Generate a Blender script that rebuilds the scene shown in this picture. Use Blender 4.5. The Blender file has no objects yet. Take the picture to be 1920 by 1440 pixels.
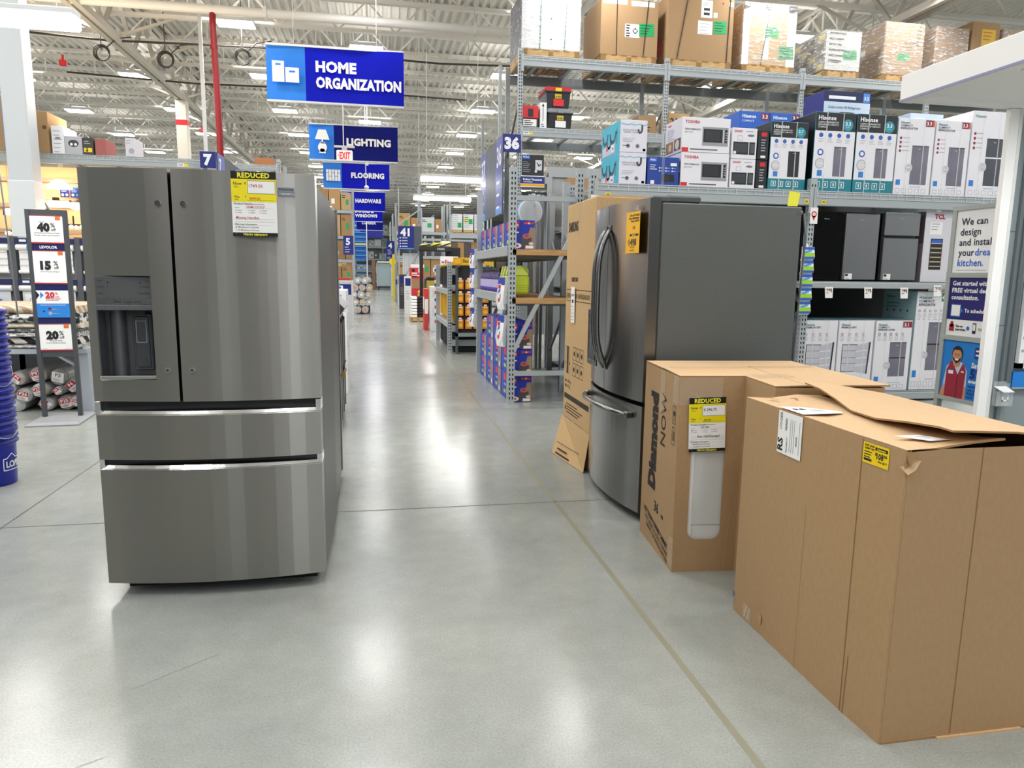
import bpy, math, random
from mathutils import Vector, Matrix
R = random.Random(7)
sc = bpy.context.scene
col = sc.collection
rad = math.radians
# ---------------------------------------------------------------- camera
cam = bpy.data.cameras.new('camera'); camo = bpy.data.objects.new('camera', cam); col.objects.link(camo)
cam.sensor_fit = 'HORIZONTAL'; cam.sensor_width = 36.0; cam.lens = 36.0*1340/1920; cam.clip_start = .05; cam.clip_end = 300
def cam_matrix(psi, th, roll, loc):
    f0 = Vector((math.sin(psi), math.cos(psi), 0)); r0 = Vector((math.cos(psi), -math.sin(psi), 0)); u0 = Vector((0, 0, 1))
    f = f0*math.cos(th)-u0*math.sin(th); u = u0*math.cos(th)+f0*math.sin(th)
    r = r0*math.cos(roll)+u*math.sin(roll); u2 = u*math.cos(roll)-r0*math.sin(roll)
    m = Matrix((r, u2, -f)).transposed().to_4x4(); m.translation = loc
    return m
camo.matrix_world = cam_matrix(rad(10.7235), rad(8.7653), rad(.76), Vector((0, 0, 1.38)))
sc.camera = camo
# ---------------------------------------------------------------- exposure, world
sc.view_settings.view_transform = 'Standard'; sc.view_settings.look = 'None'; sc.view_settings.gamma = 1
sc.view_settings.use_curve_mapping = False
sc.view_settings.exposure = 0.14
LAMP_W = 50.0
w = bpy.data.worlds.new('store_air'); sc.world = w; w.use_nodes = True
w.node_tree.nodes['Background'].inputs[0].default_value = (.93, .96, 1, 1)
w.node_tree.nodes['Background'].inputs[1].default_value = 1.15
cy = sc.cycles
cy.max_bounces = 6; cy.diffuse_bounces = 4; cy.glossy_bounces = 3; cy.transmission_bounces = 4; cy.transparent_max_bounces = 8
cy.caustics_reflective = False; cy.caustics_refractive = False; cy.sample_clamp_indirect = 6
try: cy.use_denoising = True
except Exception: pass
# ---------------------------------------------------------------- materials
def lin(h):
    h = h.lstrip('#'); o = []
    for i in (0, 2, 4):
        c = int(h[i:i+2], 16)/255; o.append(c/12.92 if c <= .04045 else ((c+.055)/1.055)**2.4)
    return (*o, 1)
MC = {}
def nodemat(name):
    m = bpy.data.materials.new(name); m.use_nodes = True
    nt = m.node_tree; return m, nt, nt.nodes['Principled BSDF']
def C(h, rough=.5, metal=0, emit=0):
    """plain coloured surface with a faint procedural roughness grain"""
    k = (h, rough, metal, emit)
    if k in MC: return MC[k]
    m, nt, b = nodemat('paint_'+h.lstrip('#'))
    b.inputs['Base Color'].default_value = lin(h); b.inputs['Metallic'].default_value = metal
    n = nt.nodes.new('ShaderNodeTexNoise'); n.inputs['Scale'].default_value = 9; n.inputs['Detail'].default_value = 1
    r = nt.nodes.new('ShaderNodeMapRange'); r.inputs['To Min'].default_value = max(0, rough-.06); r.inputs['To Max'].default_value = min(1, rough+.06)
    nt.links.new(n.outputs['Fac'], r.inputs['Value']); nt.links.new(r.outputs['Result'], b.inputs['Roughness'])
    if emit:
        b.inputs['Emission Color'].default_value = lin(h); b.inputs['Emission Strength'].default_value = emit
    MC[k] = m; return m
def noisy(name, c0, c1, scale, rough=.6, detail=4, metal=0, stretch=(1, 1, 1), bump=0, coord='Object', lo=.3, hi=.7, aniso=0):
    """two-colour procedural noise"""
    if name in MC: return MC[name]
    m, nt, b = nodemat(name)
    tc = nt.nodes.new('ShaderNodeTexCoord'); mp = nt.nodes.new('ShaderNodeMapping'); mp.inputs['Scale'].default_value = stretch
    n = nt.nodes.new('ShaderNodeTexNoise'); n.inputs['Scale'].default_value = scale; n.inputs['Detail'].default_value = detail
    cr = nt.nodes.new('ShaderNodeValToRGB'); cr.color_ramp.elements[0].position = lo; cr.color_ramp.elements[1].position = hi
    cr.color_ramp.elements[0].color = lin(c0); cr.color_ramp.elements[1].color = lin(c1)
    L = nt.links.new
    L(tc.outputs[coord], mp.inputs['Vector']); L(mp.outputs['Vector'], n.inputs['Vector']); L(n.outputs['Fac'], cr.inputs['Fac']); L(cr.outputs['Color'], b.inputs['Base Color'])
    b.inputs['Roughness'].default_value = rough; b.inputs['Metallic'].default_value = metal
    if aniso:
        b.inputs['Anisotropic'].default_value = aniso; b.inputs['Anisotropic Rotation'].default_value = .25
        t = nt.nodes.new('ShaderNodeTangent'); t.direction_type = 'RADIAL'; t.axis = 'Z'; L(t.outputs[0], b.inputs['Tangent'])
    if bump:
        bp = nt.nodes.new('ShaderNodeBump'); bp.inputs['Strength'].default_value = bump; bp.inputs['Distance'].default_value = .01
        L(n.outputs['Fac'], bp.inputs['Height']); L(bp.outputs['Normal'], b.inputs['Normal'])
    MC[name] = m; return m
def board(name, c0, c1):      # corrugated cardboard: fine upright flutes and fibre blotches
    return noisy(name, c0, c1, 55, .82, 8, stretch=(1.3, 1.3, .7), lo=.25, hi=.75)
KRAFT = board('kraft_board', '#a68660', '#ae8e67'); KRAFT2 = board('kraft_board_pale', '#bf9d6f', '#c8a778'); KRAFT3 = board('kraft_board_dark', '#98754e', '#a17d56')
KTOP = board('kraft_board_flap', '#c6a57c', '#cfae87')
STEEL = noisy('brushed_stainless', '#8f8d88', '#93918c', 40, .31, 2, 1, stretch=(.6, .6, 30), aniso=.95)
STEELD = noisy('brushed_dark_stainless', '#868787', '#898a8a', 40, .24, 2, 1, stretch=(.6, .6, 30), aniso=.7)
CHROME = C('#e2e4e6', .12, 1)
FGREY = noisy('textured_grey_steel', '#606462', '#6b6f6c', 160, .42, 2, .35)
RACK = C('#a9b0b3', .45, .1); RACKD = C('#8b9294', .45, .1); WIRE = C('#c3c9cb', .4, .3); HOLE = C('#15171a', .8)
WHITE = C('#eef0f2', .45); PAPER = C('#f1f1ef', .6); BLACK = C('#101113', .45); DGREY = C('#3c3f43', .5)
NAVY = C('#0d1f7c', .45); BLUE = C('#1a50cc', .4); SKYB = C('#1c7fd6', .4); RED = C('#d4202a', .45); YEL = C('#f2d81c', .5); INK = C('#1b1b1f', .6)
GREEN = C('#1fa35c', .6); WOOD = noisy('shelf_board', '#a87f50', '#c79c68', 5, .6, 4, stretch=(1, 9, 9)); PALLET = noisy('pallet_timber', '#b08a55', '#cfae7c', 6, .75, 4, stretch=(1, 8, 8))
GREYT = C('#a7a9b4', .6); TEAL = C('#12707d', .45)
def wrapmat():
    if 'wrap' in MC: return MC['wrap']
    m, nt, b = nodemat('stretch_wrap'); b.inputs['Base Color'].default_value = (.95, .96, .97, 1); b.inputs['Roughness'].default_value = .14
    tc = nt.nodes.new('ShaderNodeTexCoord'); mp = nt.nodes.new('ShaderNodeMapping'); mp.inputs['Scale'].default_value = (3, 3, 14)
    n = nt.nodes.new('ShaderNodeTexNoise'); n.inputs['Scale'].default_value = 2.2; n.inputs['Detail'].default_value = 5; n.inputs['Distortion'].default_value = 1.2
    r = nt.nodes.new('ShaderNodeMapRange'); r.inputs['From Min'].default_value = .5; r.inputs['From Max'].default_value = .72; r.inputs['To Min'].default_value = .16; r.inputs['To Max'].default_value = .8
    bp = nt.nodes.new('ShaderNodeBump'); bp.inputs['Strength'].default_value = .7; bp.inputs['Distance'].default_value = .02
    L = nt.links.new; L(tc.outputs['Object'], mp.inputs['Vector']); L(mp.outputs[0], n.inputs['Vector']); L(n.outputs['Fac'], r.inputs['Value']); L(r.outputs[0], b.inputs['Alpha']); L(n.outputs['Fac'], bp.inputs['Height']); L(bp.outputs[0], b.inputs['Normal'])
    MC['wrap'] = m; return m
def clearmat(name='clear_plastic', a=.16, h='#f4f8fa', rough=.08):
    if name in MC: return MC[name]
    m, nt, b = nodemat(name); b.inputs['Base Color'].default_value = lin(h); b.inputs['Roughness'].default_value = rough; b.inputs['Alpha'].default_value = a
    MC[name] = m; return m
# ---------------------------------------------------------------- text shapes
TC = {}
def glyphs(s, bold):
    k = (s, bold)
    if k in TC: return TC[k]
    cu = bpy.data.curves.new('lettering', 'FONT'); cu.body = s; cu.size = 1; cu.resolution_u = 2; cu.offset = (bold if isinstance(bold, float) else .034) if bold else .006
    cu.space_character = 1.05 if bold else 1
    ob = bpy.data.objects.new('lettering', cu)
    me = bpy.data.meshes.new_from_object(ob)
    vs = [(v.co.x, v.co.y) for v in me.vertices]; fs = [tuple(p.vertices) for p in me.polygons]
    bpy.data.objects.remove(ob); bpy.data.meshes.remove(me); bpy.data.curves.remove(cu)
    TC[k] = (vs, fs); return TC[k]
# ---------------------------------------------------------------- mesh collector
class M:
    def __init__(s): s.v = []; s.f = []; s.i = []; s.s = []; s.mats = []; s.X = None
    def add(s, vs, fs, mat, smooth=False):
        if mat not in s.mats: s.mats.append(mat)
        k = s.mats.index(mat); b = len(s.v)
        s.v += [tuple(s.X @ Vector(p)) for p in vs] if s.X else [tuple(p) for p in vs]
        for f in fs: s.f.append(tuple(b+j for j in f)); s.i.append(k); s.s.append(smooth)
        return s
    def box(s, x0, x1, y0, y1, z0, z1, mat, c=0):
        if not c:
            vs = [(x, y, z) for z in (z0, z1) for y in (y0, y1) for x in (x0, x1)]
            return s.add(vs, [(0, 2, 3, 1), (4, 5, 7, 6), (0, 1, 5, 4), (2, 6, 7, 3), (0, 4, 6, 2), (1, 3, 7, 5)], mat)
        vs = []
        for sx, x in ((1, x0), (-1, x1)):
            for sy, y in ((1, y0), (-1, y1)):
                for sz, z in ((1, z0), (-1, z1)):
                    vs += [(x, y+sy*c, z+sz*c), (x+sx*c, y, z+sz*c), (x+sx*c, y+sy*c, z)]
        I = lambda a, b, d, k: (a*4+b*2+d)*3+k
        fs = [[I(a, 0, 0, 0), I(a, 1, 0, 0), I(a, 1, 1, 0), I(a, 0, 1, 0)] for a in (0, 1)]
        fs += [[I(0, b, 0, 1), I(1, b, 0, 1), I(1, b, 1, 1), I(0, b, 1, 1)] for b in (0, 1)]
        fs += [[I(0, 0, d, 2), I(1, 0, d, 2), I(1, 1, d, 2), I(0, 1, d, 2)] for d in (0, 1)]
        for a in (0, 1):
            for b in (0, 1):
                fs.append([I(a, b, 0, 0), I(a, b, 0, 1), I(a, b, 1, 1), I(a, b, 1, 0)])
                fs.append([I(a, 0, b, 0), I(a, 0, b, 2), I(a, 1, b, 2), I(a, 1, b, 0)])
                fs.append([I(0, a, b, 1), I(1, a, b, 1), I(1, a, b, 2), I(0, a, b, 2)])
                for d in (0, 1): fs.append([I(a, b, d, 0), I(a, b, d, 1), I(a, b, d, 2)])
        ce = Vector(((x0+x1)/2, (y0+y1)/2, (z0+z1)/2)); P = [Vector(v) for v in vs]
        for k, f in enumerate(fs):
            if (P[f[1]]-P[f[0]]).cross(P[f[2]]-P[f[0]]).dot(P[f[0]]-ce) < 0: fs[k] = f[::-1]
        return s.add(vs, fs, mat)
    def bar(s, p0, p1, w, h, mat, up=(0, 0, 1)):
        p0 = Vector(p0); p1 = Vector(p1); d = (p1-p0).normalized(); u = Vector(up)
        if abs(d.dot(u)) > .98: u = Vector((0, 1, 0))
        a = d.cross(u).normalized()*w/2; b = a.cross(d).normalized()*h/2
        vs = [p+i*a+j*b for p in (p0, p1) for i, j in ((-1, -1), (1, -1), (1, 1), (-1, 1))]
        return s.add(vs, [(0, 3, 2, 1), (4, 5, 6, 7), (0, 1, 5, 4), (1, 2, 6, 5), (2, 3, 7, 6), (3, 0, 4, 7)], mat)
    def cyl(s, p0, p1, r, mat, n=14, r1=None, caps=True, capmat=None):
        p0 = Vector(p0); p1 = Vector(p1); r1 = r if r1 is None else r1; d = (p1-p0).normalized()
        a = d.orthogonal().normalized(); b = d.cross(a)
        A = [p0+(a*math.cos(t)+b*math.sin(t))*r for t in (2*math.pi*k/n for k in range(n))]
        B = [p1+(a*math.cos(t)+b*math.sin(t))*r1 for t in (2*math.pi*k/n for k in range(n))]
        s.add(A+B, [(k, (k+1) % n, n+(k+1) % n, n+k) for k in range(n)], mat, True)
        if caps:
            s.add(A, [tuple(range(n))[::-1]], capmat or mat); s.add(B, [tuple(range(n))], capmat or mat)
        return s
    def tube(s, pts, r, mat, n=8):
        pts = [Vector(p) for p in pts]; rings = []
        a = None
        for k, p in enumerate(pts):
            d = (pts[min(k+1, len(pts)-1)]-pts[max(k-1, 0)]).normalized()
            a = d.orthogonal().normalized() if a is None else (a-d*a.dot(d)).normalized()
            b = d.cross(a); rr = r[k] if isinstance(r, (list, tuple)) else r
            rings.append([p+(a*math.cos(2*math.pi*j/n)+b*math.sin(2*math.pi*j/n))*rr for j in range(n)])
        vs = [q for g in rings for q in g]
        fs = [(k*n+j, k*n+(j+1) % n, (k+1)*n+(j+1) % n, (k+1)*n+j) for k in range(len(pts)-1) for j in range(n)]
        fs += [tuple(range(n))[::-1], tuple((len(pts)-1)*n+j for j in range(n))]
        return s.add(vs, fs, mat, True)
    def lathe(s, prof, mat, n=24, c=(0, 0, 0), smooth=True):
        vs = [(c[0]+r*math.cos(2*math.pi*j/n), c[1]+r*math.sin(2*math.pi*j/n), c[2]+z) for r, z in prof for j in range(n)]
        fs = [(k*n+j, k*n+(j+1) % n, (k+1)*n+(j+1) % n, (k+1)*n+j) for k in range(len(prof)-1) for j in range(n)]
        s.add(vs, fs, mat, smooth)
        if prof[-1][0] > 1e-4: s.add(vs[-n:], [tuple(range(n))], mat)
        if prof[0][0] > 1e-4: s.add(vs[:n], [tuple(range(n))[::-1]], mat)
        return s
    def prism(s, pts, vec, mat, sidemat=None, smooth=False):
        n = len(pts); A = [Vector(p) for p in pts]; B = [p+Vector(vec) for p in A]
        s.add(A, [tuple(range(n))[::-1]], mat); s.add(B, [tuple(range(n))], mat)
        return s.add(A+B, [(k, (k+1) % n, n+(k+1) % n, n+k) for k in range(n)], sidemat or mat, smooth)
    def ball(s, c, r, mat, n=14, m=8, sz=1):
        prof = [(max(1e-5, r*math.sin(math.pi*k/m)), -r*sz*math.cos(math.pi*k/m)) for k in range(m+1)]
        return s.lathe(prof, mat, n, c)
    def mesh(s, name):
        me = bpy.data.meshes.new(name); me.from_pydata(s.v, [], s.f)
        for m in s.mats: me.materials.append(m)
        me.polygons.foreach_set('material_index', s.i); me.polygons.foreach_set('use_smooth', s.s); me.update()
        return me
class Fr:
    """flat drawing frame on a surface: x along u, y along v, printed a hair above it"""
    E = .0007
    def __init__(s, m, o, u, v): s.m = m; s.o = Vector(o); s.u = Vector(u).normalized(); s.vv = Vector(v).normalized(); s.n = s.u.cross(s.vv)
    def p(s, x, y, L): return s.o+s.u*x+s.vv*y+s.n*(L*s.E)
    def rect(s, x0, y0, x1, y1, mat, L=1): s.m.add([s.p(x0, y0, L), s.p(x1, y0, L), s.p(x1, y1, L), s.p(x0, y1, L)], [(0, 1, 2, 3)], mat); return s
    def poly(s, pts, mat, L=1): s.m.add([s.p(x, y, L) for x, y in pts], [tuple(range(len(pts)))], mat); return s
    def disc(s, cx, cy, r, mat, L=2, n=20, ry=None):
        ry = ry or r; return s.poly([(cx+r*math.cos(2*math.pi*k/n), cy+ry*math.sin(2*math.pi*k/n)) for k in range(n)], mat, L)
    def line(s, x0, y0, x1, y1, w, mat, L=2):
        d = math.hypot(x1-x0, y1-y0) or 1; a = -(y1-y0)/d*w/2; b = (x1-x0)/d*w/2
        return s.poly([(x0-a, y0-b), (x1-a, y1-b), (x1+a, y1+b), (x0+a, y0+b)], mat, L)
    def path(s, pts, w, mat, L=2):
        for a, b in zip(pts, pts[1:]): s.line(*a, *b, w, mat, L)
        return s
    def frame(s, x0, y0, x1, y1, w, mat, L=2): return s.rect(x0, y0, x1, y0+w, mat, L).rect(x0, y1-w, x1, y1, mat, L).rect(x0, y0+w, x0+w, y1-w, mat, L).rect(x1-w, y0+w, x1, y1-w, mat, L)
    def lines(s, x, y, w, n, dy, h, mat, L=2):      # ruled rows standing for print too small to read
        for k in range(n): s.rect(x, y-k*dy, x+w*(.62+.38*((k*37+int(x*1000)) % 10)/10), y-k*dy+h, mat, L)
        return s
    def text(s, t, x, y, h, mat, bold=True, align='l', maxw=None, L=3, sx=1, rot=0):
        vs, fs = glyphs(t, bold); k = h/.72
        if not vs: return s
        x0 = min(v[0] for v in vs); x1 = max(v[0] for v in vs); wd = (x1-x0)*k*sx
        f = sx*(maxw/wd if maxw and wd > maxw else 1); wd = (x1-x0)*k*f
        dx = {'l': 0, 'c': -wd/2, 'r': -wd}[align]; cr, sr = math.cos(rot), math.sin(rot)
        out = []
        for a, b in vs:
            a = (a-x0)*k*f+dx; b = b*k; out.append(s.p(x+a*cr-b*sr, y+a*sr+b*cr, L))
        s.m.add(out, fs, mat); return s
# ---------------------------------------------------------------- things and parts
def props(o, label, cat, group=None, kind=None):
    if label: o['label'] = label
    if cat: o['category'] = cat
    if group: o['group'] = group
    if kind: o['kind'] = kind
    return o
def thing(name, label, cat, loc=(0, 0, 0), rz=0, group=None):
    o = bpy.data.objects.new(name, None); o.empty_display_size = .1; col.objects.link(o); o.location = loc; o.rotation_euler.z = rz
    return props(o, label, cat, group)
def part(name, m, parent, label=None, loc=None):
    o = bpy.data.objects.new(name, m.mesh(name) if isinstance(m, M) else m); col.objects.link(o); o.parent = parent
    if loc: o.location = loc
    if label: o['label'] = label
    return o
def solo(name, label, cat, m, loc=(0, 0, 0), rz=0, group=None, kind=None):
    o = bpy.data.objects.new(name, m.mesh(name) if isinstance(m, M) else m); col.objects.link(o); o.location = loc; o.rotation_euler.z = rz
    return props(o, label, cat, group, kind)
def struct(name, m, loc=(0, 0, 0)):
    o = bpy.data.objects.new(name, m.mesh(name)); col.objects.link(o); o.location = loc; o['kind'] = 'structure'; return o
def dup(root, loc, rz=None, label=None, group=None):
    c = root.copy(); col.objects.link(c); c.location = loc
    if rz is not None: c.rotation_euler.z = rz
    if label: c['label'] = label
    if group: c['group'] = group
    for ch in list(root.children):
        d = ch.copy(); col.objects.link(d); d.parent = c
        for g in list(ch.children):
            e = g.copy(); col.objects.link(e); e.parent = d
    return c
def carton(w, d, h, mat, front=None, left=None, top=None, right=None, c=.004, tape=None, m=None):
    """closed carton, front on y=0 facing -Y, base at z=0, centred in x"""
    m = m or M(); m.box(-w/2, w/2, 0, d, 0, h, mat, c)
    if front: front(Fr(m, (-w/2, 0, 0), (1, 0, 0), (0, 0, 1)), w, h)
    if left: left(Fr(m, (-w/2, d, 0), (0, -1, 0), (0, 0, 1)), d, h)
    if right: right(Fr(m, (w/2, 0, 0), (0, 1, 0), (0, 0, 1)), d, h)
    if top: top(Fr(m, (-w/2, 0, h), (1, 0, 0), (0, 1, 0)), w, d)
    if tape: Fr(m, (-w/2, 0, h), (1, 0, 0), (0, 1, 0)).rect(.02, d/2-.025, w-.02, d/2+.025, tape, 1)
    return m
# ================================================================ the building
def floormat():
    m, nt, b = nodemat('polished_concrete'); L = nt.links.new
    tc = nt.nodes.new('ShaderNodeTexCoord')
    n1 = nt.nodes.new('ShaderNodeTexNoise'); n1.inputs['Scale'].default_value = .55; n1.inputs['Detail'].default_value = 6; n1.inputs['Roughness'].default_value = .62
    n2 = nt.nodes.new('ShaderNodeTexNoise'); n2.inputs['Scale'].default_value = 7; n2.inputs['Detail'].default_value = 8; n2.inputs['Roughness'].default_value = .7
    cr = nt.nodes.new('ShaderNodeValToRGB'); e = cr.color_ramp.elements; e[0].position = .3; e[1].position = .72
    e[0].color = lin('#949996'); e[1].color = lin('#adb0aa')
    cr2 = nt.nodes.new('ShaderNodeValToRGB'); e = cr2.color_ramp.elements; e[0].position = .35; e[1].position = .7; e[0].color = (.9, .9, .89, 1); e[1].color = (1.04, 1.04, 1.04, 1)
    mx = nt.nodes.new('ShaderNodeMix'); mx.data_type = 'RGBA'; mx.blend_type = 'MULTIPLY'; mx.inputs[0].default_value = .9
    for n in (n1, n2): L(tc.outputs['Object'], n.inputs['Vector'])
    L(n1.outputs['Fac'], cr.inputs['Fac']); L(n2.outputs['Fac'], cr2.inputs['Fac']); L(cr.outputs[0], mx.inputs['A']); L(cr2.outputs[0], mx.inputs['B']); L(mx.outputs['Result'], b.inputs['Base Color'])
    n3 = nt.nodes.new('ShaderNodeTexNoise'); n3.inputs['Scale'].default_value = 130; n3.inputs['Detail'].default_value = 2; L(tc.outputs['Object'], n3.inputs['Vector'])
    cr3 = nt.nodes.new('ShaderNodeValToRGB'); e = cr3.color_ramp.elements; e[0].position = .3; e[1].position = .62; e[0].color = (.86, .86, .85, 1); e[1].color = (1.03, 1.03, 1.03, 1); L(n3.outputs['Fac'], cr3.inputs['Fac'])
    m2 = nt.nodes.new('ShaderNodeMix'); m2.data_type = 'RGBA'; m2.blend_type = 'MULTIPLY'; m2.inputs[0].default_value = 1; L(mx.outputs['Result'], m2.inputs['A']); L(cr3.outputs[0], m2.inputs['B']); L(m2.outputs['Result'], b.inputs['Base Color'])
    r = nt.nodes.new('ShaderNodeMapRange'); r.inputs['To Min'].default_value = .13; r.inputs['To Max'].default_value = .27
    L(n2.outputs['Fac'], r.inputs['Value']); L(r.outputs[0], b.inputs['Roughness']); b.inputs['Specular IOR Level'].default_value = .45
    return m
FLOOR = floormat()
m = M(); m.add([(-45, -16, 0), (45, -16, 0), (45, 73, 0), (-45, 73, 0)], [(0, 1, 2, 3)], FLOOR)
F = Fr(m, (0, 0, 0), (1, 0, 0), (0, 1, 0)); JD = C('#5f605b', .7)
for k in range(-4, 5):
    x = 1.056+3.05*k
    F.rect(x-.012, -16, x+.012, 73, C('#8b8975', .7), 1) if k == 0 else F.rect(x-.004, -16, x+.004, 73, JD, 1)
for k in range(-6, 22): y = 4.1+3.05*k; F.rect(-45, y-.004, 45, y+.004, JD, 1)
SC = C('#8d8f8b', .6)
for k in range(46):       # scuffs, drips and hairline scratches
    x = R.uniform(-2.5, 2.6); y = R.uniform(1.2, 6.5)
    if k % 3: F.disc(x, y, R.uniform(.003, .008), SC, 1, 7, R.uniform(.003, .012))
    else: a = R.uniform(-.3, .9); l = R.uniform(.05, .3); F.line(x, y, x+l*math.cos(a), y+l*math.sin(a), .002, SC, 1)
struct('floor', m)
# ceiling deck: trapezoid ribs running along the aisle
ZD = 7.32
DECK = noisy('painted_roof_deck', '#cfcbc3', '#dad7cf', .5, .55); JST = C('#eae7e0', .45); GRD = C('#c9c4ba', .5)
m = M(); prof = []; x = -31.0
while x < 31: prof += [(x, ZD), (x+.06, ZD), (x+.08, ZD+.065), (x+.15, ZD+.065)]; x += .19
n = len(prof); vs = [(p, y, z) for y in (-4, 73) for p, z in prof]
m.add(vs, [(k, k+1, n+k+1, n+k) for k in range(n-1)], DECK); m.box(-31, 31, -4, 73, ZD+.08, ZD+.14, DECK)
ceiling = struct('ceiling', m)
# open web joists across the store
m = M(); J0, J1, ZB = -30.5, 30.5, ZD-.72
m.box(J0, J1, -.06, .06, ZD-.085, ZD-.004, JST); m.box(J0, J1, -.06, .06, ZB, ZB+.075, JST)
x = J0; k = 0
while x < J1-.1:
    m.bar((x, 0, ZB+.04), (x+.62, 0, ZD-.05), .035, .035, JST); m.bar((x+.62, 0, ZD-.05), (x+1.24, 0, ZB+.04), .035, .035, JST); m.bar((x+.62, 0, ZD-.05), (x+.62, 0, ZB+.03), .025, .025, JST); x += 1.24
jm = m.mesh('roof_joist')
for k in range(36): part('roof_joist', jm, ceiling, loc=(0, 8.0+1.83*k, 0))
# girder trusses along the aisle direction
m = M(); ZG = 6.1
for zz, hh in ((ZD-.12, .11), (ZG, .13)): m.box(-.14, -.03, -4, 73, zz, zz+hh, GRD); m.box(.03, .14, -4, 73, zz, zz+hh, GRD)
y = -3.5; k = 0
while y < 72:
    m.bar((0, y, ZG+.1), (0, y+.92, ZD-.1), .07, .07, GRD); m.bar((0, y+.92, ZD-.1), (0, y+1.83, ZG+.1), .09, .05, GRD); y += 1.83
for k in range(40):
    yy = 8+1.83*k; m.bar((0, yy, ZG+.05), (1.3, yy, ZB+.03), .05, .05, GRD); m.bar((0, yy, ZG+.05), (-1.3, yy, ZB+.03), .05, .05, GRD)
gm = m.mesh('roof_girder')
for gx in (-5.35, 9.75): part('roof_girder', gm, ceiling, loc=(gx, 0, 0))
# outer walls that close the far views
WALLM = noisy('ribbed_wall_panel', '#a9adb0', '#b6babc', 1.2, .6)
m = M(); m.box(-31, 31, 72, 72.3, 0, ZD+.1, WALLM)
for k in range(62): m.box(-31+k, -30.93+k, 71.95, 72, 0, ZD, WALLM)
struct('wall_back', m)
m = M(); m.box(-31.3, -31, -4, 72, 0, ZD+.1, WALLM); struct('wall_left', m)
m = M(); m.box(31, 31.3, -4, 72, 0, ZD+.1, WALLM); struct('wall_right', m)
m = M(); P0 = C('#1f1d1d', .6); P1 = C('#4a4947', .6)  # unseen dark and grey partition added for the steel refrigerator to reflect
for x0, x1, c_ in ((-16, -5.2, P0), (-5.2, -2.9, C('#2f2e2d', .6)), (-2.9, -2.15, C('#5d5b57', .6)), (-1.75, .80, P1), (1.3, 2.0, P1), (2.7, 16, P1)): m.box(x0, x1, -5.7, -5.6, 0, 4.6, c_)
struct('reflection_wall', m)
for k, (x0, x1, e) in enumerate(((.80, 1.3, 3.2), (-2.15, -1.75, 1.1), (2.0, 2.7, 1.3))):      # unseen glowing strips added for bright bands in the refrigerator's reflection
    m = M(); m.box(x0, x1, -5.68, -5.62, 0, 4.6, C('#f4f8ff', .3, 0, e)); m.box(x0, x1, -5.69, -5.6, 2.3, 2.36, DGREY if k else C('#c5c9cc', .4)); struct('reflection_glow_%d' % (k+1), m)
# steel columns
CW = C('#cfd6da', .4); CB = C('#e0dacb', .45)
def column(x, y, w, top, matl, label, band=False, base=False):
    t = thing('steel_column', label, 'column', (x, y, 0))
    m = M(); m.box(-w/2, w/2, -w/2, w/2, 0, top, matl, .02); part('shaft', m, t)
    if band: m = M(); m.box(-w/2-.006, w/2+.006, -w/2-.006, w/2+.006, 5.42, 5.56, RED); part('band', m, t, 'red painted band')
    if base: m = M(); m.box(-w/2-.01, w/2+.01, -w/2-.01, w/2+.01, 0, 2.62, C('#dfe5e8', .35), .01); part('column_guard', m, t, 'paler guard sleeve round the foot')
column(-5.02, 11.9, .32, 6.1, CW, 'thick pale blue-grey square steel column at the left edge, lamp boards behind it', base=True)
column(-5.35, 22.6, .3, 6.1, CB, 'cream steel column with a red painted band under the roof truss', band=True)
column(-5.35, 34.5, .3, 6.1, CB, 'plain cream steel column standing farther down the left truss')
column(9.75, 29.6, .45, 6.1, CW, 'pale steel column under the right truss, seen behind the storage bins')
# sprinkler pipes
PIPE = C('#dcd9d2', .4)
m = M(); m.cyl((-28, 0, 6.2), (28, 0, 6.2), .085, PIPE, 14)
for k in range(14): m.box(-26+4*k-.03, -26+4*k+.03, -.1, .1, 6.11, 6.3, PIPE); m.cyl((-26+4*k, 0, 6.28), (-26+4*k, 0, ZD-.05), .012, PIPE, 6)
solo('sprinkler_pipe', 'fat cream sprinkler main running across the store above the aisle', 'pipe', m, (0, 15.1, 0))
m = M(); m.tube([(0, 0, 6.2), (0, 0, 5.9), (.02, 0, 4.6), (.06, 0, 0)], .06, C('#8e1420', .4), 10)
m.cyl((0, 0, 5.5), (0, 0, 5.56), .075, C('#8e1420', .4), 10)
solo('standpipe', 'dark red vertical fire standpipe coming down from the sprinkler main', 'pipe', m, (-2.95, 15.1, 0))
m = M(); m.bar((0, 0, 2.9), (0, 0, ZD), .07, .04, CW)
solo('hanging_strut', 'thin pale grey strut dropping from the roof beside the red standpipe', 'strut', m, (-3.48, 16.5, 0))
# high bay lights
HOUS = C('#d9dbdb', .4); LENS = C('#ffffff', .4, 0, 7.0)
def area(parent, w, d, z, pw, colr=(1, .985, .965), rx=0):
    l = bpy.data.lights.new('lamp_glow', 'AREA'); l.shape = 'RECTANGLE'; l.size = w; l.size_y = d; l.energy = pw; l.color = colr
    o = bpy.data.objects.new('lamp_glow', l); col.objects.link(o); o.parent = parent; o.location = (0, 0, z); o.rotation_euler.x = rx; return o
mh = M(); mh.box(-.38, .38, -.22, .22, .03, .10, HOUS); mh.box(-.2, .2, -.05, .05, .1, .17, HOUS); mh.cyl((-.3, 0, .1), (-.3, 0, .75), .006, HOUS, 5); mh.cyl((.3, 0, .1), (.3, 0, .75), .006, HOUS, 5)
ml = M(); ml.box(-.37, .37, -.21, .21, .0, .03, LENS); hm, lm = mh.mesh('housing'), ml.mesh('lens')
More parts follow.
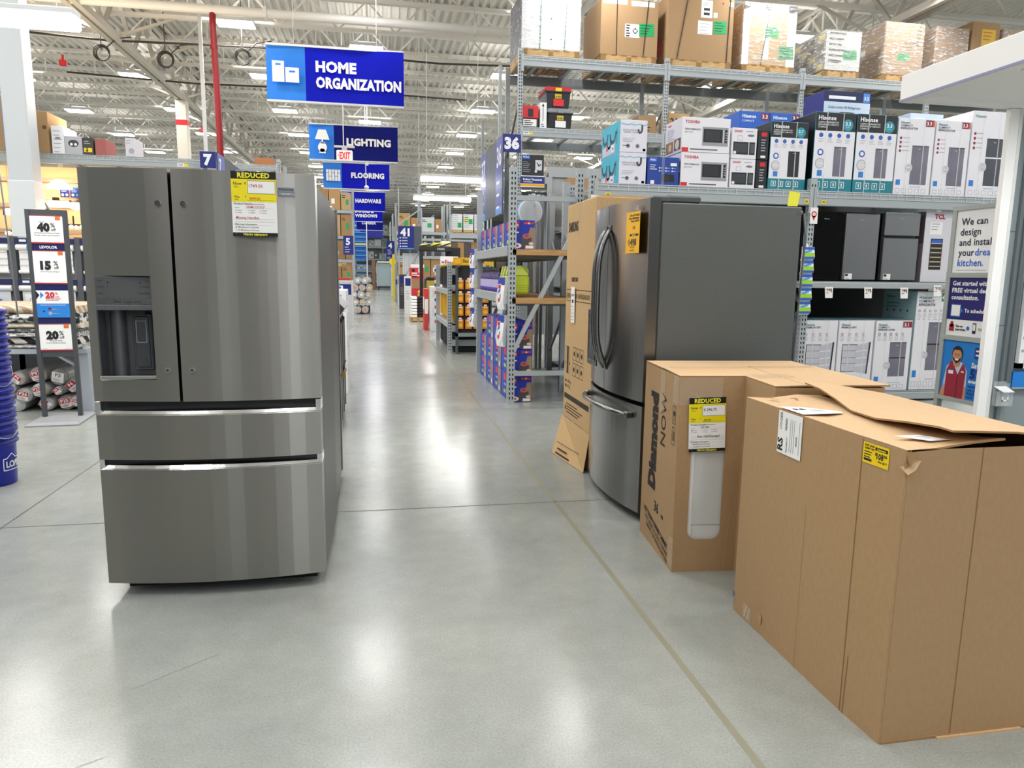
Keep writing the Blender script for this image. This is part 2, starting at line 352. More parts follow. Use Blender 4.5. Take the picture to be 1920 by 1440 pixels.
LX = {-12.6: 18.0, -9.6: 18.6, -6.3: 17.6, -2.85: 16.9, -.15: 18.0, 3.43: 19.6, 6.45: 19.8, 9.13: 15.1, 12.4: 17.0, -18.5: 18, -24.5: 17, 18.5: 18, 24.5: 17}
for lx, y0 in LX.items():
    for k in range(-7, 11):
        y = y0+4.2*k
        if y > 60 or y < -3: continue
        if abs(lx) > 12 and (k % 2 or y > 58): continue
        seen = y > 14
        t = thing('ceiling_light', 'white rectangular high bay light hanging under the roof joists', 'ceiling light', (lx, y, 6.5), 0, 'high bay ceiling lights in rows')
        part('housing', hm, t); part('lens', lm, t)
        if y < 46 or k % 2: area(t, .74, .42, -.03, LAMP_W*(1 if y < 46 and abs(lx) < 12 else 2)); area(t, 1.5, 1.2, .12, LAMP_W*.22, (1, .98, .95), math.pi)
# banners over the aisle
def banner(y, lx0, lx1, z0, z1, label, lines, icon, navy='#0714b4'):
    w = lx1-lx0; h = z1-z0; t = thing('hanging_banner', label, 'banner', ((lx0+lx1)/2, y, z0), 0, None)
    m = M(); nv = noisy('banner_'+navy[1:], navy, navy, 1, .5); lb = C('#0f7ade', .5); nv.node_tree.nodes['Principled BSDF'].inputs['Specular IOR Level'].default_value = .12
    def bend(x, z): return .035*math.sin(3.1*x/w+z*1.3)+.02*math.sin(9*x/w+2*z)
    nx, nz = 18, 6; sp = w*.30
    for i in range(nx):
        for j in range(nz):
            a, b = w*i/nx, w*(i+1)/nx; c, d = h*j/nz, h*(j+1)/nz
            m.add([(a-w/2, bend(a, c), c), (b-w/2, bend(b, c), c), (b-w/2, bend(b, d), d), (a-w/2, bend(a, d), d)], [(0, 1, 2, 3)], lb if (a+b)/2 < sp else nv, True)
    part('sheet', m, t)
    m = M(); F = Fr(m, (-w/2, -.062, 0), (1, 0, 0), (0, 0, 1)); lw = C('#f4f4f2', .5)
    if len(lines) == 2: F.text(lines[0], w*.355, h*.55, h*.19, lw, .05); F.text(lines[1], w*.355, h*.26, h*.19, lw, .05, maxw=w*.625)
    else: F.text(lines[0], w*.42, h*.43, h*.2, lw, .05, maxw=w*.5)
    part('lettering', m, t)
    m = M(); F = Fr(m, (-w/2, -.062, 0), (1, 0, 0), (0, 0, 1)); icon(F, w*.15, h*.5, h, lw, lb); part('icon', m, t)
    m = M(); m.box(-w/2, w/2, -.012, .012, h-.005, h+.03, HOUS); part('rail', m, t); m = M(); m.box(-w/2, w/2, -.01, .01, -.03, .005, HOUS); part('rail', m, t)
    for s_ in (-.3, .3): m = M(); m.cyl((w*s_, 0, h), (w*s_, 0, ZD-z0), .006, C('#b5b5b0', .5), 5); part('cable', m, t)
def ic_home(F, x, y, h, a, b):
    F.rect(x-h*.27, y-h*.18, x-h*.05, y+h*.2, a); F.rect(x-h*.03, y-h*.18, x+h*.22, y+h*.09, a); F.rect(x-h*.21, y+.12*h, x-h*.11, y+.155*h, b, 2); F.rect(x+.04*h, y+.0*h, x+.15*h, y+.035*h, b, 2)
def ic_lamp(F, x, y, h, a, b):
    F.poly([(x-.21*h, y+.06*h), (x+.21*h, y+.06*h), (x+.11*h, y+.34*h), (x-.11*h, y+.34*h)], a); F.rect(x-.02*h, y-.02*h, x+.02*h, y+.06*h, a); F.rect(x-.07*h, y-.05*h, x+.07*h, y-.01*h, a)
    F.disc(x, y-.16*h, .13*h, a, 1, 20, .14*h); F.poly([(x-.1*h, y-.33*h), (x+.1*h, y-.33*h), (x+.05*h, y-.2*h), (x-.05*h, y-.2*h)], a)
def ic_floor(F, x, y, h, a, b):
    for k in range(5):
        c = x-.27*h+k*.115*h; g = y+(-.06 if k % 2 else .08)*h; F.rect(c, y-.22*h, c+.095*h, g, a); F.rect(c, g+.02*h, c+.095*h, y+.22*h, a)
def ic_nut(F, x, y, h, a, b):
    F.disc(x-.12*h, y+.12*h, .16*h, a, 1, 6); F.disc(x-.12*h, y+.12*h, .07*h, b, 2, 12); F.rect(x+.1*h, y-.18*h, x+.22*h, y+.14*h, a); F.rect(x+.04*h, y-.28*h, x+.28*h, y-.16*h, a)
def ic_win(F, x, y, h, a, b):
    F.rect(x-.2*h, y-.1*h, x, y+.3*h, a); F.rect(x+.02*h, y-.28*h, x+.3*h, y+.04*h, a)
    for i in (0, 1):
        for j in (0, 1): F.rect(x+(.05+.12*i)*h, y-(.25-.14*j)*h, x+(.14+.12*i)*h, y-(.14-.14*j)*h, b, 2)
def ic_wood(F, x, y, h, a, b):
    for k in range(3): F.rect(x-(.3-.1*k)*h, y-.25*h+k*.14*h, x+(.3-.1*k)*h, y-.14*h+k*.14*h, a)
banner(14.1, -1.89, .55, 4.43, 5.37, 'nearest blue hanging banner reading HOME ORGANIZATION with two white boxes', ['HOME', 'ORGANIZATION'], ic_home)
banner(21.8, -1.83, .66, 4.54, 5.50, 'blue hanging banner reading LIGHTING with a white table lamp', ['LIGHTING'], ic_lamp, '#08126e')
banner(29.4, -1.975, .555, 4.58, 5.54, 'blue hanging banner reading FLOORING with a white plank pattern', ['FLOORING'], ic_floor)
banner(39.0, -2.12, .5, 4.52, 5.48, 'blue hanging banner reading HARDWARE with a white nut and bolt', ['HARDWARE'], ic_nut)
banner(46.0, -2.15, .42, 4.46, 5.40, 'blue hanging banner reading DOORS & WINDOWS with a white window', ['DOORS &', 'WINDOWS'], ic_win)
banner(53.5, -2.05, .5, 4.36, 5.30, 'far blue hanging banner reading LUMBER with stacked white boards', ['LUMBER'], ic_wood, '#0a158e')
m = M(); m.box(-1.3, 1.3, -.02, .02, 0, .95, C('#0a158e', .35)); m.box(-1.3, -.5, -.024, -.02, 0, .95, C('#1a7fdc', .35)); m.cyl((-.8, 0, .95), (-.8, 0, 2.6), .01, HOUS, 5); m.cyl((.8, 0, .95), (.8, 0, 2.6), .01, HOUS, 5)
solo('hanging_banner', 'farthest plain blue hanging banner behind the LUMBER one', 'banner', m, (-.75, 60, 4.1))
# exit sign
t = thing('exit_sign', 'small white EXIT sign with red letters hanging before the LIGHTING banner', 'exit sign', (-.71, 18.2, 4.0))
m = M(); m.box(-.19, .19, -.03, .03, 0, .25, C('#f3efec', .35, 0, .25), .02); part('box', m, t)
m = M(); F = Fr(m, (-.19, -.032, 0), (1, 0, 0), (0, 0, 1)); F.text('EXIT', .075, .045, .16, C('#e02a34', .4, 0, .5), maxw=.25); F.poly([(.03, .125), (.055, .15), (.055, .10)], RED, 2); part('lettering', m, t)
m = M(); m.box(-.06, .06, -.04, .04, .25, .31, HOUS); m.box(-.24, .24, -.05, .05, .31, .35, HOUS); m.cyl((-.02, 0, .35), (-.02, 0, 3.32), .012, HOUS, 6); part('bracket', m, t)
# security camera drop before the FLOORING banner
m = M(); m.cyl((-.012, 0, .1), (-.012, 0, 2.6), .014, HOUS, 6); m.cyl((.05, 0, .75), (.05, 0, 2.6), .014, HOUS, 6); m.lathe([(.02, .12), (.07, .08), (.07, .03), (.04, 0)], HOUS, 12); m.box(-.03, .07, -.02, .02, .7, .76, HOUS)
solo('ceiling_camera', 'white dome camera on a thin pole hanging before the FLOORING banner', 'camera', m, (-.26, 22.8, 3.86))
# long strip lights
def strip(name, label, x0, x1, y, z, pw, wire=0):
    t = thing(name, label, 'strip light', ((x0+x1)/2, y, z)); L_ = (x1-x0)/2
    m = M(); m.box(-L_, L_, -.07, .07, .06, .11, HOUS, .01)
    for s_ in (-.8, .8): m.cyl((L_*s_, 0, .1), (L_*s_, 0, ZD-z), .005, HOUS, 5)
    part('housing', m, t); m = M(); m.box(-L_, L_, -.075, .075, -.03, .06, C('#ffffff', .4, 0, 4.0), .015); part('lens', m, t); area(t, 2*L_*.95, .12, -.05, pw)
strip('strip_light', 'long white strip light hanging in front of the thick left column', -3.6, -2.2, 6.3, 3.2, 30)
strip('strip_light', 'nearer long white strip light hanging over the aisle above the number 41 sign', .95, 2.3, 15.8, 3.34, 25)
strip('strip_light', 'farther long white strip light just above the number 41 sign', 1.0, 2.55, 19.8, 3.33, 25)
# wires hanging from the roof at the left
m = M(); m.tube([(-.02, 0, 6.2), (0, 0, 3.35), (.01, 0, 3.25), (.07, 0, 1.9), (.1, 0, 1.0)], .006, C('#8f9294', .4), 6); m.lathe([(.012, 3.16), (.022, 3.18), (.022, 3.26), (.012, 3.28)], HOUS, 10); m.ball((0, 0, 3.12), .02, HOUS, 10, 6)
solo('drop_cable', 'thin grey power cable hanging down past the thick left column', 'cable', m, (-2.83, 6.15, 0))
CAB = C('#3a3532', .6)
for (x, y, z, r_, lab) in ((-5.6, 17.2, 5.85, .16, 'coiled dark cable tied to the roof truss above the thick left column'), (-4.4, 17.4, 5.85, .17, 'coiled dark cable tied to the truss just right of the roof girder'), (-2.75, 17.0, 5.9, .17, 'coiled dark cable hung near the red standpipe')):
    m = M()
    for q in range(3): m.tube([(r_*(1-.12*q)*math.cos(a), .03*q, r_*(1-.08*q)*math.sin(a)) for a in [2*math.pi*k/20 for k in range(21)]], .013, CAB, 6)
    m.tube([(.1, 0, .1), (.3, 0, .3), (.6, 0, .35)], .012, CAB, 6); m.cyl((0, 0, r_), (0, 0, ZD-z), .01, CAB, 5); solo('cable_coil', lab, 'cable', m, (x, y, z))
m = M(); m.tube([(-6, 0, 0), (-3, 0, -.12), (0, 0, -.05), (4, 0, -.14), (8, 0, -.02)], .022, CAB, 6); solo('roof_conduit', 'dark conduit run slung across the joists at the upper left', 'conduit', m, (-2.5, 17.3, 6.25))
m = M(); m.tube([(-6, 0, 0), (-3, 0, -.1), (0, 0, -.05), (4, 0, -.12)], .022, CAB, 6); solo('roof_conduit', 'second dark conduit run slung lower below the upper left one', 'conduit', m, (-1.5, 20.5, 6.2))
for (x, y, lab) in ((-7.2, 19.5, 'small red fire horn on the joists, left of the coiled cables'), (-5.9, 27.5, 'small red fire horn on the joists, left of the red banded column')):
    m = M(); m.box(-.08, .08, -.05, .05, 0, .12, RED, .01); m.box(-.02, .02, -.02, .02, .12, .25, RED); solo('fire_horn', lab, 'fire alarm', m, (x, y, 6.1))
# ================================================================ refrigerators and cartons in front
def bowed(m, x0, x1, z0, z1, B, W, mat, back=.075, hole=None, n=14, edge=None):
    """door or drawer front: bowed outwards by B over half width W, optional rectangular opening (hx0, hx1, hz0, hz1)"""
    cur = lambda x: -B*(1-(x/W)**2)
    xs = [x0+(x1-x0)*k/n for k in range(n+1)]; zs = [z0, z1]
    if hole: xs = sorted(set([v for v in xs if not (hole[0]-.012 < v < hole[1]+.012)]+[hole[0], hole[1]])); zs = [z0, hole[2], hole[3], z1]
    r = .006
    for i, (a, b) in enumerate(zip(xs, xs[1:])):
        for c, d in zip(zs, zs[1:]):
            if hole and a >= hole[0]-1e-6 and b <= hole[1]+1e-6 and c >= hole[2]-1e-6 and d <= hole[3]+1e-6: continue
            m.add([(a, cur(a), c), (b, cur(b), c), (b, cur(b), d), (a, cur(a), d)], [(0, 1, 2, 3)], mat, True)
    e = edge or mat
    for z, fl in ((z0, 1), (z1, 0)):
        vs = [(x, cur(x), z) for x in xs]+[(x, back, z) for x in xs]; k = len(xs)
        m.add(vs, [(j, j+1, k+j+1, k+j) if not fl else (j, k+j, k+j+1, j+1) for j in range(k-1)], e)
    for x in (x0, x1): m.add([(x, cur(x), z0), (x, back, z0), (x, back, z1), (x, cur(x), z1)], [(0, 1, 2, 3)], e)
    m.add([(x0, back, z0), (x1, back, z0), (x1, back, z1), (x0, back, z1)], [(3, 2, 1, 0)], e)
def screw(parent, x, y, z):
    m = M(); m.cyl((x, y, z), (x, y-.006, z), .011, CHROME, 16); m.cyl((x, y-.006, z), (x, y-.0068, z), .006, C('#55585b', .4, .8), 12); part('handle_screw', m, parent)
DK = C('#0c0d0f', .35); PANELG = C('#6f7173', .35, .6); DISP = C('#5a5d60', .38, .4)
t = thing('refrigerator', 'large four door stainless refrigerator with ice dispenser standing alone left of the aisle', 'refrigerator', (-.69, 3.12, 0), rad(-1.2))
W = .447
m = M(); m.box(-.44, .44, .085, .80, .05, 1.745, FGREY, .006); m.box(-.40, .40, .10, .14, 0.0, .05, DK); m.box(-.40, .4, .6, .75, 0, .05, DK); part('cabinet', m, t)
gx = -.103
lh = (-.410, -.194, .935, 1.352)
m = M(); bowed(m, -W, gx-.004, .845, 1.768, .045, W, STEEL, hole=lh)
ld = part('door', m, t)
m = M(); bowed(m, gx+.008, W, .845, 1.768, .045, W, STEEL); rd = part('door', m, t)
m = M(); bowed(m, -W+.002, W-.002, .6, .792, .045, W, STEEL); dr1 = part('drawer', m, t)
m = M(); bowed(m, -W+.002, W-.002, .062, .562, .045, W, STEEL); dr2 = part('drawer', m, t)
for dr, z in ((dr1, .792), (dr2, .562)):          # bright lip and the dark hand channel above each drawer
    m = M(); pts = [(-W+.004+(2*W-.008)*k/16) for k in range(17)]; cur = lambda x: -.045*(1-(x/W)**2)
    for a, b in zip(pts, pts[1:]): m.add([(a, cur(a)-.001, z-.004), (b, cur(b)-.001, z-.004), (b, cur(b)+.012, z+.012), (a, cur(a)+.012, z+.012)], [(0, 1, 2, 3)], CHROME, True); m.add([(a, cur(a)+.012, z+.012), (b, cur(b)+.012, z+.012), (b, cur(b)+.05, z+.004), (a, cur(a)+.05, z+.004)], [(0, 1, 2, 3)], CHROME, True)
    part('drawer_lip', m, dr, 'bright chrome lip')
m = M(); m.box(-.43, .43, .04, .084, .792, .845, DK); m.box(-.43, .43, .04, .084, .562, .6, DK)
for s_ in (-1, 1): m.box(s_*.436-.01, s_*.436+.01, .0, .084, .792, .84, CHROME); m.box(s_*.436-.01, s_*.436+.01, .0, .084, .562, .6, CHROME)
part('hand_channel', m, t, 'black recess over the drawers')
m = M(); m.box(gx-.003, gx+.007, .03, .084, .85, 1.765, DK); part('door_gap', m, t)
for x in (gx-.045, gx+.05):
    for z in (.975, 1.635): screw(t, x, -.045*(1-(x/W)**2)+.001, z)
# dispenser: control panel over a hollow bay
a0, a1, b0, b1 = lh; yf = -.016
m = M()
m.box(a0, a1, yf+.002, yf+.07, 1.235, b1, PANELG, .004)
F = Fr(m, (a0, yf+.002, 0), (1, 0, 0), (0, 0, 1)); wd = a1-a0
F.rect(.004, 1.238, wd-.004, 1.262, C('#8d8f92', .25, .8), 1); F.text('Water', .066, 1.246, .008, INK, False, L=2); F.text('Cubes', .105, 1.246, .008, INK, False, L=2); F.text('Crush', .142, 1.246, .008, INK, False, L=2)
for z, a, b in ((1.33, 'Quick', 'Lock'), (1.305, 'Freezer', 'Air Filter'), (1.28, 'Alarm', 'Water Filter')): F.text(a, .012, z, .006, INK, False, L=2); F.text(b, wd-.012, z, .006, INK, False, 'r', L=2)
for x in (.046, wd-.05): F.text('+', x, 1.32, .01, INK, L=2); F.text('-', x, 1.306, .01, INK, L=2)
dp = part('dispenser', m, t, 'grey ice and water dispenser with control panel')
m = M()
m.box(a0+.004, a1-.004, .062, .07, b0, 1.235, DISP); m.box(a0, a0+.005, yf, .07, b0, 1.235, DISP); m.box(a1-.005, a1, yf, .07, b0, 1.235, DISP); m.box(a0, a1, yf-.004, .065, 1.215, 1.237, C('#84878a', .3, .7), .003)
m.cyl((a0+.055, .055, b0), (a0+.055, .055, 1.215), .03, DISP, 16); m.box(a0, a1, yf-.01, .065, b0-.002, b0+.016, CHROME, .004)
part('dispenser_bay', m, dp)
m = M(); m.box(-.30, -.225, .045, .062, .965, 1.2, PANELG, .006); m.box(-.292, -.233, .040, .05, .975, 1.19, C('#4c4f52', .3, .3), .004); F = Fr(m, (-.292, .04, 0), (1, 0, 0), (0, 0, 1)); F.frame(.008, 1.08, .048, 1.17, .002, GREYT); m.box(-.31, -.23, .0, .045, 1.195, 1.216, DK, .004); part('dispenser_paddle', m, dp)
m = M(); m.box(.305, .372, -.031, -.022, 1.678, 1.712, C('#aeb4bb', .25, .7), .002); F = Fr(m, (.305, -.031, 1.678), (1, 0, 0), (0, 0, 1)); F.rect(.001, .014, .066, .016, C('#70767c', .3, .6)); F.text('FRIGIDAIRE', .033, .021, .009, C('#4b5158', .4), True, 'c', .056); F.text('GALLERY', .033, .005, .006, C('#f0f2f4', .4), False, 'c', .045); part('name_badge', m, t, 'silver name badge')
for s_ in (-1, 1): m = M(); m.box(s_*.38-.05, s_*.38+.05, .03, .2, 1.745, 1.775, C('#9a9da0', .4, .5), .008); part('hinge_cover', m, t)
# the refrigerator standing back to back behind it
t = thing('refrigerator', 'second grey refrigerator standing right behind the large stainless one, only its side showing', 'refrigerator', (-.69, 4.86, 0), rad(180))
m = M(); m.box(-.44, .44, .075, .85, .05, 1.745, noisy('dark_brushed_side', '#575552', '#63605c', 60, .35, 2, .5), .006); m.box(-.4, .4, .1, .7, 0, .05, DK); part('cabinet', m, t)
for x0, x1 in ((-W, -.004), (.004, W)): m = M(); bowed(m, x0, x1, .7, 1.765, .03, W, STEELD); part('door', m, t)
m = M(); bowed(m, -W, W, .06, .69, .03, W, STEELD); part('drawer', m, t)
for s_ in (-1, 1): m = M(); m.box(s_*.38-.05, s_*.38+.05, .03, .2, 1.745, 1.78, C('#b9bcbe', .4, .4), .008); part('hinge_cover', m, t)
# handwritten mark-down signs
def reduced(label, loc, rz, tilt, now, was, note1, note2, ink, xrow):
    m = M(); w, h = .172, .252; m.box(0, w, -.0015, 0, 0, h, PAPER)
    F = Fr(m, (0, -.0016, 0), (1, 0, 0), (0, 0, 1)); F.E = .0004; y = C('#f0de14', .45); bk = C('#0b0b0c', .45); yt = C('#f6ee3a', .5); iv = C(ink, .6)
    F.rect(0, h-.03, w, h, bk); F.text('REDUCED', w/2, h-.0245, .019, yt, True, 'c', w*.84); F.rect(0, 0, w, .014, bk); F.text('PRECIO REBAJADO', w/2, .0035, .0075, yt, True, 'c', w*.78)
    F.rect(0, h-.118, w, h-.03, y); F.rect(.062, h-.086, w-.004, h-.036, PAPER, 2); F.frame(.062, h-.086, w-.004, h-.036, .0012, INK, 3)
    F.text('Now', .009, h-.053, .0115, INK, False); F.text('$', .051, h-.05, .008, INK, False); F.text('Ahora', .011, h-.063, .005, INK, False)
    F.text('Was', .009, h-.103, .0085, INK, False); F.text('$', .052, h-.1, .006, INK, False); F.text('Antes', .011, h-.111, .0045, INK, False); F.rect(.06, h-.112, w-.01, h-.1113, INK, 2)
    F.text(now, .068, h-.062, .0125, iv, False, maxw=.09, L=4); F.text(was, .068, h-.109, .0095, iv, False, maxw=.07, L=4)
    F.text('Product Details', .008, h-.129, .008, INK, False, maxw=.07); F.lines(.075, h-.128, .06, 1, .01, .003, GREYT)
    F.text(note1, .055, h-.142, .0085, iv, False, maxw=.075); F.rect(.05, h-.1435, w-.012, h-.143, GREYT); F.lines(.01, h-.142, .03, 1, .008, .002, GREYT)
    for r_ in (0, 1):
        for c_ in (.012, .062, .105): F.frame(c_, h-.153-.009*r_, c_+.005, h-.148-.009*r_, .0006, GREYT); F.lines(c_+.008, h-.152-.009*r_, .028, 1, .008, .0022, GREYT)
    F.text(note2, .014 if ink[1] > '5' else .04, h-.184, .01, iv, False, maxw=.105); F.rect(.01, h-.186, w-.01, h-.1855, INK); F.rect(.01, h-.196, w-.01, h-.1955, INK)
    F.text('Warranty Information', .008, h-.209, .0075, INK, False, maxw=.085); F.rect(.096, h-.209, w-.01, h-.2085, GREYT)
    for r_, s_ in enumerate(("Manufacturer's Warranty", "No Manufacturer's Warranty", 'Protection Plan Eligible')): F.frame(.011, h-.2195-.0115*r_, .016, h-.2145-.0115*r_, .0006, GREYT); F.text(s_, .021, h-.219-.0115*r_, .0055, C('#4a4a52', .6), False, maxw=.08)
    if xrow is not None: F.text('x', .0105, h-.2195-.0115*xrow, .009, iv, False, L=4)
    else: F.text('x', .0105, h-.154, .01, iv, False, L=4)
    for q in ((.02, .05), (.11, .15)): F.rect(q[0], h-.004, q[1], h+.006, clearmat(), 1)
    o = solo('price_sign', label, 'price sign', m, loc, rz); o.rotation_euler.y = tilt; return o
reduced('black yellow REDUCED sign with red handwriting taped to the large stainless refrigerator', (-.56, 3.066, 1.515), rad(-1.2), 0, '1749.50', '3499.00', 'GRMC2273CF', 'Missing Handles', '#c43a44', 0)
reduced('black yellow REDUCED sign with green handwriting taped over the slot of the corner cabinet carton', (1.392, 2.985, .583), rad(-5.6), rad(-2), '$ 246.75', '329.00', '795 990', 'Rear Wall Damaged', '#1c5a4c', None)
# dark stainless refrigerator on the right, facing the aisle
t = thing('refrigerator', 'dark stainless French door refrigerator with long curved handles on the right of the aisle', 'refrigerator', (1.425, 4.155, 0), rad(-90))
W = .485
m = M(); m.box(-.475, .475, .07, .89, .05, 1.765, FGREY, .006); m.box(-.44, .44, .1, .8, 0, .05, DK); m.box(.44, .47, .09, .16, 0, .05, DK, .005); part('cabinet', m, t)
for x0, x1 in ((-W, -.003), (.003, W)):
    m = M(); bowed(m, x0, x1, .69, 1.785, .065, W, STEELD, .062); d_ = part('door', m, t)
    s_ = -1 if x0 < -.1 else 1; hx = s_*.035
    m = M(); pts = [(hx+s_*.004, -.06-.075*(1-((k-8)/8)**4), .82+.84*k/16) for k in range(17)]; m.tube(pts, [.008]+[.015]*15+[.008], STEELD, 10)
    m.box(hx-.012, hx+.012, -.075, -.05, .815, .85, STEELD, .004); m.box(hx-.012, hx+.012, -.075, -.05, 1.635, 1.67, STEELD, .004); part('door_handle', m, d_, 'long bowed handle')
m = M(); bowed(m, -W, W, .055, .665, .065, W, STEELD, .062); d_ = part('freezer_drawer', m, t)
m = M(); m.tube([(-.38+.76*k/16, -.045-.065*(1-((k-8)/8)**2)-.03*(1-((k-8)/8)**8), .602+.012*(1-((k-8)/8)**2)) for k in range(17)], [.009]+[.017]*15+[.009], STEELD, 10); m.box(-.4, -.36, -.06, -.02, .585, .62, STEELD, .005); m.box(.36, .4, -.06, -.02, .585, .62, STEELD, .005); part('drawer_handle', m, d_, 'wide bowed drawer handle')
m = M(); m.box(-.40, -.19, -.058, -.02, .80, 1.16, C('#2c2f33', .2, .3), .006); m.box(-.38, -.21, -.061, -.05, 1.06, 1.14, DK, .003); m.box(-.37, -.22, -.060, -.05, .83, 1.03, C('#1a1c1f', .3), .01); m.box(-.31, -.28, -.066, -.05, .92, 1.03, PANELG, .004); part('dispenser', m, t, 'dark ice dispenser on the far door')
m = M(); m.box(.30, .47, .02, .12, 1.766, 1.80, C('#54585b', .4), .008); m.box(.33, .46, .1, .3, 1.765, 1.805, C('#4d5154', .45), .01); part('hinge_cover', m, t)
m = M(); m.box(-.47, -.30, .02, .12, 1.766, 1.80, C('#54585b', .4), .008); part('hinge_cover', m, t)
m = M(); m.cyl((.478, .87, 1.735), (.455, .895, 1.735), .012, PANELG, 10); m.tube([(.47, .905, 1.73), (.468, .925, 1.6), (.462, .915, 1.2), (.45, .91, .6), (.44, .9, .1)], .006, C('#5d6265', .5), 6); part('power_cord', m, t, 'grey cord down the back edge')
m = M(); F = Fr(m, (.27, -.052, 1.5), (1, .08, 0), (0, 0, 1)); F.rect(.0, .0, .175, .222, C('#f3b70f', .5), 1); F.rect(0, 0, .175, .222, C('#f3b70f', .5), -1); F.E = .0005
F.text('26-cu ft French', .165, .198, .013, INK, True, 'r', .13, 3); F.text('Door refrigerator', .165, .182, .013, INK, True, 'r', .13); F.text('Was $ 2,299.00', .165, .167, .011, INK, True, 'r', .12); F.text('LG', .09, .13, .016, INK); F.rect(.05, .092, .16, .104, INK, 2); F.text('Clearance', .105, .094, .008, YEL, True, 'c', .1); F.text('$', .028, .06, .012, INK); F.text('1498', .042, .042, .036, INK, True, 'l', .125); F.text('Was 2299', .06, .028, .01, INK, False); F.text('Was 2299', .06, .012, .009, INK, False)
part('price_tag', m, t, 'yellow price tag')
m = M(); F = Fr(m, (.35, -.043, 1.73), (1, .1, 0), (0, 0, 1)); F.text('LG', .03, 0, .022, GREYT, True); part('logo', m, t)
m = M(); m.add([(.47, .80, 1.768), (.472, .86, 1.768), (.468, .875, 1.84), (.465, .81, 1.85)], [(0, 1, 2, 3)], C('#e6e23a', .5)); part('paper_tag', m, t, 'bright yellow paper tag at the back corner')
# tall kraft carton behind it
t = thing('carton', 'tall kraft refrigerator carton with black shipping marks behind the dark refrigerator', 'carton', (1.455, 5.09, 0), rad(-90))
m = M(); m.box(-.375, .375, 0, .74, .0, 1.9, KRAFT2, .006); F = Fr(m, (-.375, 0, 0), (1, 0, 0), (0, 0, 1)); iv = C('#2b231a', .7)
F.text('SAMSUNG', .05, 1.70, .07, iv, True, 'l', .26); F.rect(.30, 1.62, .33, 1.9, C('#c2a072', .4), 1); F.text('BESPOKE', .17, 1.33, .03, iv, True, 'l', .3); F.frame(.03, 1.18, .7, 1.27, .005, iv); F.text('REFRIGERATOR  REFRIGERADOR', .05, 1.205, .035, iv, False, 'l', .6)
F.rect(.08, .62, .13, .83, iv); F.frame(.05, .62, .16, .83, .004, iv); F.poly([(.03, .70), (.05, .72), (.05, .68)], iv); F.poly([(.18, .70), (.16, .72), (.16, .68)], iv); F.text('Max 100 kg', .05, .55, .025, iv, False); F.text('Max 70 kg', .05, .51, .025, iv, False)
for i in range(3):
    for j in range(2): F.frame(.25+.1*i, .62+.12*j, .335+.1*i, .72+.12*j, .004, iv); F.disc(.29+.1*i, .67+.12*j, .02, iv, 2, 6)
F.rect(.03, .42, .7, .46, iv); F.lines(.1, .38, .5, 4, .022, .008, iv); F.poly([(.05, .33), (.09, .33), (.07, .38)], iv)
for x in (.06, .34): F.frame(x, .06, x+.2, .27, .003, iv); F.frame(x+.03, .08, x+.1, .25, .003, iv)
F.lines(.04, .01, .45, 2, .02, .008, iv); part('body', m, t)
m = M(); m.add([(-.385, -.005, .27), (.38, -.005, .27), (.40, -.05, .003), (-.20, -.13, .003)], [(0, 1, 2, 3)], KRAFT2); m.add([(-.385, -.003, .27), (-.20, -.13, .003), (-.40, .06, .003)], [(0, 1, 2)], KRAFT2); F = Fr(m, (-.20, -.132, .003), (.6, .08, 0), (.02, .12, .26)); F.lines(.06, .05, .3, 2, .035, .012, iv, 3); F.line(.0, .1, .55, .1, .004, iv, 3); part('flap', m, t, 'flared bottom flap')
m = M(); F = Fr(m, (-.19, -.006, 1.02), (1, 0, 0), (.03, -.02, 1)); F.rect(0, 0, .105, .27, PAPER, 1); F.text('36077642', .015, .2, .018, INK, False, maxw=.08); F.rect(.03, .15, .075, .175, INK, 2); F.lines(.015, .12, .07, 5, .025, .006, GREYT); part('paper_label', m, t, 'white paper label')
m = M(); m.box(-.37, .0, .02, .7, 1.9, 1.905, KTOP); m.box(.0, .37, .02, .7, 1.9, 1.91, KTOP); part('lid', m, t)
# L-shaped corner cabinet carton
t = thing('carton', 'L-shaped kraft corner cabinet carton with big black lettering and a slot showing white', 'carton', (1.342, 3.0, 0), rad(-5.6))
H = .928; a = .305; pl = [(0, 0), (a, 0), (a, -.305), (.78, -.305), (.78, .53), (0, .56)]
m = M(); s0, s1, q0, q1 = .068, .225, .16, .75; r_ = .045
for k in range(1, 6): p, q = pl[k], pl[(k+1) % 6]; m.add([(*p, 0), (*q, 0), (*q, H), (*p, H)], [(0, 1, 2, 3)], KRAFT)
m.add([(x, y, 0) for x, y in pl], [tuple(range(6))[::-1]], KRAFT)
for x0, x1, z0, z1 in ((0, s0, 0, H), (s1, a, 0, H), (s0, s1, 0, q0), (s0, s1, q1, H)): m.add([(x0, 0, z0), (x1, 0, z0), (x1, 0, z1), (x0, 0, z1)], [(0, 1, 2, 3)], KRAFT)
for cx, cz, sx, sz in ((s0, q0, 1, 1), (s1, q0, -1, 1)):
    arc = [(cx+sx*r_*(1-math.cos(b)), 0, cz+sz*r_*(1-math.sin(b))) for b in [math.pi/2*k/6 for k in range(7)]]; m.add([(cx, 0, cz)]+arc, [tuple(range(8))], KRAFT)
F = Fr(m, (0, .6, 0), (0, -1, 0), (0, 0, 1)); F.o.y = .58; iv = C('#1d1712', .75)
F.text('Diamond', .26, .30, .115, iv, .075, 'l', .50, 2, rot=math.pi/2); F.text('NOW', .40, .56, .075, iv, False, 'l', .26, 2, rot=math.pi/2); F.text('36', .27, .2, .055, iv, .02, 'l', None, 2); F.text('-in', .385, .2, .026, iv, True, 'l', None, 2)
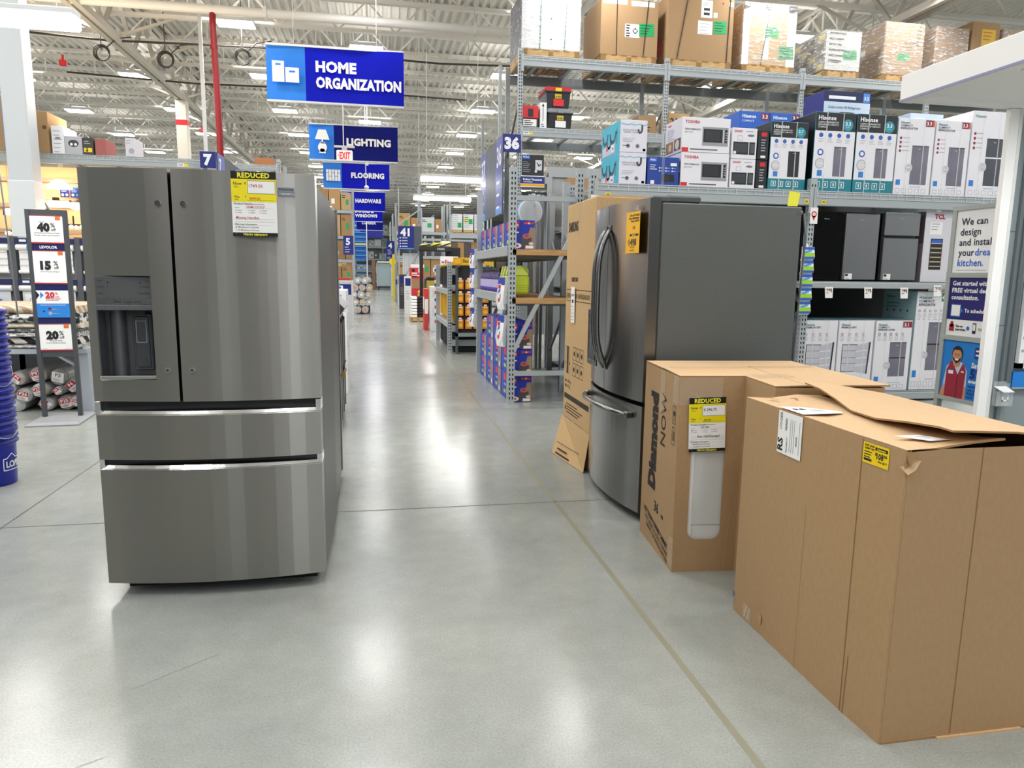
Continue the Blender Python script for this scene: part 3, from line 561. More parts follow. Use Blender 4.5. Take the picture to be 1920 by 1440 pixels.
F.text('LAZY SUSAN CORNER CABINET', .09, .155, .026, iv, True, 'l', .42, 2, rot=-.18); F.text('BASE CABINET A PLATEAU TOURNANT', .12, .115, .022, iv, False, 'l', .4, 2, rot=-.18); F.text('GABINETE CON BANDEJA GIRATORIA', .14, .08, .022, iv, False, 'l', .38, 2, rot=-.18)
for z in (.6, .7): F.frame(.50, z, .545, z+.085, .003, iv); 
F.line(.515, .62, .515, .665, .005, iv); F.line(.53, .62, .53, .665, .005, iv); F.disc(.5225, .75, .014, iv, 2, 5); F.line(.5225, .71, .5225, .74, .004, iv)
tp = clearmat('packing_tape', .22, '#e9dcc6', .12)
F.rect(.30, .72, .37, H, tp, 4); F.rect(.50, .8, .58, H, tp, 4); F.rect(.53, .02, .6, .17, tp, 4)
F = Fr(m, (0, 0, 0), (1, 0, 0), (0, 0, 1)); F.rect(.0, .8, .05, H, tp, 4); F.rect(.05, .83, .2, H, tp, 4); F.line(.22, .77, .3, .8, .002, KTOP, 2); F.line(.05, .86, .19, .79, .002, KTOP, 2); F.line(.25, .02, .27, .3, .002, KTOP, 2)
part('body', m, t)
m = M(); m.box(s0-.01, s1+.01, .012, .016, q0-.02, q1, C('#d9dad7', .4)); m.box(s0+.02, s1+.01, .008, .0125, q0+.07, q1, C('#cdd0ce', .4)); m.box(s0-.01, s0+.02, .006, .0125, q0-.02, q1, C('#e4e5e3', .4)); part('cabinet_door', m, t, 'white cabinet door showing through the slot')
m = M(); m.prism([(0, 0, H), (.0, .265, H+.004), (.44, .265, H+.006), (.44, -.3, H+.004), (a, -.3, H), (a, 0, H)], (0, 0, .006), KTOP, KRAFT3); m.prism([(0, .268, H+.002), (0, .56, H+.002), (.78, .53, H+.006), (.78, .268, H+.004)], (0, 0, .006), KTOP, KRAFT3); m.prism([(.445, -.3, H+.003), (.445, .3, H+.006), (.785, .3, H+.008), (.80, -.31, H+.006)], (0, 0, .006), KTOP, KRAFT3)
F = Fr(m, (0, 0, H+.013), (1, 0, 0), (0, 1, 0)); F.rect(.03, .23, .76, .30, tp, 2); F.rect(.33, -.1, .5, .02, tp, 2); part('flap', m, t, 'taped top flaps')
# the big open carton in the right corner
t = thing('carton', 'biggest plain kraft carton with half open flaps at the lower right corner', 'carton', (1.45, 1.715, 0))
H = .905; X1 = .62; Y1 = .885; pl = [(0, Y1), (-.004, .18), (.006, .0), (X1, .0), (X1, Y1)]
def wallstrip(p, q, n=6, wob=.004):
    for k in range(n):
        a_, b_ = k/n, (k+1)/n; A = [p[0]+(q[0]-p[0])*a_, p[1]+(q[1]-p[1])*a_]; B_ = [p[0]+(q[0]-p[0])*b_, p[1]+(q[1]-p[1])*b_]
        for j in range(4):
            z0, z1 = H*j/4, H*(j+1)/4; f = lambda Q, z, e: (Q[0]+(wob*math.sin(5*z+9*e) if p[0] == q[0] or abs(p[0]-q[0]) < .05 else 0), Q[1]+(wob*math.sin(4*z+11*e) if abs(p[1]-q[1]) < .05 else 0), z)
            e0 = 0 if k == 0 else a_; e1 = 0 if k == n-1 else b_
            m.add([f(A, z0, e0), f(B_, z0, e1), f(B_, z1, e1), f(A, z1, e0)], [(0, 1, 2, 3)], KRAFT)
m = M()
for p, q, n_ in ((pl[0], pl[1], 5), (pl[1], pl[2], 1), (pl[2], pl[3], 5), (pl[3], pl[4], 2), (pl[4], pl[0], 2)): wallstrip(p, q, n_, 0)
m.add([(x, y, 0) for x, y in pl], [tuple(range(5))], KRAFT3)
F = Fr(m, (-.0042, Y1, 0), (0, -1, 0), (0, 0, 1)); cr = C('#8a6640', .85); dn = C('#b48f62', .85)
for x, c_ in ((.45, dn), (.20, dn)): F.line(x, .0 if x > .3 else 0, x+.002, .6 if x > .3 else .2, .0015, c_, 1)
F.line(.714, .002, .714, .9, .003, cr, 1)
F.rect(.25, .745, .40, H-.004, PAPER, 2); F.E = .0005; F.text('RS', .285, .755, .032, INK, True, 'l', .06, 4, rot=math.pi/2); F.text('LTO-S2838', .275, .835, .014, INK, False, 'l', .06, 4, rot=math.pi/2); F.text('RELIABILITY', .315, .755, .008, INK, False, 'l', .1, 4, rot=math.pi/2)
for k in range(9): F.rect(.297, .835+.005*k, .309, .8375+.005*k, INK, 4); F.rect(.365, .79+.004*k, .374, .792+.004*k, INK, 4)
for x in (.328, .34, .352, .384): F.rect(x, .76, x+.003, .88, GREYT, 4)
F.rect(.09, .012, .15, .075, tp, 3); F.line(.10, .02, .115, .07, .002, PAPER, 4); F.line(.125, .02, .135, .065, .002, PAPER, 4); F.rect(.205, .045, .225, .085, dn, 2); F.rect(.0, .06, .008, .085, BLUE, 3)
F = Fr(m, (-.0042, .179, 0), (.0098, -.179, 0), (0, 0, 1))
F.poly([(.012, .83), (.118, .83), (.118, .887), (.115, .893), (.012, .893)], C('#f4d014', .45), 2); F.E = .0005; F.text('SINK BASE', .018, .882, .006, INK, True, L=4); F.text('CABINET 36IN', .018, .873, .006, INK, True, 'l', .04, 4); F.rect(.062, .876, .112, .886, INK, 4); F.text('Clearance', .087, .878, .006, YEL, True, 'c', .04, 5); F.text('$', .062, .862, .009, INK, True, L=4); F.text('108', .069, .852, .018, INK, True, 'l', .028, 4); F.text('06', .098, .861, .009, INK, True, L=4); F.text('Was $217', .075, .842, .006, INK, True, L=4); F.lines(.018, .864, .035, 3, .008, .003, INK, 4); F.rect(.018, .838, .05, .845, INK, 4)
F.line(.02, .0, .026, .2, .004, cr, 1)
F = Fr(m, (.006, 0, 0), (1, 0, 0), (0, 0, 1)); F.line(.245, 0, .25, H, .003, cr, 1); F.line(.01, .0, .012, H, .004, dn, 1)
part('body', m, t)
def flap(rows, name='flap', label=None, th=.006):
    """rows of points across the board; a thick slightly buckled sheet"""
    m = M(); nr, nc = len(rows), len(rows[0]); top = [p for r in rows for p in r]; bot = [(x, y, z-th) for x, y, z in top]
    g = [(i*nc+j, i*nc+j+1, (i+1)*nc+j+1, (i+1)*nc+j) for i in range(nr-1) for j in range(nc-1)]
    m.add(top, g, KTOP, True); m.add(bot, [f[::-1] for f in g], KTOP, True)
    rim = [j for j in range(nc)]+[(i+1)*nc-1 for i in range(1, nr)]+[(nr-1)*nc+j for j in range(nc-2, -1, -1)]+[i*nc for i in range(nr-2, 0, -1)]
    k = len(rim); m.add([top[r] for r in rim]+[bot[r] for r in rim], [(j, (j+1) % k, k+(j+1) % k, k+j) for j in range(k)], KRAFT3)
    return m
ys = [0, .08, .2, .35, .5, .65, .78, Y1]
m = flap([[(0 if y > .1 else .006, y, H), (.10, y, H+.004-.01*(y > .1)), (.22, y, H+.006+.012*max(0, 1-y/.12)), (.325, y, H+.0+.025*max(0, 1-y/.15))] for y in ys])
F = Fr(m, (0, 0, H+.002), (1, 0, 0), (0, 1, 0)); F.poly([(.0, .495), (.0, .645), (.075, .63), (.17, .535), (.16, .50)], PAPER, 4); F.text('RS', .02, .57, .03, INK, True, L=5); F.lines(.07, .57, .06, 3, .015, .005, GREYT, 6); F.poly([(.065, .125), (.12, .05), (.2, .055), (.145, .125)], PAPER, 14); F.lines(.115, .1, .05, 2, .02, .005, GREYT, 15); F.text('5   7', .06, .78, .05, C('#a5855c', .8), False, L=2); F.line(.19, .40, .27, .34, .012, C('#7cc48a', .6), 3)
part('flap', m, t, 'lower inner top flap')
m = flap([[(X1, y, H+.004), (.5, y, H+.025+.006*math.sin(7*y)), (.36, y, H+.04+.01*math.sin(8*y+.5)), (.20+.12*(max(y, 0)/Y1)**1.4, y, H+.04+.012*math.cos(7*y)), (.145+.115*(max(y, 0)/Y1)**1.4+.012*math.sin(11*y), y, H+.034+.02*math.cos(7*y))] for y in [-.005, .06]+ys[2:-1]+[Y1+.005]]); part('flap', m, t, 'raised buckled outer top flap')
m = M(); m.box(.2, .5, -.012, .0, 0, .006, KTOP); m.box(.012, X1, -.004, .0, 0, .008, KRAFT3); part('flap', m, t, 'torn bottom flap edge')
m = M(); m.add([(.006, -.003, H-.02), (.05, -.006, H-.03), (.03, -.012, H-.055), (.008, -.01, H-.07), (-.004, .01, H-.05)], [(0, 1, 2, 3, 4)], KTOP); m.add([(.0, 0, H), (.03, -.01, H-.01), (.012, -.012, H-.05)], [(0, 1, 2)], KRAFT3); part('torn_corner', m, t, 'crushed torn corner')
# ================================================================ left side: buckets, promo stand, rugs, blinds, lamps
def bucket_mesh(logo):
    m = M(); bl = C('#0d1f9c', .35)
    prof = [(.0, 0), (.128, 0), (.132, .012), (.141, .24), (.143, .27), (.157, .272), (.157, .284), (.144, .286), (.144, .305), (.157, .307), (.157, .318), (.146, .32), (.146, .345), (.158, .347), (.158, .368), (.146, .37), (.140, .345), (.128, .02), (0, .015)]
    m.lathe([(max(r, 1e-5), z) for r, z in prof], bl, 40, smooth=True)
    return m
BUCK = [('lowest white lettered blue bucket standing on the floor at the left edge', True)]
bm = bucket_mesh(False).mesh('pail'); hw = M()
hw.tube([(.155*math.cos(a), .155*math.sin(a)-.0, .30-.16*math.sin(math.pi*k/14)) for k, a in [(k, -2.5+2.7*k/14) for k in range(15)]], .003, C('#c9cdd0', .35, .7), 6)
hm_ = hw.mesh('handle')
nth = ['lowest', 'second', 'third', 'fourth', 'fifth', 'sixth', 'seventh', 'eighth', 'ninth', 'tenth']
for k in range(10):
    t = thing('bucket', 'blue plastic bucket nested %s from the floor in the stack at the left edge' % nth[k] if k else BUCK[0][0], 'bucket', (-2.452, 5.0, .083*k), rad(31*k), 'nested blue buckets')
    part('pail', bm, t)
    if k in (2, 6): part('handle', hm_, t, 'wire handle hanging outside').rotation_euler.z = rad(-31*k)+.75
    if k == 0:
        m = M(); wl = C('#e9ecf4', .5)
        def onb(u, v): a_ = -.27+u/.14; r = .1345+.009*(v/.24)+.0015; return (r*math.cos(a_), r*math.sin(a_), v)
        def seg(P_, w_):
            for (a, b), (c, d) in zip(P_, P_[1:]):
                n_ = max(1, int(math.hypot(c-a, d-b)/.01)); L_ = math.hypot(c-a, d-b); nx, ny = -(d-b)/L_*w_/2, (c-a)/L_*w_/2
                for q in range(n_):
                    p0 = (a+(c-a)*q/n_, b+(d-b)*q/n_); p1 = (a+(c-a)*(q+1)/n_, b+(d-b)*(q+1)/n_)
                    m.add([onb(p0[0]-nx, p0[1]-ny), onb(p1[0]-nx, p1[1]-ny), onb(p1[0]+nx, p1[1]+ny), onb(p0[0]+nx, p0[1]+ny)], [(0, 1, 2, 3)], wl)
        seg([(-.055, .10), (-.055, .175), (-.035, .175), (.0, .205), (.035, .175), (.1, .175), (.1, .10), (-.055, .10)], .006)
        for g, u0 in (('L', -.042), ('O', -.02), ('W', .005), ('E', .035), ("'", .053), ('S', .06)):
            vs, fs = glyphs(g, True); m.add([onb(u0+x*.05, .117+y*.058) for x, y in vs], fs, wl)
        part('lettering', m, t)
# promo stand with four sale cards
t = thing('sign_stand', 'charcoal double post sale stand with four percent off cards beside the rug table', 'sign stand', (-2.862, 7.12, 0), rad(5))
ST = C('#45484c', .5)
m = M(); m.box(-.20, .22, -.34, .22, 0, .012, C('#8f9094', .5)); m.prism([(-.20, -.34, .012), (.22, -.34, .012), (.2, -.3, .03), (-.18, -.3, .03)], (0, .5, 0), C('#9c9da1', .5)); part('base', m, t)
for s_ in (-1, 1): m = M(); m.box(s_*.145-.018, s_*.145+.018, -.02, .02, .012, 1.885, ST, .003); part('post', m, t)
m = M(); m.box(-.13, .13, -.012, .012, .58, 1.885, ST); part('back_board', m, t)
for z, s_ in ((1.535, 'LEVOLOR'), (1.18, ''), (.885, '')): m = M(); F = Fr(m, (-.13, -.0125, 0), (1, 0, 0), (0, 0, 1)); F.rect(0, z-.002, .26, z+.05, C('#1b2058', .4), 1); s_ and F.text(s_, .13, z+.014, .022, WHITE, True, 'c'); part('divider_strip', m, t, 'navy divider strip')
def salecard(z, h, big, sup, txt, label):
    m = M(); m.box(-.13, .13, -.018, -.0125, z, z+h, PAPER); F = Fr(m, (-.13, -.0185, z), (1, 0, 0), (0, 0, 1)); rd_ = C('#a81f35', .5)
    F.rect(0, 0, .26, .012, rd_, 1); F.rect(0, h-.006, .26, h, rd_, 1); F.rect(.2, h-.04, .24, h-.008, C('#d8702a', .5), 1)
    F.text(big, .055, h*.45, .068, INK, .07, 'l', .1); F.text('%', .16, h*.45+.032, .04, INK, False, 'l', .062); F.text('off', .162, h*.45, .026, INK, False, 'l', .05)
    if sup: F.text('Up to', .07, h*.45+.075, .014, INK, False)
    for k, s_ in enumerate(txt): F.text(s_, .13, h*.36-.02*k, .0105, INK, False, 'c', .2)
    F.rect(.01, .02, .06, .022, GREYT, 1); F.rect(.2, .02, .25, .022, GREYT, 1)
    part('sale_card', m, t, label)
salecard(1.59, .245, '40', True, ['LEVOLOR Custom Blinds and Shades', 'Plus save on select custom treatments'], 'card reading up to 40 % off')
salecard(1.235, .295, '15', False, ['Levolor Custom Shutters'], 'card reading 15 % off')
salecard(.635, .245, '20', False, ['Bali Smart Home', 'Custom Blinds and Shades'], 'card reading 20 % off')
m = M(); m.box(-.13, .13, -.018, -.0125, .937, 1.178, PAPER); F = Fr(m, (-.13, -.0185, .937), (1, 0, 0), (0, 0, 1)); F.rect(0, 0, .26, .125, C('#2a84d8', .45)); F.poly([(0, .24), (0, .16), (.03, .2)], C('#171a3a', .5)); F.poly([(.035, .23), (.035, .17), (.062, .2)], C('#2a84d8', .45)); F.text('20', .075, .178, .05, C('#cf2a3a', .5), .05, 'l', .075); F.text('%', .152, .203, .026, C('#cf2a3a', .5), False); F.text('OFF', .152, .178, .014, C('#cf2a3a', .5), False); F.lines(.075, .165, .15, 2, .012, .005, C('#d46a70', .6)); F.text('Four easy ways to choose your window treatments today', .13, .108, .009, WHITE, False, 'c', .2); F.rect(.09, .065, .115, .09, C('#a02838', .5)); F.rect(.09, .025, .115, .05, PAPER); F.rect(.12, .072, .19, .078, WHITE); F.rect(.12, .033, .18, .039, WHITE); F.disc(.055, .055, .008, NAVY); part('sale_card', m, t, 'white and blue card with red 20 % OFF')
# rug table
t = thing('display_table', 'grey steel display table piled with folded rugs left of the large refrigerator', 'table', (-3.72, 7.95, 0))
RT = C('#a9b0b8', .45)
m = M(); m.box(-1.0, 1.0, -.56, .6, .575, .625, RT, .004); part('tabletop', m, t)
for x in (-.95, .95):
    for y in (-.5, .5): m = M(); m.box(x-.05, x+.05, y-.04, y+.04, 0, .575, RT, .004); part('leg', m, t)
m = M(); m.bar((.9, -.52, .45), (.72, -.52, .57), .05, .02, RT); part('corner_brace', m, t)
def rugmat(name, a, b, sc_, st, kind='noise'):
    if kind == 'noise': return noisy(name, a, b, sc_, .95, 3, stretch=st, lo=.46, hi=.54, bump=.3)
    m, nt, bb = nodemat(name); L = nt.links.new; tc = nt.nodes.new('ShaderNodeTexCoord'); w_ = nt.nodes.new('ShaderNodeTexWave'); w_.inputs['Scale'].default_value = sc_; w_.inputs['Distortion'].default_value = 1.5; w_.bands_direction = st
    cr = nt.nodes.new('ShaderNodeValToRGB'); cr.color_ramp.elements[0].position = .45; cr.color_ramp.elements[1].position = .55; cr.color_ramp.elements[0].color = lin(a); cr.color_ramp.elements[1].color = lin(b)
    L(tc.outputs['Object'], w_.inputs['Vector']); L(w_.outputs['Fac'], cr.inputs['Fac']); L(cr.outputs[0], bb.inputs['Base Color']); bb.inputs['Roughness'].default_value = .95; return m
RUGS = [(.045, 'ivory rug with grey weave, lowest of the folded pile', rugmat('rug_ivory', '#8e8d8b', '#dedcd6', 22, (1, 1, 3))),
        (.06, 'cream rug with black dashes, second from the bottom of the folded pile', rugmat('rug_dash', '#26262a', '#d9d6cf', 3.2, 'DIAGONAL', 'w')),
        (.045, 'pale flecked rug, third from the bottom of the folded pile', rugmat('rug_fleck', '#77767a', '#e3e1dc', 34, (1, 1, 2))),
        (.035, 'thin dark edged grey rug in the middle of the folded pile', rugmat('rug_dark', '#4b4c52', '#bdbab6', 26, (1, 1, 4))),
        (.05, 'thick cream rug, third from the top of the folded pile', rugmat('rug_cream', '#c8bca6', '#e2dac8', 16, (1, 1, 1))),
        (.085, 'black and white scrolled rug, second from the top of the folded pile', rugmat('rug_scroll', '#2b2c31', '#dddcd8', 9, (1, 1, 1.4))),
        (.07, 'tan and ivory jute rug on top of the folded pile', rugmat('rug_jute', '#b39a7c', '#ddd0bb', 5, 'DIAGONAL', 'w'))]
z = .626
for k, (h, lab, mt) in enumerate(RUGS):
    m = M(); n = 12; top = []; X0, X1 = -.98+.02*(k % 3), .97-.015*(k % 4)
    for i in range(n): 
        a, b = X0+(X1-X0)*i/n, X0+(X1-X0)*(i+1)/n
        prof = [(-.52-.02*(k % 2), 0), (-.55-.015*(k % 3), h*.25), (-.56, h*.6), (-.53, h*.95), (-.45, h), (.5, h), (.54, h*.5), (.5, 0)]
        if k == 6: prof = [(y, q*(1+.5*max(0, y+.2)*0)) for y, q in prof]
        w_ = lambda x: .006*math.sin(5*x+k)
        vs = [(x, y+w_(x), q) for x in (a, b) for y, q in prof]; q_ = len(prof)
        m.add(vs, [(j, (j+1) % q_, q_+(j+1) % q_, q_+j) for j in range(q_)], mt, True)
        if i in (0, n-1): m.add(vs[:q_] if i == 0 else vs[q_:], [tuple(range(q_))], mt)
    solo('folded_rug', lab, 'rug', m, (-3.72, 7.93, z), 0, 'folded rugs on the table'); z += h+.002
# rolled rugs under the table
PW = clearmat('rug_wrap', .34, '#e8ebee', .12)
RP = [(-3.375, .335, .07, 'P4', '#9c8f86', 'small rolled rug marked P4 at the upper left of the pile'), (-3.21, .362, .078, 'P92', '#a58f78', 'tan rolled rug with a red tag on top of the left half of the pile'), (-3.04, .335, .085, 'P3', '#6e5f4f', 'brown rolled rug with a plain white tag in the middle of the top row'),
      (-2.93, .245, .075, 'P4', '#8c8d90', 'grey rolled rug marked P4 near the right table leg'), (-3.20, .215, .07, 'P27', '#aaa58f', 'olive rolled rug tagged upside down in the centre of the left half'), (-3.345, .165, .075, 'P36', '#999a9d', 'grey rolled rug behind the bucket stack, above the bottom row'),
      (-3.17, .072, .07, 'P20', '#8d9094', 'grey rolled rug marked P20 on the floor in the bottom row'), (-3.005, .075, .078, 'P25', '#8b6a52', 'brown rolled rug marked P25 on the floor in the bottom row'), (-2.89, .10, .055, 'P36', '#9a7c72', 'small rolled rug marked P36 low by the right table leg'),
      (-3.045, .205, .046, 'P4', '#4c3f46', 'small dark rolled rug squeezed in the middle of the pile'), (-3.42, .06, .068, '', '#b3b6ba', 'silver wrapped roll on the floor behind the bucket stack'), (-2.83, .055, .052, 'P20', '#6f4d46', 'small dark red rolled rug on the floor beside the right table leg'), (-3.47, .25, .075, '', '#8f9093', 'grey wrapped roll at the left end of the pile')]
for k, (x, zc, r, tg, hc, lab) in enumerate(RP):
    t = thing('rolled_rug', lab, 'rug', (x, 7.47+.03*(k % 4), max(zc, r+.001)), rad((k*7 % 9)-4), 'rolled rugs under the table')
    m = M(); cm = noisy('roll_'+hc[1:], hc, '#bdb5aa', 30, .9, 3, lo=.4, hi=.8); m.cyl((0, .02, 0), (0, 1.5, .0), r*.94, cm, 18)
    part('roll', m, t); m = M(); m.lathe([(1e-5, -.012), (r*.5, -.008), (r*.9, .02), (r, .06), (r, 1.45)], PW, 18); m.v = [(x_, z_, y_) for x_, y_, z_ in m.v]; part('plastic_wrap', m, t, 'clear plastic wrap')
    if tg:
        m = M(); a_ = rad((k*53) % 80-40); F = Fr(m, (0, -.016, 0), (math.cos(a_), 0, math.sin(a_)), (-math.sin(a_), -.3, math.cos(a_))); s_ = r*.62; rc = C('#b8202c', .5) if tg != 'P3' else C('#6b6b70', .5)
        F.rect(-s_, -s_, s_, s_, PAPER, 0); F.rect(-s_*.95, -s_*.1, s_*.95, s_*.95, rc if tg != 'P3' else PAPER, 1); F.text(tg, 0, s_*.1, s_*.7, PAPER if tg != 'P3' else rc, True, 'c', s_*1.7, 2); F.lines(-s_*.85, -s_*.4, s_*1.6, 3, s_*.2, s_*.07, C('#c06068', .6), 1); part('tag', m, t, 'paper tag')
# window blind display behind the rugs
t = thing('blind_display', 'charcoal framed window blind display with white roller shades behind the rug table', 'display', (-3.6, 8.95, 0))
DP = C('#55595f', .5); NV = C('#232858', .45); SH = C('#eef0f0', .55); SHL = C('#d9dadb', .6)
for x in (-1.3, -.36, .30, .95): m = M(); m.box(x-.03, x+.03, -.02, .06, 0, 1.72, DP); part('post', m, t)
m = M(); m.box(-1.3, .95, .06, .08, .3, 1.72, C('#b9bdc0', .6)); m.box(-1.3, .95, -.02, .3, .0, .55, DP); part('back_panel', m, t)
for x0, x1 in ((-1.27, -.39), (-.33, .27), (.33, .92)):
    for zt, zb, kind in ((1.70, 1.33, 0), (1.25, .62, 1)):
        m = M(); m.box(x0, x1, -.035, -.01, zt-.06, zt, NV); F = Fr(m, (x0, -.0355, zt-.06), (1, 0, 0), (0, 0, 1)); F.rect(.05, .02, .12, .045, WHITE); F.lines(.17, .03, .08, 2, .012, .006, WHITE); F.lines(.4, .03, .1, 2, .012, .006, SKYB); part('header_strip', m, t, 'navy header strip')
        m = M(); m.cyl((x0+.01, -.01, zt-.1), (x1-.01, -.01, zt-.1), .035, SH, 14); m.box(x0+.03, x1-.03, -.012, -.004, zb, zt-.1, SH if kind == 0 else SHL)
        if kind == 0:
            for q in range(4): m.box(x0+.03, x1-.03, -.02, -.006, zb+.07*q, zb+.07*q+.012, SHL)
            m.cyl((x0+.02, -.015, zb), (x1-.02, -.015, zb), .02, SH, 10)
        part('roller_shade', m, t)
m = M(); m.box(-.26, .2, -.06, -.045, .62, 1.08, WHITE, .004); F = Fr(m, (-.26, -.06, .62), (1, 0, 0), (0, 0, 1)); F.frame(.05, .02, .41, .42, .008, GREYT); F.rect(.06, .02, .41, .18, NV, 2); F.lines(.09, .14, .26, 4, .03, .008, WHITE, 3); F.lines(.09, .36, .2, 4, .035, .006, GREYT, 2); F.disc(.38, .36, .03, YEL); part('notice', m, t, 'white framed notice')
m = M(); F = Fr(m, (-.12, -.05, 1.60), (1, 0, 0), (0, 0, 1)); F.disc(0, 0, .085, SKYB, 1, 24); F.rect(-.05, .06, .05, .1, C('#d8702a', .5), 2); F.text('SAVE', -.05, .0, .03, WHITE, True, 'l', .1); F.rect(-.04, -.06, .04, -.035, WHITE, 2); part('round_tag', m, t, 'round blue tag')
m = M(); m.box(-1.1, -.95, -.06, -.03, 1.0, 1.1, SKYB); m.box(-.62, -.5, -.1, -.04, .93, 1.03, SKYB); part('clip_tag', m, t, 'light blue tags')
# lamp wall and its rack
UPH = {}
def upright(x, y, h, w=.075, d=.065, face=True, side=True, z0=0, step=.0508):
    """perforated rack post mesh, rows of dark slots on the front and on the aisle side"""
    m = M(); m.box(x-w/2, x+w/2, y, y+d, z0, h, RACK)
    F = Fr(m, (x-w/2, y, 0), (1, 0, 0), (0, 0, 1)); G = Fr(m, (x-w/2, y+d, 0), (0, -1, 0), (0, 0, 1)); z = z0+.06
    while z < h-.03:
        if face:
            for u in (w*.28, w*.72): F.poly([(u-.008, z+.012), (u-.005, z-.012), (u+.005, z-.012), (u+.008, z+.012), (u, z+.017)], HOLE, 1)
        if side: G.rect(d*.4, z-.006, d*.4+.012, z+.006, HOLE, 1)
        z += step
    return m
def wiredeck(x0, x1, y0, y1, z, nx=22, ny=9, lip=.07):
    m = M()
    for k in range(nx+1): x = x0+(x1-x0)*k/nx; m.box(x-.003, x+.003, y0-.006, y1, z-.006, z, WIRE); lip and m.box(x-.0045, x+.0045, y0-.018, y0-.01, z-lip, z, WIRE)
    for k in range(ny+1): y = y0+(y1-y0)*k/ny; m.box(x0, x1, y-.003, y+.003, z-.012, z-.006, WIRE)
    if lip: m.box(x0, x1, y0-.019, y0-.013, z-lip, z-lip+.008, WIRE); m.box(x0, x1, y0-.019, y0-.013, z-lip*.45, z-lip*.45+.007, WIRE); m.box(x0, x1, y0-.019, y0-.01, z-.008, z, WIRE)
    for k in range(4): x = x0+(x1-x0)*(k+.5)/4; m.box(x-.03, x+.03, y0, y1, z-.045, z-.013, RACKD)
    return m
def rack(name, label, xs, y0, dep, h, levels, cat='rack', hs=None, brace=True, boards=()):
    """pallet rack along x: posts, front and rear beams, decks"""
    t = thing(name, label, cat, (xs[0], y0, 0))
    for k, x in enumerate(xs):
        for y in (0, dep-.065): part('upright', upright(x-xs[0], y, (hs[k] if hs else h), face=(y == 0)), t)
        if brace:
            m = M(); z = .3; s_ = 0
            while z < h-.8: m.bar((x-xs[0], .06, z if s_ else z+.75), (x-xs[0], dep-.06, z+.75 if s_ else z), .03, .03, RACKD); z += .78; s_ ^= 1
            part('side_brace', m, t)
    for (z, bh, bays, kind) in levels:
        for b in bays:
            xa, xb = xs[b]-xs[0]+.038, xs[b+1]-xs[0]-.038
            m = M(); m.box(xa, xb, -.012, .045, z-bh, z, RACK, .006); m.box(xa-.034, xa+.01, -.014, .0, z-bh-.08, z+.04, RACK); m.box(xb-.01, xb+.034, -.014, 0, z-bh-.08, z+.04, RACK); part('beam', m, t)
            m = M(); m.box(xa, xb, dep-.06, dep-.005, z-bh, z, RACKD); part('beam', m, t)
            if kind == 'wire': part('wire_deck', wiredeck(xa, xb, -.0, dep-.06, z+.014), t)
            elif kind == 'board': m = M(); m.box(xa, xb, .0, dep-.06, z, z+.016, WOOD); part('shelf_board', m, t)
            elif kind == 'steel': m = M(); m.box(xa, xb, .0, dep-.06, z, z+.012, RACKD); part('shelf_plate', m, t)
    return t
def tagstrip(t, x, y, z, w_=.16):
    m = M(); F = Fr(m, (x, y, z), (1, 0, 0), (0, 0, 1)); F.rect(0, 0, w_*.65, .05, PAPER); F.rect(w_*.65, 0, w_, .05, YEL); F.lines(.015, .02, w_*.5, 1, .01, .01, INK); part('shelf_tag', m, t, 'white and yellow shelf tag')
lr = rack('storage_rack', 'grey storage rack over the lamp wall at the left, cartons on its top', [-9.95, -7.5, -5.05, -2.62], 12.2, 1.1, 3.12, [(3.06, .13, (0, 1, 2), 'wire'), (1.25, .1, (0, 1, 2), 'steel')])
tagstrip(lr, 6.95, -.014, 2.95)
BOARD = noisy('lamp_wall_board', '#d9a878', '#e6ba8c', 1.2, .6)
t = thing('lamp_wall', 'warm wooden display wall with shelf tracks carrying ceiling lamps at the left', 'display wall', (-6.3, 12.98, 0))
m = M(); m.box(-3.6, 3.66, 0, .03, 1.3, 2.97, BOARD)
for k in range(7): m.box(-3.6+1.04*k, -3.595+1.04*k, -.003, 0, 1.3, 2.97, C('#a97c55', .6))
part('panel', m, t); area(t, 6, .8, 3.35, 260, (1, .78, .52), math.pi); area(t, 6, .3, 2.95, 60, (1, .84, .62), rad(25)).location.y = -.6
for z in (2.76, 2.36, 1.96, 1.62): m = M(); m.box(-3.6, 3.66, -.045, 0, z-.03, z+.03, C('#9b8b76', .5)); part('track', m, t, 'grey lamp track')
GLOW = C('#fff2dc', .4, 0, 5.0); GOLD = C('#c99a55', .35, .6); BRZ = C('#3a2a20', .4, .5)
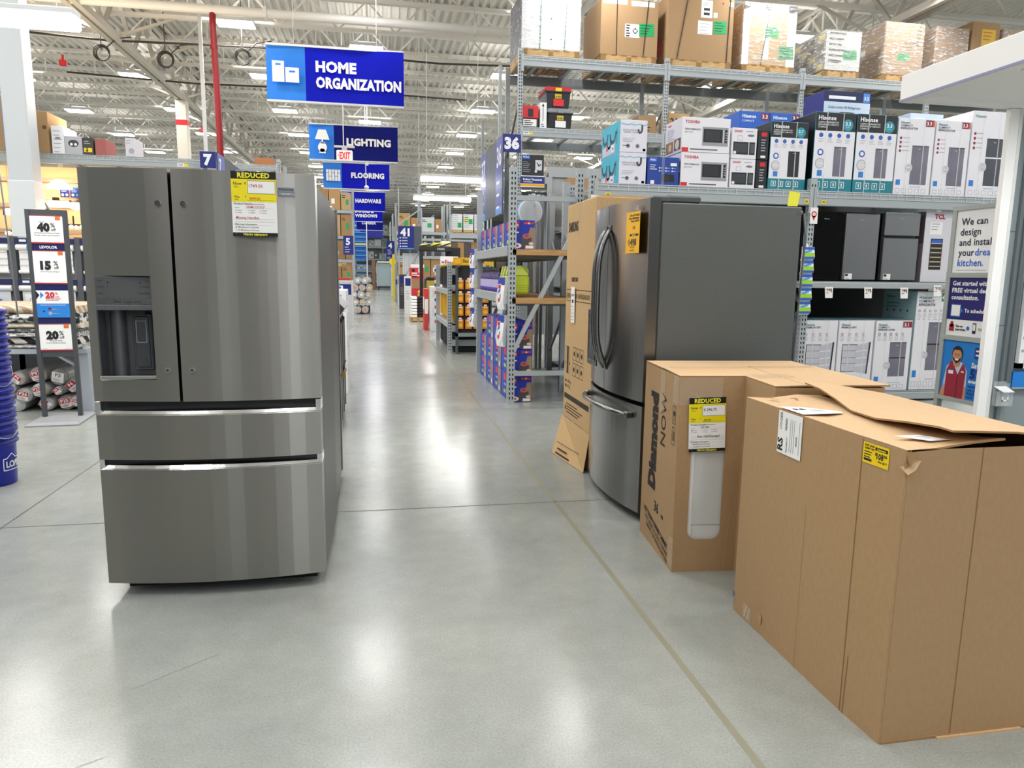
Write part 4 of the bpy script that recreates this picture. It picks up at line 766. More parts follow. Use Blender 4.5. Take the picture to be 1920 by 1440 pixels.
def lamp(kind, x, z, lab, s=1):
    t = thing('ceiling_lamp', lab, 'lamp', (x, 12.78, z), 0, 'lamps on the display wall')
    m = M()
    if kind == 'bell': m.lathe([(.17*s, 0), (.16*s, .04), (.09*s, .1), (.04*s, .14)], GLOW, 20)
    elif kind == 'bar': m.box(-.27*s, .27*s, -.05, .05, -.03, .07, GLOW, .02)
    elif kind == 'drum': m.lathe([(.0001, -.06), (.1*s, -.055), (.19*s, -.02), (.2*s, .04)], GLOW, 22)
    elif kind == 'disc': m.lathe([(.0001, -.02), (.1*s, -.015), (.12*s, .03)], C('#f0d9a8', .4, 0, 1.2), 22)
    elif kind == 'ring':
        for k in range(8): a = 2*math.pi*k/8; m.ball((.2*s*math.cos(a), .1*math.sin(a), -.03), .03, GLOW, 8, 6)
    part('shade', m, t, 'glowing white shade'); m = M()
    if kind == 'bar': m.box(-.28*s, -.26*s, -.052, .052, -.035, .075, BRZ); m.box(.26*s, .28*s, -.052, .052, -.035, .075, BRZ); m.box(-.28*s, .28*s, -.02, .02, .068, .08, BRZ); m.cyl((0, 0, .075), (0, 0, .12), .05, BRZ, 12)
    elif kind == 'ring': m.tube([(.2*s*math.cos(a), .1*math.sin(a), 0) for a in [2*math.pi*k/20 for k in range(21)]], .012, BRZ, 6); m.cyl((0, 0, 0), (0, 0, .14), .012, BRZ, 8)
    else: m.lathe([(.2*s if kind == 'drum' else .06, .05), (.14*s, .075), (.05, .1), (.05, .14)], GOLD if kind == 'bell' else BRZ, 18)
    part('fitting', m, t)
for a in (('bell', -4.92, 2.62, 'white fluted bell lamp high on the lamp wall right of the thick column', 1.1), ('bar', -4.98, 2.36, 'white bar lamp below the fluted bell lamp', .8), ('drum', -4.62, 2.35, 'white drum lamp with dark rim beside the refrigerator top', .95), ('bar', -5.42, 2.22, 'long white bar lamp left of the thick column', 1.1), ('disc', -5.3, 2.38, 'small yellow disc lamp half behind the thick column', .9),
          ('ring', -5.5, 1.94, 'crystal ring lamp low on the wall left of the column', 1.1), ('ring', -4.75, 2.06, 'gold ring lamp low on the wall right of the column', 1), ('bar', -4.76, 1.74, 'small white bar lamp lowest beside the refrigerator edge', .6), ('drum', -5.55, 1.62, 'wide white lamp lowest on the wall at the left edge', 1.2)): lamp(*a)
for x, lab in ((-4.93, 'left of two small navy cards on the lamp wall'), (-4.73, 'right one of two small navy cards on the lamp wall')):
    m = M(); m.box(-.065, .065, -.004, 0, 0, .17, NAVY); F = Fr(m, (-.065, -.0045, 0), (1, 0, 0), (0, 0, 1)); F.rect(0, .145, .13, .17, SKYB); F.lines(.02, .12, .09, 3, .018, .008, C('#8fa3d8', .5)); F.disc(.035, .04, .02, WHITE); F.disc(.095, .04, .02, WHITE if x < -4.9 else SKYB); m.cyl((0, 0, .17), (0, .04, .25), .002, WIRE, 4)
    solo('sign_card', lab, 'sign', m, (x-.02 if x > -4.8 else x+.03, 12.93, 2.5))
# cartons on the left rack top
ZT = 3.075
def topcarton(lab, x, w, h, d, mt, front=None, y=12.2, z=ZT, tape=None, left=None, rz=0): return solo('carton', lab, 'carton', carton(w, d, h, mt, front, left, None, None, .004, tape), (x, y, z), rz)
gl = lambda F, w, h: (F.rect(w*.35, h*.45, w*.75, h*.95, GREEN), F.rect(w*.82, 0, w*.88, h*.95, C('#6f86c8', .5)), F.lines(w*.1, h*.3, w*.6, 3, .04, .012, INK))
topcarton('kraft carton with a green label on the left rack top, left of the column', -5.55, .52, .78, .8, KRAFT, gl)
topcarton('plain kraft carton behind the thick column on the left rack top', -4.95, .34, .60, .7, KRAFT, lambda F, w, h: F.disc(w*.85, h*.62, .03, C('#6b4f30', .8)))
topcarton('white upright carton with a lamp drawing on the left rack top', -4.66, .17, .40, .5, WHITE, lambda F, w, h: (F.lines(w*.15, h*.8, w*.7, 6, .06, .012, GREYT), F.rect(w*.3, h*.5, w*.7, h*.6, C('#8a8d94', .5))))
topcarton('grey carton with a photo of a dark ceiling lamp on the left rack top', -4.45, .24, .26, .4, C('#b9b9bf', .5), lambda F, w, h: (F.disc(w*.5, h*.6, w*.3, C('#3c3c40', .4), 1, 20, h*.2), F.disc(w*.38, h*.55, w*.08, WHITE, 2), F.disc(w*.62, h*.55, w*.08, WHITE, 2)))
topcarton('dark carton with a yellow price sticker on the left rack top', -4.25, .15, .25, .4, C('#3f3b3a', .5), lambda F, w, h: (F.rect(w*.1, h*.15, w*.85, h*.4, YEL, 1), F.text('$', w*.25, h*.2, .05, INK, L=2), F.lines(w*.15, h*.75, w*.6, 2, .03, .012, GREYT)))
topcarton('dusty red carton at the right end of the lamp cartons', -4.08, .15, .24, .45, C('#a8605a', .6))
topcarton('white box of bathroom fittings standing alone on the left rack top', -3.66, .14, .27, .4, C('#d9d6de', .5), lambda F, w, h: (F.disc(w*.6, h*.3, .04, GREYT), F.lines(w*.1, h*.85, w*.6, 2, .04, .01, GREYT)))
topcarton('small orange kraft carton on the far rack top just over the refrigerator', -2.18, .36, .13, .3, C('#b57a4e', .7), y=15.45, z=3.47)
# aisle number 7 sign with its category blade
t = thing('aisle_sign', 'navy aisle sign with a white number 7 over the large refrigerator', 'aisle sign', (-2.52, 12.05, 2.93))
m = M(); m.box(-.115, .115, -.01, .01, 0, .245, NAVY, .004); F = Fr(m, (-.115, -.0105, 0), (1, 0, 0), (0, 0, 1)); F.text('7', .115, .05, .15, WHITE, .06, 'c'); part('number_plate', m, t)
m = M(); m.box(.118, .133, .01, 2.4, -.25, .24, C('#3e444c', .5)); m.box(.133, .136, .02, .55, -.25, .24, C('#2c3fa8', .4)); m.box(.133, .136, 1.7, 2.39, -.25, .24, C('#2c3fa8', .4)); G = Fr(m, (.1365, .02, -.25), (0, 1, 0), (0, 0, 1)); G.text('7', .1, .22, .2, WHITE, True); part('category_blade', m, t)
rack('storage_rack', 'grey rack of the next aisle just over the large refrigerator, small orange carton on top', [-7.2, -4.6, -1.9], 15.42, 1.1, 3.58, [(3.45, .1, (0, 1), 'wire'), (2.4, .1, (0, 1), 'wire')])
# things standing between the refrigerators and the far left aisle
t = thing('storage_cabinet', 'dark locked steel cabinet with two brass padlocks behind the left refrigerators', 'cabinet', (-.68, 6.3, 0))
DM = C('#3d4043', .45, .3)
m = M(); m.box(-.3, .34, .0, 1.2, .06, .98, DM, .02); part('body', m, t)
for y in (.1, .48, .86): m = M(); m.box(.335, .365, y, y+.03, .08, .95, C('#2a2c2e', .4)); part('door_rail', m, t)
m = M(); m.box(.345, .36, .14, .46, .1, .92, C('#5e6265', .35, .5)); m.box(.345, .36, .53, .84, .1, .92, C('#5e6265', .35, .5)); part('door', m, t)
m = M(); m.prism([(.05, .15, 1.0), (.36, .15, 1.0), (.40, .15, 1.06), (.30, .15, 1.16), (.05, .15, 1.16)], (0, .9, 0), C('#4b4f52', .3, .5)); m.cyl((.3, .13, 1.02), (.3, 1.05, 1.02), .06, C('#55585b', .3, .5), 16); part('lid', m, t, 'rounded grey lid')
for y, z in ((.42, .42), (.56, .46)):
    m = M(); m.tube([(.37, y, z+.05), (.385, y, z+.09), (.375, y+.03, z+.1), (.37, y+.05, z+.05)], .006, CHROME, 6); m.box(.355, .385, y-.005, y+.06, z-.02, z+.05, C('#b9964c', .35, .7), .006); part('padlock', m, t, 'brass padlock')
m = M(); m.box(-.28, .32, .05, 1.15, 0, .06, C('#222426', .5)); part('plinth', m, t)
WB = C('#eff0f1', .5)
for k, (z, h, d, lab) in enumerate(((0, .36, .75, 'white carton on the floor behind the locked dark cabinet'), (.362, .3, .65, 'white carton second from the floor behind the dark cabinet'), (.664, .27, .55, 'white carton third from the floor behind the dark cabinet'), (.936, .24, .6, 'white carton topmost behind the dark cabinet, with print'))):
    solo('carton', lab, 'carton', carton(.5, d, h, WB, lambda F, w, h_: (F.rect(w*.55, h_*.6, w*.9, h_*.8, GREYT), F.lines(w*.55, h_*.4, w*.3, 2, .03, .01, GREYT)), None, None, lambda F, w, h_: (F.lines(.08, h_*.7, w*.4, 2, .04, .012, GREYT))), (-.585, 8.2, z), 0, 'stacked white cartons')
t = thing('price_board', 'white price board with a big 95 on a post beyond the left refrigerators', 'sign', (-.58, 9.6, 0))
m = M(); m.box(-.02, .02, -.02, .02, 0, 1.1, DGREY); m.box(-.15, .15, -.15, .15, 0, .02, DGREY); part('post', m, t)
m = M(); m.box(-.2, .15, -.035, -.02, 1.07, 1.2, WHITE); F = Fr(m, (-.2, -.0355, 1.07), (1, 0, 0), (0, 0, 1)); F.text('95', .07, .015, .05, INK, True, 'l', .08); F.lines(.06, .09, .1, 2, .015, .006, GREYT); F.rect(.23, .04, .235, .1, GREYT); F.disc(.232, .1, .015, GREYT); F.disc(.31, .105, .015, BLUE); part('board', m, t)
# ================================================================ right side: racks, cartons, kitchen booth
low = rack('storage_rack', 'low grey appliance rack behind the dark refrigerator, compact refrigerators on its shelf', [2.15, 4.58, 7.02], 7.1, 1.1, 2.42, [(2.28, .14, (0, 1), 'wire'), (1.335, .065, (0, 1), 'steel'), (.1, .08, (0, 1), 'steel')])
m = M(); m.box(.04, 4.85, 1.06, 1.075, .1, 2.2, C('#2a2c2e', .7)); part('back_panel', m, low, 'dark sheet for the shade behind the shelves')  # dark sheet added in place of the shade deep under the shelves
for x in (.12, 2.32, 2.52): m = M(); F = Fr(m, (x, -.015, 2.16), (1, 0, 0), (0, 0, 1)); F.rect(0, 0, .055, .04, YEL); F.rect(.012, .01, .043, .03, C('#8a7d20', .6), 2); part('bay_tag', m, low, 'yellow bay tag')
for x in (-.03, 2.40): m = M(); F = Fr(m, (x, -.016, 1.95 if x > 0 else 2.0), (1, 0, 0), (0, 0, 1)); F.rect(0, 0, .09, .17, PAPER); F.disc(.045, .1, .032, RED, 2); F.poly([(.02, .085), (.07, .085), (.045, .03)], RED, 2); F.disc(.045, .1, .019, PAPER, 3); F.rect(.042, .085, .048, .115, RED, 4); part('marker_card', m, low, 'white card with red pin mark')
HT = C('#17808f', .5); HK = C('#17191d', .45); BW = C('#e9e8ee', .5); MAR = C('#8e1f33', .5); GFR = noisy('printed_fridge', '#5c5c6c', '#8a8896', 1.5, .5, 2)
def striped(F, w, h, xs):
    for x in xs: F.rect(x-.006, 0, x+.006, h, clearmat('clear_strap', .5, '#f3f5f6', .2), 6)
def box_black(cu, gfr):
    def f(F, w, h):
        F.rect(.004, .004, w-.004, h*.17, HT, 1); F.rect(.004, h*.17, w-.004, h*.77, BW, 1); F.rect(.004, h*.77, w-.004, h-.004, HK, 1)
        F.text('Hisense', w*.07, h*.905, h*.055, WHITE, .03, 'l', w*.6); F.text('COMPACT REFRIGERATOR', w*.07, h*.865, h*.021, WHITE, False, 'l', w*.5); F.text('REFRIGERADOR COMPACTO', w*.07, h*.835, h*.021, WHITE, False, 'l', w*.5); F.text('COMPACT', w*.07, h*.805, h*.021, WHITE, False, 'l', w*.25)
        F.disc(w*.8, h*.85, w*.125, C('#1b93a8', .45), 2, 26); F.text(cu, w*.8, h*.845, h*.045, WHITE, True, 'c', w*.2); F.text('CU.FT.', w*.8, h*.815, h*.016, WHITE, False, 'c')
        for k in range(4): F.disc(w*(.16+.22*k), h*.715, w*.05, C('#2b5fb8', .5), 2); F.lines(w*(.1+.22*k), h*.665, w*.15, 3, h*.02, h*.006, GREYT)
        F.disc(w*.17, h*.5, w*.075, C('#2b5fb8', .5), 2); F.disc(w*.17, h*.5, w*.05, WHITE, 3, 5); F.disc(w*.17, h*.36, w*.115, C('#9c9aa4', .5), 2); F.disc(w*.17, h*.36, w*.1, C('#d6d5dc', .5), 3); F.line(w*.1, h*.36, w*.24, h*.36, .006, WHITE, 4); F.rect(w*.12, h*.2, w*.24, h*.275, C('#2f7fd0', .5), 2)
        F.rect(w*.5, h*.2, w*.8, h*.57, gfr, 2); F.rect(w*.5, h*.565, w*.8, h*.575, HK, 3); F.lines(w*.62, h*.545, w*.06, 1, .01, .004, WHITE, 3)
        for k in range(4): F.frame(w*(.08+.2*k), h*.055, w*(.21+.2*k), h*.135, .006, WHITE, 2); F.rect(w*(.13+.2*k), h*.075, w*(.16+.2*k), h*.115, WHITE, 2)
        striped(F, w, h, (w*.28, w*.68))
    return f
def box_white(cu, name2, cc, two=False, openfr=False, brand=HT, icons='col', gfr=GFR):
    def f(F, w, h):
        F.rect(.003, .003, w-.003, h-.003, BW, 1); F.text('Hisense', w*.06, h*.925, h*.032, brand, .025, 'l', w*.42)
        for k, s_ in enumerate(name2): F.text(s_, w*.06, h*(.89-.035*k), h*.026, C('#4a4550', .6), True, 'l', w*.5)
        if cu: F.rect(w*.73, h*.9, w*.93, h*.985, cc, 2); F.rect(w*.93, h*.9, w*.985, h*.985, C('#d2603a', .5) if cc is MAR and icons == 'col' else cc, 2); F.text(cu, w*.83, h*.92, h*.045, WHITE, True, 'c', w*.17, 3)
        if icons == 'col':
            for k in range(4): F.disc(w*.09, h*(.74-.055*k), w*.033, C('#8a3040', .5), 2); F.lines(w*.15, h*(.74-.055*k), w*.22, 1, .01, h*.008, C('#b59aa4', .6))
        else:
            for k in range(icons): c_ = w*(.1+.8*k/icons); F.disc(c_, h*.805, w*.035, INK if icons > 4 else C('#8a3040', .5), 2); F.disc(c_, h*.805, w*.022, BW, 3); F.lines(c_-w*.05, h*.77, w*.13, 4, h*.018, h*.006, C('#b2b0bb', .6))
        if openfr:
            q = .145; F.frame(w*.12, h*(.13+q), w*.56, h*(.52+q), .008, C('#44444c', .5), 2); F.rect(w*.13, h*(.14+q), w*.55, h*(.51+q), C('#c9c9d2', .5), 2)
            for z in (.43, .33, .25): F.line(w*.14, h*(z+q), w*.54, h*(z+q), .006, C('#8b8b96', .5), 3)
            F.poly([(w*.5, h*(.13+q)), (w*.86, h*(.1+q)), (w*.9, h*(.55+q)), (w*.5, h*(.5+q))], C('#c3c4cd', .5), 3); F.poly([(w*.84, h*(.1+q)), (w*.88, h*(.1+q)), (w*.93, h*(.55+q)), (w*.88, h*(.55+q))], C('#2f2f35', .5), 4)
            for z in (.42, .32, .22): F.line(w*.52, h*(z+q), w*.84, h*(z+.015+q), .01, WHITE, 4)
        else:
            zt = .65 if not two else .69; x0 = w*.42; x1 = w*.88; zb = .14 if icons == 'col' else .2
            F.rect(x0, h*zb, x1, h*zt, gfr, 2); F.rect(x0, h*zt-.008, x1, h*zt, HK, 3); F.lines(w*.6, h*(zt-.045), w*.07, 1, .01, .004, WHITE, 3)
            if two: F.rect(x0, h*.46, x1, h*.475, WHITE if gfr is not GFR else HK, 3)
            F.disc(w*.36, h*.36, w*.105, WHITE, 4, 22); F.disc(w*.36, h*.36, w*.092, C('#c4c3cc', .5), 5, 22); F.line(w*.28, h*.36, w*.42, h*.36, .006, WHITE, 6)
        F.rect(w*.05, h*.13, w*.17, h*.2, C('#2f7fd0', .5), 3); F.lines(w*.45, h*.105, w*.4, 1, .01, h*.008, GREYT)
        for k in range(5): F.frame(w*(.05+.18*k), h*.03, w*(.17+.18*k), h*.085, .004, C('#aaa9b2', .6), 2)
        striped(F, w, h, (w*.3, w*.72))
    return f
def put(lab, x0, x1, z, h, d, mt, front, y=7.172, left=None, top=None, group=None, name='carton', tape=None, rz=0):
    return solo(name, lab, 'carton', carton(x1-x0-.008, d, h, mt, front, left, top, None, .004, tape), ((x0+x1)/2, y, z), rz, group)
ZL = 2.296
sideT = lambda c: (lambda F, w, h: (F.rect(.004, .004, w-.004, h*.17, HT, 1), F.rect(.004, h*.17, w-.004, h-.004, c, 1)))
BLK = C('#20242a', .5)
put('carton printed 2.7 with a black top, shortest of the compact refrigerator cartons', 4.08, 4.52, ZL, .70, .5, HT, box_black('2.7', BLK), left=sideT(HK))
put('left carton printed 3.3 in a teal disc, black top, on the low rack', 4.585, 5.075, ZL, .82, .55, HT, box_black('3.3', GFR), left=sideT(HK))
put('right carton printed 3.3 in a teal disc, black top, on the low rack', 5.08, 5.575, ZL, .825, .55, HT, box_black('3.3', GFR), left=sideT(HK))
CR = ['COMPACT', 'REFRIGERATOR']
put('white carton printed 3.3 on dark red, beside the black topped cartons', 5.58, 6.04, ZL, .81, .55, BW, box_white('3.3', CR, MAR))
put('white carton printed 3.3 on dark red, second from the black topped cartons', 6.05, 6.49, ZL, .81, .55, BW, box_white('3.3', CR, MAR))
put('tallest white carton on the rack with a two door dark refrigerator picture', 6.50, 7.0, ZL, .93, .55, BW, box_white('', [], MAR, True, gfr=noisy('printed_fridge_dark', '#3c4148', '#565b66', 1.5, .5, 2)))
NB = C('#2a5fc0', .5)
blue_small = lambda F, w, h: (F.rect(.003, .003, w-.003, h-.003, NB, 1), F.text('Hisense', w*.1, h*.62, h*.2, WHITE, True, 'l', w*.45), F.text('COMPACT', w*.1, h*.38, h*.12, WHITE, False, 'l', w*.45), F.rect(w*.72, h*.5, w*.97, h*.93, MAR, 2), F.text('3.3', w*.84, h*.62, h*.22, WHITE, True, 'c', w*.2))
for k, (x, lab) in enumerate(((4.20, 'left blue carton printed 3.3 behind the shortest compact refrigerator carton'), (4.58, 'right blue carton printed 3.3 behind the shortest compact refrigerator carton'))): put(lab, x-.19, x+.19, ZL, .92, .38, NB, lambda F, w, h: blue_small(Fr(F.m, F.p(0, h*.8, 0), F.u, F.vv), w, h*.2), y=7.75)
put('navy and white undercounter refrigerator carton rising behind the black topped cartons', 5.02, 5.62, ZL, 1.19, .4, NAVY, lambda F, w, h: (F.rect(.003, .003, w-.003, h*.9, C('#c9d4e6', .5), 1), F.rect(.003, h*.9, w-.003, h-.003, C('#17204e', .5), 1), F.lines(w*.1, h*.925, w*.6, 1, .01, h*.03, WHITE, 2), F.rect(w*.84, h*.905, w*.98, h*.99, C('#4d86d8', .5), 2), F.text('3.2', w*.91, h*.93, h*.03, WHITE, True, 'c', w*.1), F.text('Undercounter All Refrigerator', w*.1, h*.84, h*.025, C('#3a4258', .6), False, 'l', w*.7), F.rect(w*.35, h*.75, w*.65, h*.81, PAPER, 2), F.lines(w*.1, h*.8, w*.6, 2, .03, .01, GREYT)), y=7.72)
put('pale blue carton rising behind the white 3.3 cartons', 6.15, 6.6, ZL, 1.0, .38, C('#bcd0e8', .5), lambda F, w, h: (F.rect(w*.15, h*.82, w*.45, h*.95, PAPER), F.lines(w*.55, h*.9, w*.3, 4, .03, .01, C('#6e8fb8', .5))), y=7.72)
# teal cooler cartons, microwaves
CY = C('#27b2cf', .5)
def coolerL(F, w, h):
    F.rect(.003, .003, w-.003, h-.003, CY, 1)
    for (u, v, r) in ((.2, .75, .1), (.62, .72, .11), (.42, .5, .075)):
        F.poly([(w*u+r*math.cos(a), h*v+r*1.1*math.sin(a)) for a in [math.pi+math.pi*k/12 for k in range(13)]]+[(w*u+r*.65*math.cos(a), h*v+r*.75*math.sin(a)) for a in [2*math.pi-math.pi*k/12 for k in range(13)]], C('#173a4e', .5), 2)
    F.rect(w*.06, h*.06, w*.75, h*.36, C('#c3c9dc', .5), 2); F.disc(w*.32, h*.28, .03, RED, 3); F.rect(w*.55, h*.1, w*.68, h*.34, C('#e6e9f4', .5), 3); F.rect(w*.6, h*.18, w*.66, h*.24, C('#2d3f8f', .5), 4)
    F.text('AROMA', w*.86, h*.3, .05, C('#0f6f88', .5), False, 'l', h*.5, 2, rot=math.pi/2)
def coolerF(F, w, h):
    F.rect(.003, .003, w-.003, h-.003, C('#e2e0ec', .5), 1); F.path([(w*k/10, h*(.86+.02*math.sin(2*k))) for k in range(11)], .012, C('#8fc3d8', .5), 2); F.text('INSTALLATION KIT', w*.1, h*.66, h*.05, C('#5f83a8', .5), False, 'l', w*.55); F.text('ELECTRIC COOLER', w*.15, h*.6, h*.04, C('#5f6470', .5), False, 'l', w*.5)
    F.path([(w*.8, h*.86), (w*.8, h*.68), (w*.73, h*.6), (w*.67, h*.64), (w*.67, h*.72)], .02, C('#4a4a50', .4), 3); F.rect(w*.45, .003, w*.5, h-.003, clearmat(), 4)
    F.lines(w*.1, h*.42, w*.5, 3, h*.05, .006, GREYT); F.disc(w*.3, h*.2, .02, C('#6b6b73', .5)); F.disc(w*.65, h*.2, .02, C('#6b6b73', .5)); F.lines(w*.1, h*.2, w*.25, 1, .01, .006, INK); F.rect(w*.85, h*.05, w*.95, h*.13, C('#4b4b52', .6))
put('lower turquoise and white water cooler carton at the left end of the low rack', 2.43, 2.725, ZL, .315, .6, BW, coolerF, left=coolerL)
put('upper turquoise and white water cooler carton at the left end of the low rack', 2.43, 2.725, ZL+.317, .315, .6, BW, coolerF, left=coolerL)
def midea(F, w, h):
    F.rect(.003, .003, w-.003, h-.003, C('#1d3f9a', .45), 1); F.rect(w*.05, h*.82, w*.28, h*.97, C('#2f6fd8', .5), 2); F.text('Midea', w*.16, h*.87, h*.06, WHITE, True, 'c', w*.18); F.lines(w*.07, h*.7, w*.25, 3, h*.07, h*.025, WHITE)
    for k in range(3):
        for j in range(2): F.disc(w*(.38+.2*k), h*(.62-.1*j), w*.022, WHITE, 2); F.lines(w*(.41+.2*k), h*(.61-.1*j), w*.1, 1, .01, .006, C('#9fb6e8', .5))
    F.rect(w*.72, h*.7, w*.92, h*.8, WHITE, 2); F.rect(w*.45, h*.14, w*.85, h*.4, C('#15171b', .4), 2); F.rect(w*.5, h*.17, w*.7, h*.37, C('#2c2f36', .3), 3); F.rect(w*.1, h*.05, w*.22, h*.18, PAPER, 2); F.rect(w*.44, .004, w*.53, h-.004, clearmat(), 4)
put('blue microwave carton low between the turquoise cartons and the white microwave cartons', 2.735, 3.085, ZL, .285, .4, C('#1d3f9a', .45), midea)
def toshF(F, w, h):
    F.rect(.003, .003, w-.003, h-.003, BW, 1); F.text('TOSHIBA', w*.06, h*.83, h*.08, C('#c8202f', .5), .03, 'l', w*.3); F.text('PERFORMANCE', w*.06, h*.63, h*.055, INK, False, 'l', w*.32); F.text('MATTERS.', w*.06, h*.55, h*.045, GREYT, False, 'l', w*.2)
    F.rect(.003, .003, w*.14, h*.13, C('#d8242f', .5), 2); F.lines(w*.18, h*.07, w*.7, 1, .01, .012, C('#55555d', .6)); x0, x1 = w*.42, w*.96
    F.rect(x0, h*.2, x1, h*.74, C('#9a9ca2', .4), 2); F.rect(x0+.012, h*.3, w*.84, h*.68, HK, 3); F.rect(x0+.03, h*.34, w*.78, h*.64, C('#2b2d33', .3), 4); F.rect(w*.845, h*.3, w*.87, h*.68, C('#d2d4d8', .3), 4); F.rect(w*.885, h*.3, x1-.012, h*.68, HK, 3)
    for k in range(4): F.rect(w*.9, h*(.36+.07*k), w*.935, h*(.39+.07*k), GREYT, 4)
def toshL(F, w, h):
    F.rect(.003, .003, w-.003, h-.003, C('#d8d7de', .5), 1); F.text('TOSHIBA', w*.1, h*.86, h*.05, C('#c8202f', .5), True, 'l', w*.3); F.lines(w*.1, h*.74, w*.5, 6, h*.06, .01, GREYT); F.rect(w*.03, h*.06, w*.5, h*.4, C('#8c6a50', .6), 2); F.disc(w*.3, h*.22, .04, C('#c9b08c', .6), 3); F.rect(w*.55, h*.08, w*.95, h*.42, C('#5a4a40', .6), 2); F.disc(w*.74, h*.25, .05, C('#cfc4b4', .6), 3)
put('lower white microwave carton with red lettering on the low rack', 3.095, 3.635, ZL, .345, .42, BW, toshF, left=toshL)
put('upper white microwave carton with red lettering on the low rack', 3.09, 3.63, ZL+.348, .345, .42, BW, toshF, left=toshL)
def sharpF(F, w, h):
    F.rect(.003, .003, w-.003, h-.003, BW, 1); F.text('SHARP', w*.08, h*.86, h*.07, C('#c8202f', .5), .03, 'l', w*.4); F.lines(w*.55, h*.88, w*.35, 1, .01, .008, GREYT); F.frame(w*.22, h*.6, w*.42, h*.75, .004, GREYT); F.disc(w*.75, h*.76, w*.14, C('#7b7b84', .5), 2, 20, h*.04)
    F.rect(w*.06, h*.14, w*.93, h*.55, HK, 2); F.rect(w*.1, h*.2, w*.62, h*.5, C('#3c4044', .3), 3); F.rect(w*.66, h*.14, w*.7, h*.55, C('#c9cbd0', .4), 3); F.disc(w*.13, h*.2, w*.06, BW, 4); F.rect(w*.75, h*.2, w*.9, h*.5, C('#50545a', .4), 3)
put('lower white microwave carton beside the red lettered pair', 3.645, 3.935, ZL, .30, .4, BW, sharpF)
put('upper white microwave carton beside the red lettered pair', 3.645, 3.935, ZL+.303, .31, .4, BW, sharpF)
dkF = lambda F, w, h: (F.rect(.003, .003, w-.003, h-.003, HK, 1), F.rect(w*.3, h*.78, w*.8, h*.92, RED, 2), F.lines(w*.3, h*.65, w*.5, 5, h*.09, .01, GREYT), F.rect(w*.3, h*.06, w*.75, h*.14, PAPER, 2))
put('lower narrow black carton next to the white microwave cartons', 3.94, 4.07, ZL, .30, .4, HK, dkF)
put('upper narrow black carton next to the white microwave cartons', 3.94, 4.07, ZL+.303, .30, .4, HK, dkF)
m = M(); m.box(-.05, .05, 0, .3, 0, .25, NB); solo('carton', 'small blue carton standing on end beside the white microwave cartons', 'carton', m, (3.0, 7.6, ZL))
# shelf with compact refrigerators
def minifridge(lab, x0, x1, h, mt, split=None, y=7.16, logo=True):
    w = x1-x0; t = thing('compact_refrigerator', lab, 'refrigerator', ((x0+x1)/2, y, 1.348), 0, 'compact refrigerators on the shelf')
    sd = C('#1d1f22', .35)
    m = M(); m.box(-w/2+.006, w/2-.006, .05, .5, .012, h-.006, sd, .008); m.box(-w/2+.03, w/2-.03, .08, .46, 0, .012, HOLE); part('cabinet', m, t)
    for z0, z1 in ([(.015, h)] if not split else [(.015, split-.02), (split+.004, h)]):
        m = M(); m.box(-w/2+.004, w/2-.004, 0, .045, z0, z1, mt, .008); part('door', m, t)
    m = M(); F = Fr(m, (-w/2, -.001, 0), (1, 0, 0), (0, 0, 1)); F.text('Hisense', w*.45, h-.07, .014, GREYT, False, 'c'); part('logo', m, t)
    if mt is not BLK2: m = M(); F = Fr(m, (-w/2, -.001, 0), (1, 0, 0), (0, 0, 1)); F.rect(.03, .02, .12, .085, PAPER); F.rect(.035, .055, .07, .08, INK, 2); F.lines(.04, .035, .06, 2, .01, .005, GREYT, 2); part('price_label', m, t)
    return t
BLK2 = C('#0c0d0e', .12); FG1 = noisy('compact_steel_front', '#7d7f80', '#86888a', 30, .34, 2, .75, stretch=(1, 1, 20))
minifridge('glossy black compact refrigerator on the shelf, leftmost of the three', 4.632, 5.015, .73, BLK2)
minifridge('single door grey compact refrigerator in the middle of the shelf', 5.04, 5.46, .73, FG1)
minifridge('two door grey compact refrigerator on the shelf beside the wine cooler carton', 5.52, 5.965, .755, FG1, split=.50)
put('kraft slab of flat cartons lying at the back behind the compact refrigerators', 4.65, 5.85, 1.35, .80, .1, KRAFT, None, y=7.75)
put('tall printed wine cooler carton at the right end of the shelf', 6.03, 6.48, 1.348, .78, .52, C('#d7d5dd', .5), lambda F, w, h: (F.text('TCL', w*.25, h*.9, .05, C('#b01f36', .5), .05, 'l', w*.5), F.rect(w*.15, h*.68, w*.5, h*.85, PAPER), F.lines(w*.18, h*.82, w*.25, 3, .03, .01, GREYT), F.rect(w*.2, h*.18, w*.55, h*.62, HK, 2), [F.rect(w*.22, h*(.22+.065*k), w*.53, h*(.235+.065*k), C('#c9b48c', .5), 3) for k in range(6)], F.rect(w*.22, h*.56, w*.53, h*.61, NB, 3)), left=lambda F, w, h: (F.rect(.004, .004, w-.004, h-.004, C('#8f8791', .5), 1), F.rect(.004, h*.55, w-.004, h*.95, C('#6d5f62', .5), 2), F.rect(w*.25, h*.62, w*.33, h*.8, HK, 3), F.rect(w*.5, h*.6, w*.6, h*.8, C('#22305a', .4), 3), F.lines(w*.1, h*.48, w*.6, 7, .05, .008, C('#b9b4c0', .6), 3)))
